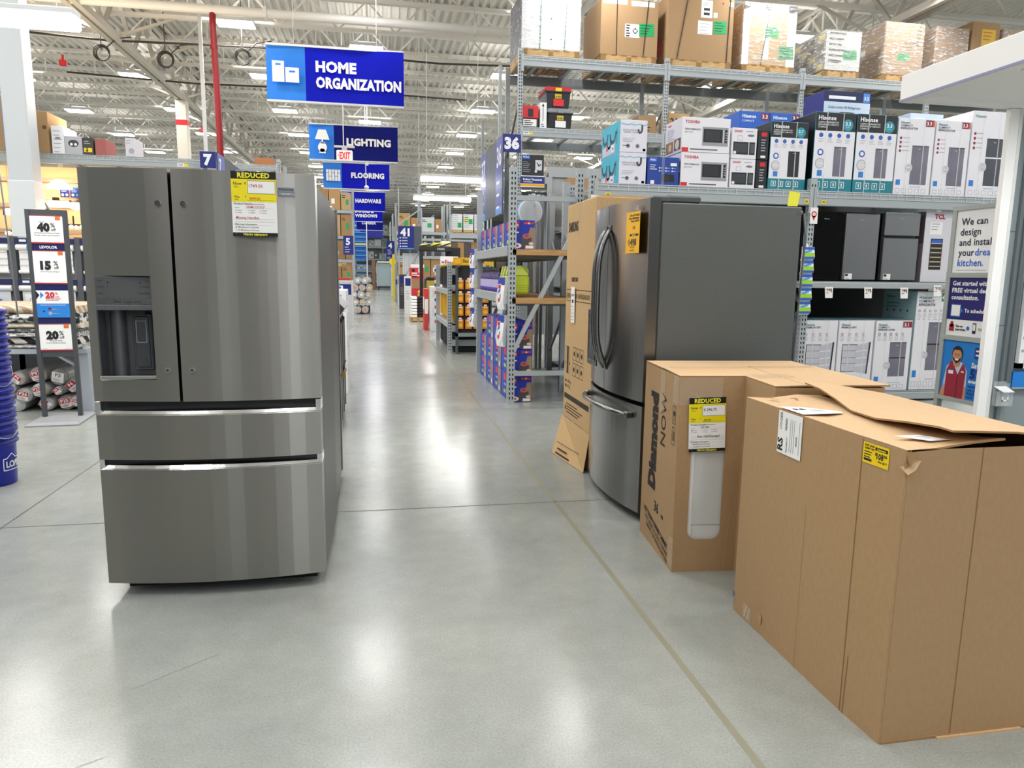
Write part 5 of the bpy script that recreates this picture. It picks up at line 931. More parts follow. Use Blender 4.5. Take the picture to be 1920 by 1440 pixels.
# price slips
for x, s_, lab in ((4.84, '139', 'white price slip reading 139 below the black compact refrigerator'), (5.32, '139', 'white price slip reading 139 below the single door compact refrigerator'), (5.77, '189', 'white price slip reading 189 below the two door compact refrigerator'), (6.19, '219', 'white price slip reading 219 below the wine cooler carton')):
    m = M(); m.add([(-.05, 0, .12), (.05, 0, .12), (.045, -.012, 0), (-.04, -.006, 0)], [(0, 1, 2, 3)], PAPER); F = Fr(m, (-.05, -.0015, 0), (1, 0, 0), (0, -.06, 1)); F.E = .0015; F.text('$', .016, .09, .014, INK, L=1); F.text(s_, .028, .075, .028, INK, True, 'l', .06, 1); F.rect(.02, .05, .085, .058, C('#b0283a', .5), 1); F.rect(.075, .062, .088, .08, C('#d2603a', .5), 1)
    solo('price_slip', lab, 'price slip', m, (x, 7.083, 1.165+(.03 if s_ == '219' else 0)), 0, 'price slips on the shelf beam')
# cartons standing below the shelf
IC = ['PREMIUM OPT.']
for x0, x1, h, lab, fr in ((4.62, 5.055, .80, 'white carton showing an open refrigerator, nearest the hanging strip', box_white('', IC, MAR, openfr=True, icons=4)), (5.065, 5.515, .80, 'white carton showing an open refrigerator, second from the hanging strip', box_white('', IC, MAR, openfr=True, icons=4)), (5.53, 6.0, .80, 'white carton printed 3.1 on the bottom shelf', box_white('3.1', CR, MAR, True, icons=5)), (6.02, 6.46, 1.13, 'tall white carton printed 4.4 on green on the bottom shelf', box_white('4.4', CR, C('#2f7a44', .5), True, icons=5)), (4.0, 4.5, .80, 'white carton with a green corner between the dark refrigerator and the rack post', box_white('4.4', CR, C('#2f7a44', .5), True, icons=5))):
    put(lab, x0, x1, .114, h, .55, BW, fr, top=lambda F, w, d: F.rect(.01, .01, w-.01, d-.01, C('#7fb0b8', .4), 1), left=(lambda F, w, h: (F.rect(.003, .003, w-.003, h-.003, C('#a9c6cc', .5), 1), F.text('Hisense', w*.1, h*.93, .03, C('#2b4d55', .5), .02, 'l', w*.4), F.lines(w*.1, h*.87, w*.5, 2, .04, .01, C('#5d8088', .6)), [F.disc(w*(.15+.2*k), h*.8, .015, C('#3d6a72', .5)) for k in range(4)], F.lines(w*.1, h*.72, w*.7, 5, .04, .01, C('#7d9ea6', .6)))) if h > 1 else None)
# clip strip of wipes
t = thing('clip_strip', 'hanging strip of five white blue and lime packets on the low rack post', 'clip strip', (4.53, 7.06, .98))
m = M(); m.box(-.012, .012, 0, .003, 0, .76, WHITE); part('strip', m, t)
for k in range(5):
    m = M(); z = .59-.145*k; m.prism([(-.07, -.005, z-.008), (.07, -.005, z-.008), (.075, -.035, z+.03), (.07, -.02, z+.135), (-.07, -.02, z+.135), (-.075, -.035, z+.03)], (0, .012, .0), WHITE); F = Fr(m, (-.07, -.0385, z+.012), (1, 0, 0), (0, .13, 1)); F.E = .002; F.rect(0, .02, .14, .062, C('#9ccb2e', .5), 1); F.rect(0, .095, .14, .122, C('#1d56b8', .45), 1); F.line(.03, .065, .11, .09, .022, C('#3f9fd8', .4), 1); F.rect(.0, -.005, .14, .018, C('#1d56b8', .45), 1); part('packet', m, t)
# tall rack behind with pallet loads
tall = rack('pallet_rack', 'tall grey pallet rack behind the low appliance rack, pallet loads on its top', [2.29, 4.74, 7.19, 9.64, 12.1], 11.7, 1.2, 4.9, [(4.78, .15, (0, 1, 2, 3), 'wire'), (3.69, .13, (0, 1), 'wire')])
tagstrip(tall, .05, -.014, 3.59)
m = M()
for y in (0, .5, 1.0): m.box(-.5, .5, y, y+.09, .02, .1, PALLET)
for k in range(6): m.box(-.5+.18*k, -.39+.18*k, 0, 1.1, .1, .12, PALLET); 
for x in (-.5, -.045, .41): m.box(x, x+.09, 0, 1.1, 0, .1, PALLET)
m.box(-.5, .5, 0, .02, .02, .1, PALLET) if 0 else m.box(-.5, .5, 0, .018, .1, .12, PALLET)
pm = m.mesh('wooden_pallet'); ZP = 4.796
def load(x0, x1, h, lab, mt, front=None, left=None, wrap=False, y=11.775, plab=None, straps=None, sc_=1):
    w = x1-x0; xc = (x0+x1)/2
    p = solo('wooden_pallet', plab, 'pallet', pm, (xc, y, ZP), 0, 'pallets on the tall rack'); p.scale.x = w*.98
    t = thing('carton', lab, 'carton', (xc, y+.01, ZP+.122), 0, 'pallet loads on the tall rack')
    part('body', carton(w, 1.0, h, mt, front, left, None, None, .006), t)
    if straps:
        for u, v in straps: m = M(); m.bar((-w/2+u*w, -.006, 0), (-w/2+v*w, -.006, h), .012, .006, C(straps_col[0], .5), (0, 1, 0)); m.bar((-w/2+v*w, -.006, h+.003), (-w/2+v*w, .99, h+.003), .012, .006, C(straps_col[0], .5)); part('strap', m, t)
    if wrap: m = M(); m.box(-w/2-.012, w/2+.012, -.012, 1.01, .0, h+.01, wrapmat(), .02); part('stretch_wrap', m, t, 'clear stretch wrap')
    return t
straps_col = ['#1c7a4c']
def glabel(F, x, y, w, h, t=''):
    F.poly([(x, y), (x+w, y+.01), (x+w-.01, y+h), (x-.005, y+h-.012)], GREEN, 3); F.lines(x+.02, y+h*.8, w*.75, 4, h*.2, h*.05, C('#0d3d24', .6), 4)
load(2.31, 3.27, .88, 'white wrapped pallet load with green straps at the left end of the tall rack', C('#dcdde0', .5), lambda F, w, h: (F.rect(w*.08, .01, w*.94, h-.01, C('#e6e8ea', .5)), F.rect(w*.43, h*.5, w*.57, h*.57, PAPER, 2), F.rect(w*.43, h*.15, w*.57, h*.22, PAPER, 2), F.disc(w*.5, h*.535, .015, INK, 3), F.disc(w*.5, h*.185, .015, INK, 3)), lambda F, w, h: F.rect(.01, .01, w-.01, h-.01, C('#33384a', .5)), True, plab='wooden pallet under the white wrapped load', straps=[(.31, .33), (.73, .77)])
straps_col[0] = '#20201f'
load(3.61, 4.58, .86, 'kraft pallet load with two white strips along its top edge, on the tall rack', KRAFT, lambda F, w, h: (F.rect(w*.03, h*.9, w*.45, h*.98, PAPER), F.rect(w*.52, h*.89, w*.93, h*.98, PAPER), F.rect(w*.42, h*.33, w*.68, h*.57, PAPER, 2), F.lines(w*.44, h*.53, w*.08, 5, .04, .02, INK, 3), F.poly([(w*.55, h*.45), (w*.6, h*.51), (w*.65, h*.45), (w*.6, h*.39)], INK, 3), F.disc(w*.6, h*.45, .025, PAPER, 4), glabel(F, w*.67, h*.36, w*.27, h*.24)), None, False, plab='wooden pallet under the kraft load with white strips', straps=[(.28, .27), (.75, .82)])
load(4.74, 5.90, 1.0, 'widest kraft pallet load with white papers and a green note on the tall rack', KRAFT, lambda F, w, h: (F.rect(w*.5, h*.68, w*.67, h*.95, PAPER), F.rect(w*.54, h*.72, w*.63, h*.76, INK, 2), F.rect(w*.54, h*.79, w*.63, h*.83, INK, 2), F.lines(w*.52, h*.9, w*.12, 2, .03, .01, GREYT, 2), F.rect(w*.46, h*.42, w*.68, h*.63, PAPER), F.lines(w*.49, h*.58, w*.15, 4, .05, .008, GREYT, 2), F.rect(w*.69, h*.69, w*.75, h*.77, PAPER), glabel(F, w*.7, h*.44, w*.2, h*.21), F.disc(w*.83, h*.92, .02, RED), F.rect(w*.92, h*.88, w*.99, h*.95, PAPER)), lambda F, w, h: F.rect(w*.55, h*.1, w*.8, h*.38, RED), False, plab='wooden pallet under the widest kraft load', straps=[(.16, .3), (.92, .94)])
load(6.08, 7.05, .98, 'shrink wrapped kraft load with white edges and two green notes on the tall rack', KRAFT2, lambda F, w, h: (F.rect(.0, 0, w*.12, h, PAPER), F.rect(w*.4, .1, w*.5, h, PAPER), F.rect(w*.84, 0, w, h, PAPER), F.rect(w*.0, h*.88, w, h, PAPER), glabel(F, w*.42, h*.45, w*.25, h*.2), glabel(F, w*.7, h*.12, w*.28, h*.22)), None, True, plab='wooden pallet under the load with white edges', straps=[(.36, .5)])
load(7.62, 8.30, .66, 'dark printed shrink wrapped load with yellow marks, lowest on the tall rack', C('#6f6a5c', .6), lambda F, w, h: (F.rect(.01, .01, w-.01, h-.01, C('#d5d5d2', .5)), F.lines(w*.1, h*.9, w*.5, 6, .09, .03, C('#56543f', .6)), F.rect(w*.1, h*.2, w*.4, h*.27, C('#d8c838', .5)), glabel(F, w*.52, h*.28, w*.38, h*.26)), lambda F, w, h: [F.rect(w*(.06+.24*i), h*(.06+.24*j), w*(.24+.24*i), h*(.2+.24*j), C('#3d3a33', .6) if (i+j) % 3 else C('#b3a238', .5)) for i in range(4) for j in range(4)], True, plab='wooden pallet under the dark printed load')
load(8.75, 9.52, .87, 'glossy wrapped kraft load marked steel top with one green note, on the tall rack', KRAFT, lambda F, w, h: (glabel(F, w*.36, h*.28, w*.3, h*.15), F.text('6-ft Q1 Shutters', w*.5, h*.6, .05, C('#3c2d1c', .7), False, 'l', w*.4), F.lines(w*.45, h*.54, w*.4, 2, .05, .012, C('#6b4f30', .8)), F.lines(w*.82, h*.93, w*.12, 6, .06, .02, INK)), lambda F, w, h: F.rect(w*.2, h*.5, w*.5, h*.62, PAPER), True, plab='wooden pallet under the glossy wrapped kraft load')
load(9.76, 10.42, .86, 'plain wrapped kraft load behind the tip of the white canopy', KRAFT3, None, None, True, plab='wooden pallet under the plain wrapped kraft load')
load(10.48, 11.05, 1.0, 'kraft carton with an orange label above the white canopy', KRAFT, lambda F, w, h: (F.rect(w*.35, h*.6, w*.85, h*.88, C('#e6b93a', .5)), F.lines(w*.4, h*.82, w*.35, 3, .06, .02, C('#c47a1c', .5), 2)), None, False, plab='wooden pallet under the kraft load with an orange label')
load(11.12, 12.05, .92, 'rightmost wrapped kraft load with a green note low on it, above the white canopy', KRAFT, lambda F, w, h: (F.rect(w*.1, h*.6, w*.8, h*.9, PAPER), glabel(F, w*.3, h*.1, w*.35, h*.24)), None, True, plab='wooden pallet under the rightmost wrapped load')
# bins and small cartons on the tall rack's lower deck
def tote(lab, x, z, w, h, lid, y=11.78):
    t = thing('storage_bin', lab, 'storage bin', (x, y, z), 0, 'storage bins on the rack'); bk = C('#1b1d21', .4)
    m = M(); q = .85; hh = h*.82; m.prism([(-w/2*q, .02, 0), (w/2*q, .02, 0), (w/2*.97, 0, hh), (-w/2*.97, 0, hh)], (0, .5, 0), bk); m.box(-w/2, w/2, -.015, .53, hh-.03, hh, bk, .006); F = Fr(m, (-w/2, -.0, 0), (1, 0, 0), (0, 0, 1)); F.E = .003; F.rect(w*.3, h*.1, w*.72, h*.42, PAPER if lid is not RED else RED, 3); F.rect(w*.36, h*.45, w*.62, h*.66, C('#d8b82a', .5), 4); F.text('64 GAL', w*.38, h*.5, h*.08, INK, True, 'l', w*.22, 5); part('tub', m, t)
    m = M(); m.prism([(-w/2*1.04, 0, hh), (w/2*1.04, 0, hh), (w/2*1.0, 0, hh+.05), (w/2*.8, 0, h), (-w/2*.8, 0, h), (-w/2*1.0, 0, hh+.05)], (0, .56, 0), lid); m.box(-w*.12, w*.12, -.02, .0, hh-.01, h-.02, YEL if lid is RED else lid); part('lid', m, t)
tote('black storage bin with a grey lid, under the red lidded bin', 2.97, 3.706, .42, .33, C('#8b9096', .4))
tote('black storage bin with a red lid on top of the grey lidded bin', 2.93, 4.037, .42, .33, RED)
def put2(lab, x0, x1, z, h, d, mt, front, y=11.78): return solo('carton', lab, 'carton', carton(x1-x0-.006, d, h, mt, front), ((x0+x1)/2, y, z))
put2('crushed red carton lying on a black and white one beside the storage bins', 2.335, 2.61, 3.865, .19, .3, RED, lambda F, w, h: F.rect(w*.35, h*.1, w*.68, h*.75, HK))
put2('black and white carton under the crushed red one', 2.335, 2.61, 3.706, .157, .3, HK, lambda F, w, h: (F.rect(.02, h*.2, w-.03, h*.9, PAPER), F.lines(.04, h*.7, w*.6, 3, .03, .012, INK, 2)))
put2('narrow white carton with an arrow, upright between the red carton and the bins', 2.63, 2.745, 3.706, .41, .3, WHITE, lambda F, w, h: (F.line(w*.45, h*.3, w*.45, h*.9, .01, INK), F.poly([(w*.25, h*.85), (w*.65, h*.85), (w*.45, h*.97)], INK), F.lines(w*.2, h*.15, w*.5, 2, .03, .015, C('#2c6f9c', .5))))
put2('kraft carton on the lower deck behind the white microwave cartons, left', 4.3, 4.62, 3.706, .3, .4, KRAFT, lambda F, w, h: (F.lines(w*.2, h*.5, w*.5, 3, .05, .02, C('#3c2d1c', .7)), F.rect(w*.1, h*.1, w*.3, h*.3, PAPER)))
put2('taller kraft carton on the lower deck behind the white microwave cartons, right', 4.82, 5.2, 3.706, .36, .4, KRAFT2, lambda F, w, h: F.text('21', w*.1, h*.5, .1, C('#3c2d1c', .7), True))
m = M(); m.box(-.2, .18, 0, .3, 0, .34, C('#23272c', .5)); F = Fr(m, (-.2, 0, 0), (1, 0, 0), (0, 0, 1)); F.rect(.02, .27, .15, .34, C('#2f6fd8', .5)); F.text('Midea', .085, .29, .03, WHITE, True, 'c', .1); F.lines(.03, .22, .14, 6, .03, .008, GREYT); F.rect(.24, .1, .35, .26, C('#d9d9dd', .5)); F.path([(.27, .22), (.3, .16), (.33, .2)], .015, INK, 3); F.disc(.25, .08, .02, WHITE)
solo('carton', 'black printed carton on the shelf above the robot vacuum sign', 'carton', m, (2.53, 11.78, 2.955))
t = thing('shelf_sign', 'navy and orange shelf sign reading Robot Vacuums', 'sign', (2.5, 11.66, 2.77))
m = M(); m.box(-.2, .2, -.006, 0, 0, .18, WHITE); F = Fr(m, (-.2, -.0065, 0), (1, 0, 0), (0, 0, 1)); F.rect(0, .055, .4, .165, C('#172a78', .4)); F.rect(0, .012, .4, .05, C('#eca91c', .4)); F.text('Robot Vacuums', .045, .105, .034, WHITE, True, 'l', .31); F.rect(.05, .075, .2, .085, WHITE, 2); part('board', m, t)
m = M(); m.box(.0, 2.41, 0, 1.0, 2.84, 2.94, RACK); part('shelf', m, tall, None, (.02, .02, 0)); m = M(); m.box(.04, 2.41, .9, .95, .3, 2.8, C('#8f9599', .6)); part('back_panel', m, tall)
# aisle number 36 sign and category blade
t = thing('aisle_sign', 'navy aisle sign with a white number 36 on the rack end', 'aisle sign', (2.15, 11.64, 3.3))
m = M(); m.box(-.145, .145, -.01, .01, 0, .275, NAVY, .004); F = Fr(m, (-.145, -.0105, 0), (1, 0, 0), (0, 0, 1)); F.text('36', .145, .055, .165, WHITE, .06, 'c', .25); part('number_plate', m, t)
m = M(); m.box(-.145, -.125, .012, 2.45, -.95, .275, C('#4a5260', .5)); G = Fr(m, (-.1455, 2.45, -.95), (0, -1, 0), (0, 0, 1)); 
for u, s_ in ((.02, '37'), (1.78, '36')):
    G.rect(u, .12, u+.62, 1.22, C('#2a3a98', .4), 1); G.rect(u, .0, u+.62, .12, C('#4f8fe0', .4), 1); G.text(s_, u+.1, .78, .32, WHITE, .03, 'l', .45); 
    for k in range(3): G.rect(u, .62-.2*k, u+.62, .625-.2*k, SKYB, 2); G.lines(u+.1, .5-.2*k, .42, 1, .1, .04, WHITE, 2)
part('category_blade', m, t)
for y in (.35, 2.3): m = M(); m.box(-.16, -.11, y, y+.05, .27, 1.4 if y < 1 else .9, RACK); part('hanger_post', m, t)
# end cap with floor mop cartons
end = thing('end_cap_rack', 'grey end cap rack with wooden shelves, mop cartons and bottles facing the aisle', 'rack', (1.36, 7.42, 0))
for x in (0, .71):
    for y in (0, 2.42): part('upright', upright(x+.035, y, 2.46, face=(y == 0), side=True), end)
for z in (1.575, 1.07):
    m = M(); m.box(.035, .73, .0, 2.44, z, z+.06, WOOD); part('shelf_board', m, end)
    m = M(); m.box(-.02, .03, .06, 2.43, z-.01, z+.095, RACK, .005); part('beam', m, end)
    m = M(); m.box(.68, .73, .06, 2.43, z-.02, z+.06, RACKD); part('beam', m, end)
    for k in range(7): m = M(); m.box(.04, .70, .3+.33*k, .33+.33*k, z-.035, z, RACKD); part('cross_bar', m, end)
for z in (2.13, .30): m = M(); m.box(.06, .72, .005, .045, z, z+.05, RACK); part('end_rail', m, end)
m = M(); m.bar((.05, .02, .55), (.70, .02, 1.85), .045, .03, RACK, (0, 1, 0)); part('diagonal_brace', m, end)
m = M(); m.bar((.1, 2.44, .5), (.70, 2.44, 1.85), .045, .03, RACKD, (0, 1, 0)); part('diagonal_brace', m, end)
OB = C('#1230ac', .45); LIM = C('#a9cf4a', .5); WDP = C('#9a7d62', .6)
def mopside(F, w, h):
    F.rect(.003, .003, w-.003, h-.003, OB, 1); F.poly([(w*.55, .003), (w-.003, .003), (w-.003, h*.75), (w*.8, h*.75)], WDP, 2); F.rect(.003, h*.72, w*.3, h*.95, C('#e02531', .45), 2); F.text('Cedar', w*.05, h*.79, h*.09, WHITE, True, 'l', w*.24, 3); F.rect(w*.52, h*.86, w*.95, h*.93, C('#d8323a', .5), 3); F.disc(w*.74, h*.895, h*.035, YEL, 4)
    F.poly([(w*.42, .01), (w*.85, .01), (w*.88, h*.4), (w*.4, h*.4)], C('#4b474a', .5), 3); F.disc(w*.64, h*.45, w*.17, C('#d8584a', .5), 4, 20, h*.09); F.disc(w*.64, h*.46, w*.1, C('#6b5a5e', .5), 5, 16, h*.05); F.line(w*.26, h*.15, w*.46, h*.93, .006, C('#3a3a40', .5), 4); F.disc(w*.22, h*.12, w*.2, WHITE, 5, 20, h*.09); F.disc(w*.22, h*.12, w*.09, C('#c9503a', .5), 6, 16, h*.045); F.disc(w*.85, h*.2, w*.11, C('#e6c4b8', .5), 5, 16, h*.05); F.rect(w*.6, h*.03, w*.95, h*.13, PAPER, 6); F.rect(.01, h*.55, w*.3, h*.6, WHITE, 3)
def mopfront(F, w, h):
    F.rect(.003, .003, w-.003, h-.003, OB, 1); F.rect(w*.62, .003, w-.003, h-.003, C('#8d8f9c', .5), 2); F.rect(w*.3, h*.7, w*.55, h*.97, C('#e02531', .45), 2); F.rect(w*.3, h*.2, w*.55, h*.34, LIM, 2); F.rect(w*.1, h*.1, w*.2, h*.9, C('#3a5fd0', .5), 2); F.disc(w*.8, h*.18, w*.06, WHITE, 3); F.disc(w*.8, h*.6, w*.08, C('#d8584a', .5), 3); F.text('EASY WRING', w*.35, h*.5, h*.08, WHITE, True, 'l', w*.24, 3)
mopm = {}
def mopbox(lab, x, y, z, d, grp, h=.285, w=.24):
    k = (round(d, 2), h)
    if k not in mopm: mopm[k] = carton(w, d, h, OB, mopside, mopfront).mesh('mop_carton')
    solo('mop_carton', lab, 'carton', mopm[k], (x+w/2, y, z), 0, grp)
ordw = ['nearest the front post', 'second from the front post', 'third from the front post', 'fourth from the front post', 'fifth from the front post']
for k in range(5): mopbox('blue mop carton on the top wooden shelf, '+ordw[k], 1.40, 7.5+.46*k, 1.637, .43, 'mop cartons on the top shelf', .30)
lev = ['bottom', 'middle', 'top']; cw = ['first column from the front post', 'second column from the front post', 'third column from the front post', 'column farthest from the front post']
for c_, n_ in enumerate((3, 3, 3, 2)):
    for j in range(n_): mopbox('blue mop carton on the floor, %s of the %s' % (lev[j], cw[c_]), 1.40, 7.52+.57*c_, .002+.288*j, .54, 'mop cartons on the floor', .285)
PURP = C('#3c2a6b', .3)
for k in range(11):
    t = thing('cleaner_bottle', 'dark purple cleaner bottle with white swirl label on the middle wooden shelf', 'bottle', (1.43+.0*(k % 2), 8.42+.125*k, 1.166), 0, 'purple cleaner bottles')
    m = M(); m.lathe([(.045, 0), (.05, .01), (.05, .16), (.035, .2), (.018, .225), (.016, .245)], PURP, 12); part('flask', m, t); m = M(); m.lathe([(.0185, .24), (.0185, .28), (.012, .285)], C('#202024', .4), 10); part('cap', m, t, 'black cap')
    m = M(); m.lathe([(.0512, .05), (.0512, .145)], C('#b9b3d8', .5), 12); m.lathe([(.0518, .02), (.0518, .05)], C('#5a3fb0', .5), 12); part('wrap_label', m, t, 'pale label')
JG = C('#bdcb3a', .35)
for k in range(5):
    t = thing('cleaner_jug', 'yellow green cleaner jug standing on the middle wooden shelf', 'jug', (1.46, 7.58+.16*k, 1.166), 0, 'yellow green cleaner jugs')
    m = M(); m.box(-.06, .14, -.055, .055, 0, .2, JG, .02); m.prism([(-.05, -.05, .2), (.13, -.05, .2), (.06, -.02, .3), (-.02, -.02, .3)], (0, .1, 0), JG); m.tube([(.12, 0, .18), (.13, 0, .25), (.07, 0, .29)], .014, JG, 8)
    for q in range(4): m.box(-.062, .142, -.057, .057, .03+.02*q, .036+.02*q, C('#a3b12c', .35))
    part('body', m, t); m = M(); m.cyl((.02, .03, .3), (.02, .03, .335), .022, C('#2440a0', .4), 12); part('cap', m, t, 'blue cap'); m = M(); m.box(-.066, -.061, -.045, .045, .05, .17, C('#e6e04a', .5)); part('label_patch', m, t)
def hangpack(lab, x, y, z, h, w=.14):
    t = thing('hanging_packet', lab, 'packet', (x, y, z), rad(-70), 'hanging refill packets'); m = M()
    m.prism([(-w/2, -.03, .0), (w/2, -.03, .0), (w/2*1.1, -.05, h*.3), (w/2, -.012, h), (-w/2, -.012, h), (-w/2*1.1, -.05, h*.3)], (0, .03, 0), WHITE); F = Fr(m, (-w/2, -.034, h*.3), (1, 0, 0), (0, .07, 1)); F.E = .002; F.rect(0, h*.5, w, h*.7, C('#1d3fa8', .45), 2); F.rect(.01, h*.36, w*.45, h*.47, RED, 2); F.poly([(0, h*.2), (w, h*.36), (w, h*.5), (w*.5, h*.5)], C('#2b57c8', .45), 1); F.disc(w*.6, h*.12, w*.22, C('#8a5a48', .6), 2, 12); F.disc(w*.3, h*.0, w*.16, C('#c9433a', .6), 2, 12); part('pouch', m, t); m = M(); m.box(-.012, .012, -.012, -.008, h, h+.05, clearmat()); part('hang_tab', m, t)
hangpack('white and blue mop refill packet hanging on the front end cap post, upper', 1.335, 7.62, 1.0, .34); hangpack('white and blue mop refill packet hanging on the front end cap post, lower', 1.335, 7.64, .6, .34)
for k in range(4): 
    hangpack('blue and white sponge packet at the far end cap post, %s' % ['topmost', 'second from the top', 'third from the top', 'lowest'][k], 1.33, 9.98, 1.45-.27*k, .26, .12)
# yellow arrow, round vacuum, framed panel and stock seen through the end cap
t = thing('arrow_sign', 'yellow arrow sign reading Stock Aisle pointing right beyond the end cap', 'sign', (1.27, 12.16, 1.52))
m = M(); m.prism([(0, 0, 0), (.66, 0, 0), (.66, 0, -.03), (.82, 0, .06), (.66, 0, .15), (.66, 0, .12), (0, 0, .12)], (0, .012, 0), C('#f0b92c', .45)); F = Fr(m, (0, -.001, 0), (1, 0, 0), (0, 0, 1)); F.text('Stock Aisle', .16, .036, .055, C('#6b4a10', .6), True, 'l', .46); F.frame(.01, .01, .14, .11, .005, C('#c2871a', .5)); part('arrow', m, t)
for x in (.1, .6): m = M(); m.box(x-.015, x+.015, .013, .19, -.03, .0, RACKD); m.box(x-.015, x+.015, .16, .19, -.04, .02, RACKD); m.box(x-.015, x+.015, .013, .02, 0, .1, RACKD); part('post', m, t)
back = rack('storage_rack', 'rear half of the low rack seen through the end cap, kraft cartons on its shelves', [2.45, 4.6], 9.0, 1.1, 2.5, [(1.95, .08, (0,), 'steel'), (1.2, .08, (0,), 'steel'), (.12, .08, (0,), 'steel')])
def put3(lab, x, y, z, w, d, h, mt=KRAFT, fr=None): return solo('carton', lab, 'carton', carton(w, d, h, mt, fr, fr), (x, y, z))
fl_ = lambda F, w, h: (F.lines(w*.15, h*.6, w*.5, 3, .06, .03, C('#3c2d1c', .7)), F.line(w*.5, 0, w*.5, h, .004, C('#7d5a35', .8)))
put3('kraft carton on the top shelf seen over the end cap, right of the steel sheets', 2.72, 9.06, 1.965, .42, .6, .42, KRAFT, fl_)
put3('kraft carton on the second shelf seen through the end cap', 2.72, 9.06, 1.215, .42, .6, .6, KRAFT, fl_)
put3('tall kraft carton standing on the bottom shelf seen through the end cap', 2.72, 9.06, .135, .42, .6, .9, KRAFT, fl_)
put3('open kraft carton high on the rear rack beside the grey framed panel', 2.85, 9.7, 1.965, .5, .35, .72, KRAFT, None)
t = thing('framed_panel', 'grey framed display panel between the end cap and the turquoise cartons', 'panel', (2.86, 10.3, 0))
m = M(); 
m.box(-.36, .42, .03, .05, 1.5, 2.76, C('#a9adae', .6)); part('pane', m, t)
m = M(); m.box(-.42, -.36, 0, .06, 0, 2.82, RACK); m.box(.42, .48, 0, .06, 0, 2.82, RACK); part('side_frame', m, t); m = M(); m.box(-.42, .48, -.002, .062, 2.76, 2.9, RACK); part('cross_frame', m, t); m = M(); m.box(-.36, .42, .0, .06, 2.0, 2.06, WHITE); part('cross_frame', m, t)
t = thing('robot_vacuum', 'round white robot vacuum shown upright above the top mop cartons', 'vacuum', (2.13, 10.02, 2.24)); m = M(); m.cyl((0, .05, 0), (0, 0, 0), .17, C('#dfe3e6', .4), 28); m.cyl((0, 0, 0), (0, -.006, 0), .155, C('#c3c9ce', .4), 28); m.cyl((.03, -.006, .08), (.03, -.02, .08), .03, C('#8d949a', .4), 16); part('body', m, t); m = M(); m.cyl((0, .06, 0), (0, .05, 0), .185, C('#7fb3d8', .4), 28); m.box(-.015, .015, .06, .08, -2.24, .0, RACKD); part('stand', m, t)
for k, x in enumerate((2.2, 2.29, 2.36)):
    m = M(); m.box(x-.025, x+.015, 10.12+.06*k, 10.28, .0, 2.5, [WHITE, C('#b4b8bb', .3, .6), C('#9aa0a4', .3, .6)][k]); solo('metal_sheet', ['white', 'light grey', 'dull grey'][k]+' upright shelf panel stored behind the end cap', 'panel', m)
m = M(); m.box(1.6, 2.0, 9.9, 9.93, 1.15, 1.6, C('#4f9e3f', .5)); F = Fr(m, (1.6, 9.899, 1.15), (1, 0, 0), (0, 0, 1)); F.rect(.03, .06, .37, .42, PAPER); F.path([(.1, .12), (.2, .3), (.28, .2)], .02, GREYT, 2); m.box(1.78, 1.82, 9.93, 9.96, 0, 1.3, RACKD); solo('display_card', 'green edged white picture card on a post behind the yellow green jugs', 'sign', m)
# ---------------------------------------------------------------- kitchen booth at the right edge
BW2 = C('#f7f8f8', .4); GP = C('#8d989c', .45); GPD = C('#5f686c', .45)
t = thing('display_booth', 'white canopied kitchen display booth with grey panels at the right edge', 'display booth', (3.9, 4.0, 0))
m = M(); m.box(-.76, 1.6, -2.9, .0, 2.46, 2.50, BW2); part('canopy_soffit', m, t)
m = M(); m.box(-.78, -.70, -2.9, .02, 2.43, 2.585, BW2, .003); m.box(-.785, -.78, -2.9, .02, 2.432, 2.445, C('#8f93b8', .4)); part('canopy_fascia', m, t)
m = M(); m.box(-.699, 1.6, -.06, .018, 2.432, 2.583, BW2, .003); m.box(-.7, 1.6, -.8, -.74, 2.42, 2.46, BW2); m.cyl((-.05, -.75, 2.43), (-.05, -.75, 2.40), .015, CHROME, 8); part('canopy_beam', m, t); area(t, .5, .3, 2.40, 22).location = (-.2, -1.1, 2.40)
m = M(); m.box(-.035, .045, -.03, .01, 0, 2.43, BW2, .003); m.box(.03, .052, -.034, -.0, 0, 2.43, C('#dfe1e1', .4)); part('pillar', m, t)
m = M(); m.box(.06, 1.6, .06, .10, 0, 2.43, GP); F = Fr(m, (.08, .06, 0), (1, 0, 0), (0, 0, 1))
for z in (1.69, 1.08): F.rect(0, z, .11, z+.006, GPD)
F.rect(.105, 0, .11, 2.43, GPD); part('back_panel', m, t, 'grey back panel')
m = M(); m.box(.215, .25, .02, .06, .70, 2.43, GPD, .004); m.box(.19, .215, .04, .06, .0, 2.43, C('#737c80', .45)); part('edge_post', m, t)
# sample frame with drawer fronts, photo panel, blue sign, leaflet holder
t2 = thing('sample_board', 'white framed board with rows of cabinet colour samples at the right edge', 'sample board', (4.19, 4.02, .80))
m = M(); m.box(0, .04, -.0, .035, 0, .60, WHITE); m.box(0, .9, 0, .035, 0, .035, WHITE); m.box(0, .9, 0, .035, .565, .60, WHITE); m.box(0, .9, .03, .038, 0, .6, C('#dfe3e4', .5)); part('frame', m, t2)
for k, c_ in enumerate(('#3f5a55', '#d2cdb8', '#3b3a3f', '#9fa59f', '#cfd6cc', '#e2e6e2')):
    m = M(); m.box(.045, .45, .012, .03, .045+.087*k, .112+.087*k, C(c_, .5)); k == 0 and m.box(.2, .45, .010, .03, .045, .112, C('#a4632e', .5)); m.box(.04, .9, .005, .03, .115+.087*k, .13+.087*k, WHITE); m.cyl((.02, 0, .12+.087*k), (.02, -.006, .12+.087*k), .008, GREYT, 8); part('sample_strip', m, t2)
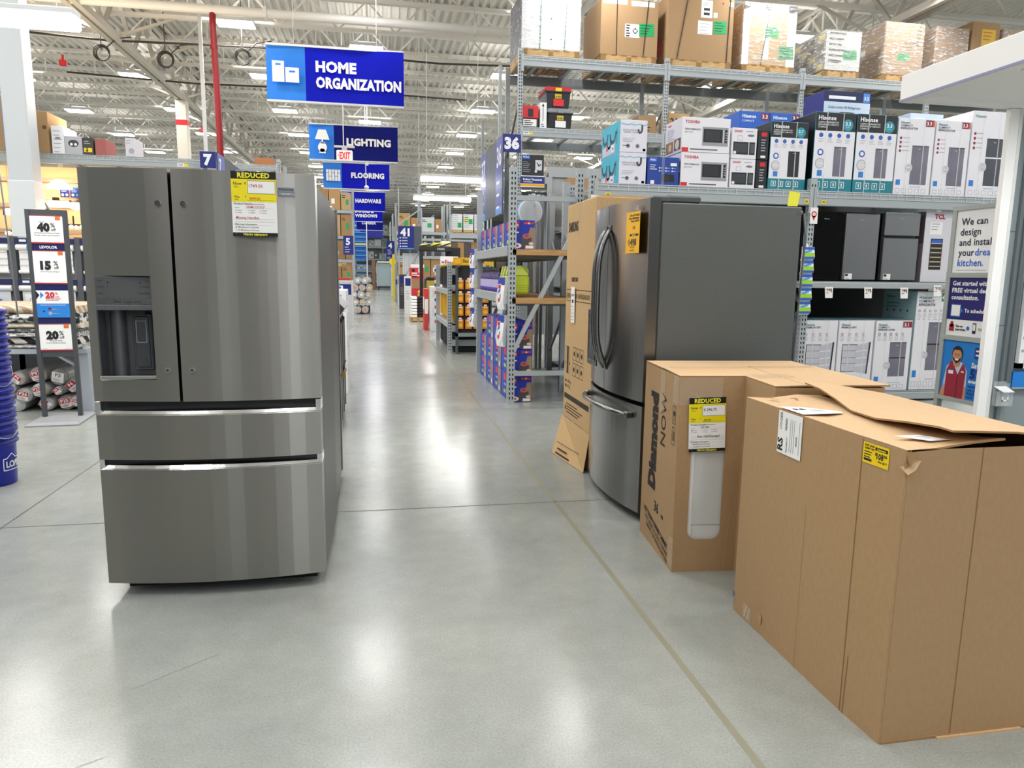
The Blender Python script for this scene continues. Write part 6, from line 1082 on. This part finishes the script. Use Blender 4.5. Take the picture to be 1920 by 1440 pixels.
m = M(); m.box(0, .9, 0, .03, 0, .62, C('#a8988a', .5)); F = Fr(m, (0, 0, 0), (1, 0, 0), (0, 0, 1))
for k in range(8): F.line(.1*k, 0, .1*k+.3, .62, .006, C('#6f6157', .6)); F.line(.1*k+.2, 0, .1*k-.1, .62, .006, C('#6f6157', .6))
F.rect(0, 0, .9, .2, C('#c4b5ab', .5), 2); F.rect(0, .06, .9, .1, C('#8a6f63', .5), 3)
solo('photo_panel', 'printed kitchen photo panel with brown tiles above the sample board', 'panel', m, (4.215, 4.04, 1.42))
m = M(); m.box(0, .9, 0, .02, 0, .105, SKYB); m.box(0, .9, -.004, .024, -.012, 0, C('#9aa3a8', .4)); F = Fr(m, (0, -.0005, 0), (1, 0, 0), (0, 0, 1)); F.text('Finding your', .085, .068, .018, WHITE, True, 'l', .2); F.text('Diamond cabinets', .11, .045, .018, WHITE, True, 'l', .24); F.lines(.12, .025, .12, 1, .01, .005, WHITE)
solo('blue_sign', 'blue sign strip with white lettering under the sample board', 'sign', m, (4.17, 4.03, .672))
t3 = thing('leaflet_holder', 'clear leaflet holder with a white leaflet on the white pillar', 'leaflet holder', (4.02, 4.02, .555)); m = M(); m.box(0, .16, .0, .003, 0, .2, clearmat()); m.box(0, .16, -.04, -.037, 0, .12, clearmat()); m.box(.05, .11, -.045, -.04, .04, .05, WHITE); m.box(.05, .06, -.045, -.04, .04, .08, WHITE); m.box(.1, .11, -.045, -.04, .04, .08, WHITE); m.box(.0, .16, -.04, .003, -.002, .001, clearmat()); part('pocket', m, t3); m = M(); m.add([(-.0, 0, .16), (.12, -.0, .16), (.14, -.07, .12), (.03, -.07, .12)], [(0, 1, 2, 3)], C('#e8ebec', .3)); m.add([(-.0, 0, .157), (.12, -.0, .157), (.14, -.07, .117), (.03, -.07, .117)], [(3, 2, 1, 0)], C('#e8ebec', .3)); part('leaflet', m, t3); t3.scale = (.8, .8, .8)
# poster stand facing the aisle
t4 = thing('poster_stand', 'grey framed stand with three stacked posters left of the white pillar', 'poster stand', (4.12, 4.37, 0), rad(-90))
m = M(); FRM = C('#a3aaa8', .45)
for x in (-.25, .25): m.box(x-.018, x+.018, .0, .04, 0, 1.9, FRM)
for z, h in ((1.87, .03), (1.395, .035), (.945, .035), (.50, .03)): m.box(-.268, .268, -.002, .042, z, z+h, FRM)
m.box(-.23, .23, .02, .03, .5, 1.88, C('#6c7472', .5)); part('frame', m, t4); m = M()
for x in (-.25, .25): m.box(x-.03, x+.03, -.2, .24, 0, .02, FRM)
part('foot', m, t4)
for x in (-.275,):
    m = M(); 
    for z in (1.43, 1.38, .98, .93): m.cyl((x, .02, z), (x-.01, .02, z), .01, CHROME, 8)
    part('frame_screw', m, t4)
XA = -.232; WD = .464
m = M(); m.box(XA, XA+WD, .01, .02, 1.43, 1.87, WHITE); F = Fr(m, (XA, .0095, 1.43), (1, 0, 0), (0, 0, 1)); nb = C('#161b3c', .5); bb = C('#2a66d0', .5)
for k, (s_, c_) in enumerate((('We can', nb), ('design', nb), ('and install', nb), ('your', nb), ('kitchen.', bb))): F.text(s_, .045, .335-.072*k, .05, c_, .012, 'l')
F.text('dream', .192, .335-.072*3, .05, bb, .012, 'l'); F.rect(.04, .015, .3, .02, GREYT); part('poster', m, t4, 'white poster: We can design and install your dream kitchen')
m = M(); m.box(XA, XA+WD, .01, .02, .98, 1.395, WHITE); F = Fr(m, (XA, .0095, .98), (1, 0, 0), (0, 0, 1)); F.rect(0, .115, WD, .415, C('#14186e', .45)); F.text('Get started with a', .025, .36, .032, WHITE, True, 'l'); F.text('FREE virtual design', .025, .31, .032, WHITE, True, 'l'); F.text('consultation.', .025, .26, .032, WHITE, True, 'l'); F.frame(.03, .135, .12, .225, .004, SKYB, 2); F.rect(.036, .141, .114, .219, PAPER, 2); F.poly([(.12, .2), (.14, .18), (.12, .16)], SKYB, 2); F.text('To schedule', .155, .17, .026, WHITE, True, 'l'); F.rect(.03, .03, .075, .08, C('#a51f34', .5), 2); F.rect(.04, .06, .065, .1, C('#a51f34', .5), 2); F.text('See an', .09, .062, .017, nb, True); F.text('associate', .09, .038, .017, nb, True); F.disc(.20, .058, .014, bb, 2); F.rect(.24, .025, .27, .098, nb, 2); F.rect(.244, .045, .266, .09, WHITE, 3); F.text('Call 1-800', .29, .05, .018, nb, False); part('poster', m, t4, 'navy and white poster about a free consultation')
m = M(); m.box(XA, XA+WD, .01, .02, .53, .945, SKYB); F = Fr(m, (XA, .0095, .53), (1, 0, 0), (0, 0, 1)); sk = C('#c98e68', .6); vs = C('#9a1f38', .55); sh = C('#c3cbe2', .6); hr = C('#1d1512', .7)
F.poly([(.0, .0), (.02, .05), (.045, .22), (.10, .27), (.16, .27), (.2, .25), (.235, .2), (.24, .0)], sh, 1); F.poly([(.0, 0), (.035, .1), (.05, 0)], sk, 2); F.poly([(.215, .0), (.24, .0), (.236, .09), (.218, .09)], sk, 2)
F.poly([(.045, .0), (.05, .2), (.085, .265), (.1, .27), (.155, .17), (.155, 0)], vs, 3); F.poly([(.155, .0), (.155, .17), (.19, .255), (.205, .245), (.225, .2), (.215, .0)], vs, 3); F.line(.155, .0, .155, .17, .006, C('#5a1226', .6), 4); F.poly([(.095, .275), (.155, .17), (.195, .26), (.155, .235)], sh, 4); F.rect(.07, .17, .115, .2, WHITE, 5); F.rect(.07, .195, .115, .2, BLUE, 6); F.rect(.185, .19, .21, .2, WHITE, 5)
F.poly([(.11, .235), (.11, .275), (.165, .275), (.165, .235), (.14, .22)], sk, 5); F.disc(.135, .315, .048, hr, 5, 20, .062); F.disc(.136, .305, .042, sk, 6, 20, .056); F.poly([(.098, .3), (.104, .272), (.136, .248), (.168, .272), (.174, .3), (.158, .283), (.114, .283)], hr, 7); F.poly([(.118, .284), (.154, .284), (.148, .271), (.124, .271)], WHITE, 8); F.line(.115, .317, .128, .318, .004, hr, 8); F.line(.144, .318, .157, .317, .004, hr, 8); F.disc(.122, .31, .0035, hr, 8, 8); F.disc(.15, .31, .0035, hr, 8, 8); F.line(.136, .31, .138, .294, .004, C('#a86f4c', .6), 8); F.poly([(.094, .33), (.1, .36), (.136, .378), (.172, .36), (.178, .33), (.16, .348), (.112, .348)], hr, 8)
F.rect(.285, .3, .36, .38, C('#1b2f8c', .5), 1); F.lines(.295, .35, .05, 2, .03, .012, WHITE, 2); F.text('Save', .27, .235, .036, WHITE, True, 'l', .1); F.text('5%', .262, .16, .065, NAVY, .05, 'l'); F.text('every day', .255, .125, .028, WHITE, True, 'l'); F.text('when you', .255, .092, .022, NAVY, False); F.text('use your', .255, .066, .022, NAVY, False); F.text('Advantage', .25, .04, .022, NAVY, False); F.text('card.', .25, .015, .022, NAVY, False); part('poster', m, t4, 'blue poster of a smiling bearded person in a red vest')
# ================================================================ farther down the aisle, right side
t = thing('tote_shelf', 'grey end shelf of yellow and black totes beyond the mop cartons', 'shelf', (1.2, 12.4, 0))
for x in (0, .66):
    for y in (0, 2.4): part('upright', upright(x+.035, y, 1.56, face=(y == 0)), t)
for z in (1.1, .53): m = M(); m.box(-.01, .03, .06, 2.4, z-.09, z, RACK, .005); m.box(.03, .68, 0, 2.44, z-.02, z, RACKD); part('shelf', m, t)
for z in (1.40, 1.12, .42, .17): m = M(); m.box(.07, .66, .01, .05, z-.05, z+.06, RACK); part('end_rail', m, t)
YT = C('#e3b20e', .45); BT = C('#24262a', .5)
for k in range(4):
    for z, h, cl, lc, nm, zz in ((1.105, .44, BT, YT, 'black tote with a yellow lid on top of the tote shelf', 0), (.535, .50, YT, YT, 'yellow tote on the middle level of the tote shelf', 1), (.0, .46, BT, BT, 'black crate on the floor of the tote shelf', 2)):
        t2 = thing('storage_tote', nm+', '+['nearest', 'second', 'third', 'farthest'][k]+' along the aisle', 'tote', (1.535, 12.76+.56*k, z), 0, ['yellow lidded totes', 'yellow totes', 'black crates'][zz])
        m = M(); m.prism([(-.22, -.24, 0), (.2, -.24, 0), (.24, -.26, h-.03), (-.26, -.26, h-.03)], (0, .5, 0), cl)
        for q in range(5): m.box(-.27, -.245, -.2+.09*q, -.16+.09*q, .05, h-.06, cl)
        for q in range(4 if zz else 2): m.box(-.262, .242, -.265, .245, h*(.3+.17*q), h*(.3+.17*q)+.012, cl)
        part('tub', m, t2); m = M(); m.box(-.28, .26, -.27, .25, h-.04, h, lc, .01); part('lid', m, t2)
t = thing('packet_panel', 'dark pegboard panel of orange packets beside the tote shelf', 'display panel', (1.33, 12.22, 0))
m = M(); m.box(0, .62, .1, .13, .30, 1.48, C('#2c2f33', .6)); m.box(0, .62, .0, .15, .3, .36, RACKD); m.box(-.0, .03, .0, .15, 0, 1.5, C('#4b4f55', .5)); m.box(.6, .62, .05, .15, 0, 1.5, C('#4b4f55', .5)); part('frame', m, t)
OR = C('#ea8a2a', .5)
for i in range(4):
    for j in range(4):
        t2 = thing('orange_packet', 'small orange packet with a yellow badge on the dark pegboard panel', 'packet', (1.40+.145*i, 12.25, .43+.225*j), 0, 'orange packets on the pegboard panel')
        m = M(); m.box(-.055, .055, 0, .04, 0, .165, OR, .004); F = Fr(m, (-.055, 0, 0), (1, 0, 0), (0, 0, 1)); F.E = .0015; F.disc(.055, .065, .038, C('#f3c52e', .5), 1, 14); F.rect(.02, .13, .09, .155, C('#f6ddb0', .5), 1); part('pack', m, t2); m = M(); m.box(-.025, .025, .0, .01, .165, .195, PAPER); part('hang_tab', m, t2)
t = thing('striped_strip', 'hanging strip of small red white and blue cards beside the tote shelf', 'clip strip', (1.19, 14.85, .35)); m = M()
for k in range(16): m.box(-.025, .025, -.012+.006*(k % 2), .0, .075*k, .075*k+.06, C(['#d8584a', '#e9e9ea', '#3c5a9a', '#e9e9ea'][k % 4], .5))
part('cards', m, t)
for k, (z, h, lab) in enumerate(((0, .66, 'tall white carton on the floor beyond the tote shelf'), (.662, .40, 'shorter white carton on top of the tall white one'))): solo('carton', lab, 'carton', carton(.36, .5, h, C('#d9dadf', .5), lambda F, w, h_: F.lines(.03, h_*.8, .1, 4, .05, .012, GREYT)), (1.42, 17.0, z))
solo('carton', 'red and white upright carton leaning beside the white cartons beyond the tote shelf', 'carton', carton(.1, .5, 1.0, C('#cf3a3c', .5), lambda F, w, h: F.rect(.01, h*.4, w-.01, h*.75, PAPER), lambda F, w, h: F.rect(.05, h*.5, w-.05, h*.8, PAPER)), (1.17, 17.4, 0))
t = thing('info_board', 'white board reading Free beyond the tote shelf', 'sign', (1.62, 16.4, 0)); m = M(); m.box(-.2, .2, 0, .02, .95, 1.75, C('#f1ece8', .5)); F = Fr(m, (-.2, -.001, .95), (1, 0, 0), (0, 0, 1)); F.E = .002; F.text('Free', .1, .62, .1, C('#c83a46', .5), True, 'l', .22); F.poly([(.03, .7), (.06, .67), (.03, .64)], NAVY); F.poly([(.06, .7), (.09, .67), (.06, .64)], NAVY); F.lines(.1, .5, .2, 5, .05, .012, GREYT); part('board', m, t); m = M(); m.box(-.02, .02, .02, .05, 0, 1.0, RACKD); m.box(-.15, .15, -.1, .15, 0, .02, RACKD); part('post', m, t)
# order picker truck
t = thing('order_picker', 'black and yellow order picker truck parked at the right of the aisle', 'lift truck', (1.75, 21.3, 0)); BK2 = C('#141518', .4); YL2 = C('#d9b21e', .45)
for x in (-.46,): m = M(); m.box(x-.05, x+.05, -.05, .07, .15, 2.15, BK2); part('overhead_post', m, t)
m = M(); m.box(.3, .72, .3, .75, .1, 2.13, BK2, .02); G = Fr(m, (.3, .298, 0), (1, 0, 0), (0, 0, 1)); G.E = .003; G.text('Yale', .28, 1.25, .2, YL2, True, 'l', .55, 2, rot=math.pi/2); part('mast', m, t)
m = M(); m.box(-.52, .45, -.08, .6, 2.0, 2.13, BK2, .02); F = Fr(m, (-.5, -.081, 2.0), (1, 0, 0), (0, 0, 1)); F.E = .003; F.text('F4503', .5, .035, .06, GREYT, True); part('overhead_guard', m, t)
m = M(); m.box(-.46, .3, -.05, 1.0, .08, .22, BK2, .02); m.box(-.5, .4, .2, 1.3, .22, .85, YL2, .05); m.box(-.3, .3, .5, 1.3, .85, 1.25, BK2, .05); part('chassis', m, t)
for x in (-.42, .4): m = M(); m.cyl((x-.04, .2, .09), (x+.04, .2, .09), .09, BK2, 14); part('wheel', m, t)
for k, (x, y, w_, c_, lab) in enumerate(((-.33, .1, .3, '#e6d23a', 'yellow strap bundle lying on the left of the truck guard'), (.0, .15, .24, '#d8c84a', 'yellow strap bundle lying in the middle of the truck guard'), (.28, .2, .3, '#e3dfae', 'pale folded harness lying on the right of the truck guard'))): m = M(); m.box(-w_/2, w_/2, 0, .4, 0, .07+.05*k, C(c_, .6), .03); m.bar((-w_/2, -.005, .02), (w_/2, -.005, .06+.03*k), .02, .03, BK2); solo('strap_bundle', lab, 'strap', m, (1.75+x, 21.3+y, 2.135))
solo('carton', 'olive carton with a green badge standing behind the truck post', 'carton', carton(.42, .4, .85, C('#a08a2a', .55), lambda F, w, h: (F.disc(w*.6, h*.6, .09, GREEN), F.lines(w*.1, h*.8, w*.3, 2, .05, .02, INK))), (1.62, 20.6, .3))
solo('carton', 'low dark carton under the olive carton', 'carton', carton(.42, .4, .295, C('#2c2d2b', .55)), (1.62, 20.6, 0))
p = solo('wooden_pallet', 'wooden pallet on the floor before the truck', 'pallet', pm, (1.14, 20.4, 0)); p.scale = (.42, .85, 1)
for k in range(2):
    t = thing('crate_stack', ['white stack of trays on the floor pallet', 'black stack of trays on the floor pallet, beside the white one'][k], 'trays', (1.03+.2*k, 20.5, .122)); m = M()
    for q in range(7): m.box(-.085, .085, 0, .7, .085*q, .085*q+.07, PAPER if k == 0 else BK2, .008)
    part('trays', m, t)
# red display cartons
for k, (z, h, c_, lab) in enumerate(((0, .8, '#cf2a33', 'lower red display carton on the floor left of the truck'), (.802, .35, '#a47c5a', 'kraft carton between the red display cartons'), (1.154, .4, '#d8303a', 'upper red display carton with white lettering'))): 
    solo('carton', lab, 'carton', carton(.5, .6, h, C(c_, .5), (lambda F, w, h_: (F.lines(.06, h_*.45, .32, 2, .08, .04, PAPER), F.disc(.12, h_*.75, .06, INK), F.rect(w*.6, h_*.55, w*.8, h_*.95, PAPER), F.lines(.06, h_*.15, .3, 1, .08, .05, INK))) if k == 2 else (lambda F, w, h_: [F.rect(.02, h_*(.1+.16*q), w-.02, h_*(.12+.16*q), C('#8f1d26', .5)) for q in range(5)] if k == 0 else None)), (1.45, 26.6, z))
solo('carton', 'white flat carton topping the red display cartons', 'carton', carton(.48, .5, .12, PAPER), (1.47, 26.6, 1.556))
for k, (x, y, h, c_, lab) in enumerate(((1.02, 24.2, 1.25, '#e4e5e6', 'white boxed fixture standing left of the red display cartons'), (.98, 27.8, 1.3, '#3a3d42', 'dark upright display standing left of the red cartons'), (1.0, 30.6, 1.2, '#dfe1e3', 'white upright display far left of the red cartons'), (.97, 33.5, 1.1, '#8a9096', 'grey upright display far down the right side of the aisle'))): solo('floor_display', lab, 'display', carton(.26 if k else .22, .5, h, C(c_, .5), lambda F, w, h_: (F.rect(.02, h_*.75, w-.02, h_*.95, NAVY), F.lines(.04, h_*.6, w*.6, 4, .08, .02, GREYT))), (x, y, 0))
# rack 41 and its sign
r41 = rack('pallet_rack', 'grey rack of aisle 41 with brown cartons and white wrapped pallets', [1.75, 2.95, 5.4], 29.5, 1.2, 4.9, [(2.98, .2, (1,), 'wire'), (1.75, .1, (1,), 'steel'), (.2, .1, (1,), 'steel')], hs=[4.9, 4.2, 4.2])
for k, x in enumerate((3.05, 3.5, 3.95)):
    p = solo('wooden_pallet', 'wooden pallet under the %s white wrapped load on the aisle 41 rack' % ['left', 'middle', 'right'][k], 'pallet', pm, (x+.2, 29.55, 3.0)); p.scale = (.40, .8, 1)
    solo('carton', 'white wrapped stack with a green note, %s of three on the aisle 41 rack' % ['leftmost', 'middle', 'rightmost'][k], 'carton', carton(.4, .8, .62, C('#d4d7d8', .5), lambda F, w, h: ([F.lines(.02, h*(.15+.12*q), w*.85, 1, .1, .03, GREYT) for q in range(7)], glabel(F, w*.55, h*.12+.15*(k == 1), w*.4, h*.35), F.rect(w*.1, h*.5, w*.5, h*.8, C('#e6e27a', .5), 2) if k == 1 else None)), (x+.2, 29.56, 3.122))
BR = ['#6b5138', '#a57c4c', '#4a4440', '#8a6844', '#b08a56', '#7c5c3c']
for k in range(6):
    solo('carton', 'brown flooring carton %s on the upper shelf of the aisle 41 rack' % ['leftmost', 'second from the left', 'third from the left', 'fourth from the left', 'fifth from the left', 'sixth from the left'][k], 'carton', carton(.26, .7, .86 if k > 2 else .84, C(BR[k], .6), lambda F, w, h: F.rect(w*.2, h*.05, w*.8, h*.15, PAPER)), (3.13+.27*k, 29.56, 1.765), 0, 'flooring cartons')
for k in range(4): solo('carton', 'pale flooring carton %s on the lower aisle 41 rack shelf' % ['leftmost', 'second from the left', 'third from the left', 'fourth from the left'][k], 'carton', carton(.36, .7, 1.2, C(['#c3ab9c', '#cdb9ab', '#bfa998', '#c8b3a3'][k], .6), lambda F, w, h: F.rect(w*.3, h*.04, w*.6, h*.1, PAPER)), (3.2+.38*k, 29.56, .21), 0, 'flooring cartons')
t = thing('aisle_sign', 'navy and grey aisle sign with a white number 41', 'aisle sign', (.87, 29.3, 2.3)); m = M(); m.box(.62, .92, 0, .03, -.05, .9, C('#4c5560', .5)); m.box(0, .62, -.01, .02, 0, .9, NAVY); F = Fr(m, (0, -.011, 0), (1, 0, 0), (0, 0, 1)); F.E = .003; F.rect(0, 0, .62, .04, C('#4f8fe0', .4)); F.text('41', .08, .52, .29, WHITE, .05, 'l', .42)
for q in range(4): F.lines(.14, .42-.11*q, .36, 1, .1, .035, C('#c3cae8', .5)); F.rect(.05, .41-.11*q, .1, .46-.11*q, WHITE)
part('board', m, t); m = M(); m.box(.0, .05, .02, .07, -2.3, 2.4, RACK); m.box(.9, .95, .02, .07, -2.3, 1.6, RACK); m.bar((.0, .04, .95), (.92, .04, 1.6), .05, .05, RACK); part('post', m, t)
m = M()
for k in range(9): m.box(1.05+.075*k, 1.115+.075*k, 29.75, 29.8, .1, 2.15, C('#dde2e3', .5))
solo('panel_stock', 'tall white ribbed panels standing under the number 41 sign', 'panels', m)
m = M(); m.bar((1.0, 29.6, 1.0), (1.72, 29.6, 2.2), .06, .04, RACK, (0, 1, 0)); solo('brace_bar', 'slanting grey brace bar before the white ribbed panels', 'brace', m)
# rows of racks beyond, both sides
def farrack(name_label, xs, y, h, lv, seed, x_open, nb=True, zt=True):
    t = rack('pallet_rack', name_label, xs, y, 1.2, h, [(z, .13, tuple(range(len(xs)-1)), 'steel') for z in lv], brace=False); return t
G2 = 0
def fill(where, x0, x1, y, z, hmax, n, seed, cols=('#a98358', '#b8925f', '#9b7750', '#c0a070'), grp='far cartons'):
    rr = random.Random(seed); x = x0; k = 0; names = ['leftmost', 'second from the left', 'third from the left', 'fourth from the left', 'fifth from the left', 'sixth from the left', 'seventh from the left', 'eighth from the left']
    while x < x1-.2 and k < n:
        w = min(rr.uniform(.42, .75), x1-x); h = hmax*rr.uniform(.6, .98); c_ = rr.choice(cols)
        solo('carton', 'carton %s on the %s' % (names[k], where), 'carton', carton(w-.03, .9, h, C(c_, .7), (lambda F, w_, h_: (F.rect(w_*.5, h_*.3, w_*.8, h_*.6, GREEN), F.lines(w_*.1, h_*.8, w_*.4, 2, .08, .03, INK))) if k % 2 == 0 else (lambda F, w_, h_: F.rect(w_*.2, h_*.3, w_*.5, h_*.55, PAPER))), (x+w/2, y, z), 0, grp); x += w; k += 1
farrack('tall grey rack with kraft cartons on the left, beyond the wrapped rug rolls', [-6.0, -3.5, -.98], 32.5, 5.2, (4.0, 2.9, 1.9, .9), 1, True)
for z, h, wh in ((4.02, 1.0, 'top level of the nearer far left rack'), (2.92, .95, 'second level of the nearer far left rack'), (1.92, .85, 'third level of the nearer far left rack'), (.92, .8, 'lowest level of the nearer far left rack')): fill(wh, -2.55, -1.05, 32.55, z, h, 3, int(z*10), grp='kraft cartons on the left rack')
farrack('farther grey rack on the left just before the blue ladder', [-5.8, -3.4, -1.35], 42.5, 5.2, (4.0, 2.6, 1.3), 2, True)
for z, h, wh in ((2.62, 1.0, 'middle level of the farther left rack'), (1.32, 1.0, 'low level of the farther left rack')): fill(wh, -2.2, -1.42, 42.55, z, h, 2, int(z*10)+3, grp='kraft cartons on the farther left rack')
for xs, y, lab in (([1.0, 3.4, 5.8], 37, 'grey rack on the right just beyond the aisle 41 rack'), ([1.0, 3.4, 5.8], 44, 'grey rack on the right, second beyond the aisle 41 rack'), ([.98, 3.4, 5.8], 51, 'grey rack on the right, third beyond the aisle 41 rack')): farrack(lab, xs, y, 4.8, (3.4, 2.2, 1.1), y, False)
fill('lower level of the rack behind aisle 41', 1.08, 3.3, 37.05, 1.12, 1.0, 4, 9, grp='cartons on the right racks'); fill('upper level of the rack behind aisle 41', 1.08, 3.3, 37.05, 3.42, 1.0, 4, 19, ('#c9ccce', '#a98358', '#b8925f'), grp='cartons on the right racks')
for k, (x, y, z, lab) in enumerate(((.55, 40.0, 2.25, 'navy aisle sign beyond number 41, its 4 half hidden'), (.62, 47.0, 2.1, 'farthest navy aisle sign on the right'), (-1.38, 31.9, 2.1, 'navy aisle sign on the left before the kraft carton rack'))): m = M(); m.box(0, .42, 0, .02, 0, .8, NAVY); F = Fr(m, (0, -.001, 0), (1, 0, 0), (0, 0, 1)); F.E = .004; F.text(['4', '4', '5'][k], .2, .42, .28, WHITE, True, 'c'); F.lines(.06, .3, .25, 3, .1, .03, C('#c3cae8', .5)); m.box(.4, .45, .02, .07, -z, 1.6, RACK); solo('aisle_sign', lab, 'aisle sign', m, (x, y, z))
for k, (x, y, h, c_, lab) in enumerate(((.82, 36.0, 2.2, '#e2c21e', 'yellow upright guard post far down the right side of the aisle'), (.86, 40.6, 1.6, '#d9dcdd', 'white upright guard post far down the right side of the aisle'))): m = M(); m.box(-.06, .06, -.06, .06, 0, h, C(c_, .5), .01); m.cyl((0, 0, h), (0, 0, h+.06), .05, C(c_, .5), 12); k == 0 and m.cyl((-.05, 0, 1.9), (-.05, -.04, 1.9), .16, YEL, 20); m.box(-.1, .1, -.1, .1, 0, .02, RACKD); solo('guard_post', lab, 'post', m, (x, y, 0))
# cart of wrapped rug rolls
t = thing('hand_truck', 'blue hand truck under the heap of wrapped rug rolls in the aisle', 'hand truck', (-.47, 25.2, 0)); BT2 = C('#22409a', .45)
m = M(); m.tube([(.2, .0, .1), (.2, .05, 1.0), (.15, .08, 1.05), (-.15, .08, 1.05), (-.2, .05, 1.0), (-.2, 0, .1)], .025, BT2, 8); m.box(-.22, .22, -.3, .02, .02, .05, BT2); m.box(-.2, .2, 0, .03, .4, .44, BT2); m.box(-.2, .2, .02, .05, .75, .79, BT2); part('frame', m, t)
for x in (-.2, .2): m = M(); m.cyl((x-.03, .06, .12), (x+.03, .06, .12), .12, BK2, 16); part('wheel', m, t)
rc = random.Random(4); k = 0; nm = ['bottom row', 'second row', 'third row', 'fourth row', 'top row']; pw = ['left', 'middle', 'right']
for j, (n_, z) in enumerate(((2, .15), (3, .40), (3, .64), (3, .87), (2, 1.1))):
    for i in range(n_):
        r = .107+.004*((i+j) % 2); x = -.5+(i-(n_-1)/2)*.225+.03*(j % 2); t = thing('wrapped_roll', 'plastic wrapped rug roll, %s of the %s in the heap on the hand truck' % (pw[i] if n_ == 3 else ['left', 'right'][i], nm[j]), 'rug', (x, 24.1+.05*(j % 2), z), rad(rc.uniform(-6, 6)), 'wrapped rug rolls on the hand truck')
        m = M(); m.cyl((0, 0, 0), (0, 1.0, 0), r*.95, C(rc.choice(['#b9a99a', '#9a8a7c', '#b0aca6', '#a39a92', '#c2b8ab']), .9), 14); part('roll', m, t); m = M(); m.cyl((0, -.01, 0), (0, .98, 0), r, PW, 14); part('plastic_wrap', m, t); m = M(); F = Fr(m, (-.04, -.012, -.04), (1, 0, 0), (0, 0, 1)); F.E = .003; F.rect(0, 0, .08, .08, C(rc.choice(['#d88a6a', '#e6c47a', '#e9e9e9', '#c9a08a']), .5)); part('tag', m, t)
# rolling ladder and glass cart, back wall shelving
t = thing('rolling_ladder', 'tall blue rolling ladder with grey rails far down the aisle', 'ladder', (-1.02, 48, 0))
for x in (-.42, .42): m = M(); m.bar((x, 0, 0), (x, 1.2, 5.5), .06, .06, C('#b9c0c6', .4)); m.bar((x, 2.2, 0), (x, 1.2, 4.0), .05, .05, C('#b9c0c6', .4)); part('rail', m, t)
for k in range(13): m = M(); m.box(-.4, .4, .06+.08*k, .3+.08*k, .3+.3*k, .36+.3*k, C('#3f86c8', .45)); m.box(-.4, .4, .28+.08*k, .3+.08*k, .3+.3*k, .6+.3*k, C('#3a78b8', .45)) if 5 < k < 12 else None; part('step', m, t)
m = M(); m.box(-.42, .42, .95, 1.05, 5.1, 5.16, C('#b9c0c6', .4)); m.box(-.42, .42, .02, .1, 3.1, 3.2, C('#e0c050', .5)); part('top_rail', m, t)
t = thing('panel_cart', 'glazed panel cart with dark wheels at the far end of the aisle', 'cart', (.6, 57, 0)); m = M(); m.box(-.62, .62, 0, .8, .18, .25, C('#2c2f36', .5)); 
for x in (-.6, .55): m.box(x, x+.05, 0, .05, .25, 2.2, C('#c4c9cc', .4)); m.box(x, x+.05, .7, .75, .25, 2.2, C('#c4c9cc', .4))
m.box(-.6, .6, 0, .05, 2.1, 2.2, C('#dfe3e4', .4)); part('frame', m, t); m = M(); m.box(-.55, .55, .1, .13, .3, 2.05, C('#9fb0b2', .15)); part('glass_pane', m, t)
for x in (-.45, .45): m = M(); m.cyl((x-.04, .1, .09), (x+.04, .1, .09), .09, BK2, 12); part('wheel', m, t)
m = M(); m.box(-.14, .14, 0, .3, 0, 2.35, C('#7c5c44', .7)); solo('door_slab', 'brown door slab standing left of the glazed panel cart', 'door', m, (-.22, 57.2, 0))
bw = rack('pallet_rack', 'wide grey rack along the back wall at the end of the aisle', [-4.2, -1.8, .6, 3.0], 66, 1.2, 5.0, [(4.75, .15, (0, 1, 2), 'steel'), (3.6, .13, (0, 1, 2), 'steel'), (2.55, .13, (0, 1, 2), 'steel'), (1.5, .13, (0, 1, 2), 'steel'), (.6, .13, (0, 1, 2), 'steel')], brace=False)
for k, (z, h) in enumerate(((4.77, .9), (3.62, .8), (2.57, .7), (1.52, .6), (.62, .6))): fill('%s level of the back wall rack' % ['top', 'second', 'third', 'fourth', 'lowest'][k], -1.7, 2.9, 66.08, z, h, 7, 70+k, ('#c9cdd0', '#8d9297', '#5f6469', '#b9a58c', '#d8dadb'), 'cartons on the back wall rack')
m = M(); m.box(-.1, .1, 0, .02, 0, .14, RED); m.box(-.02, .02, .0, .02, .14, 2.95, RACKD); solo('red_sign', 'tiny red sign hanging before the back wall rack', 'sign', m, (.35, 65.5, 4.35))
# crowded left side between refrigerators and rug rolls
for k, (x, y, w_, h, c_, lab) in enumerate(((-.95, 15.5, .5, 1.0, '#3b3f44', 'dark low display beyond the white price board'), (-.85, 18.5, .5, 1.15, '#c9ccd0', 'grey low display second beyond the white price board'), (-.95, 21.5, .4, 1.2, '#b03a34', 'low display with a red card before the rug rolls'))): solo('floor_display', lab, 'display', carton(w_, .6, h, C(c_, .5), lambda F, w, h_: (F.rect(.03, h_*.7, w-.03, h_*.93, NAVY if k != 2 else PAPER), F.lines(.05, h_*.6, w*.6, 5, .1, .03, GREYT))), (x, y, 0))
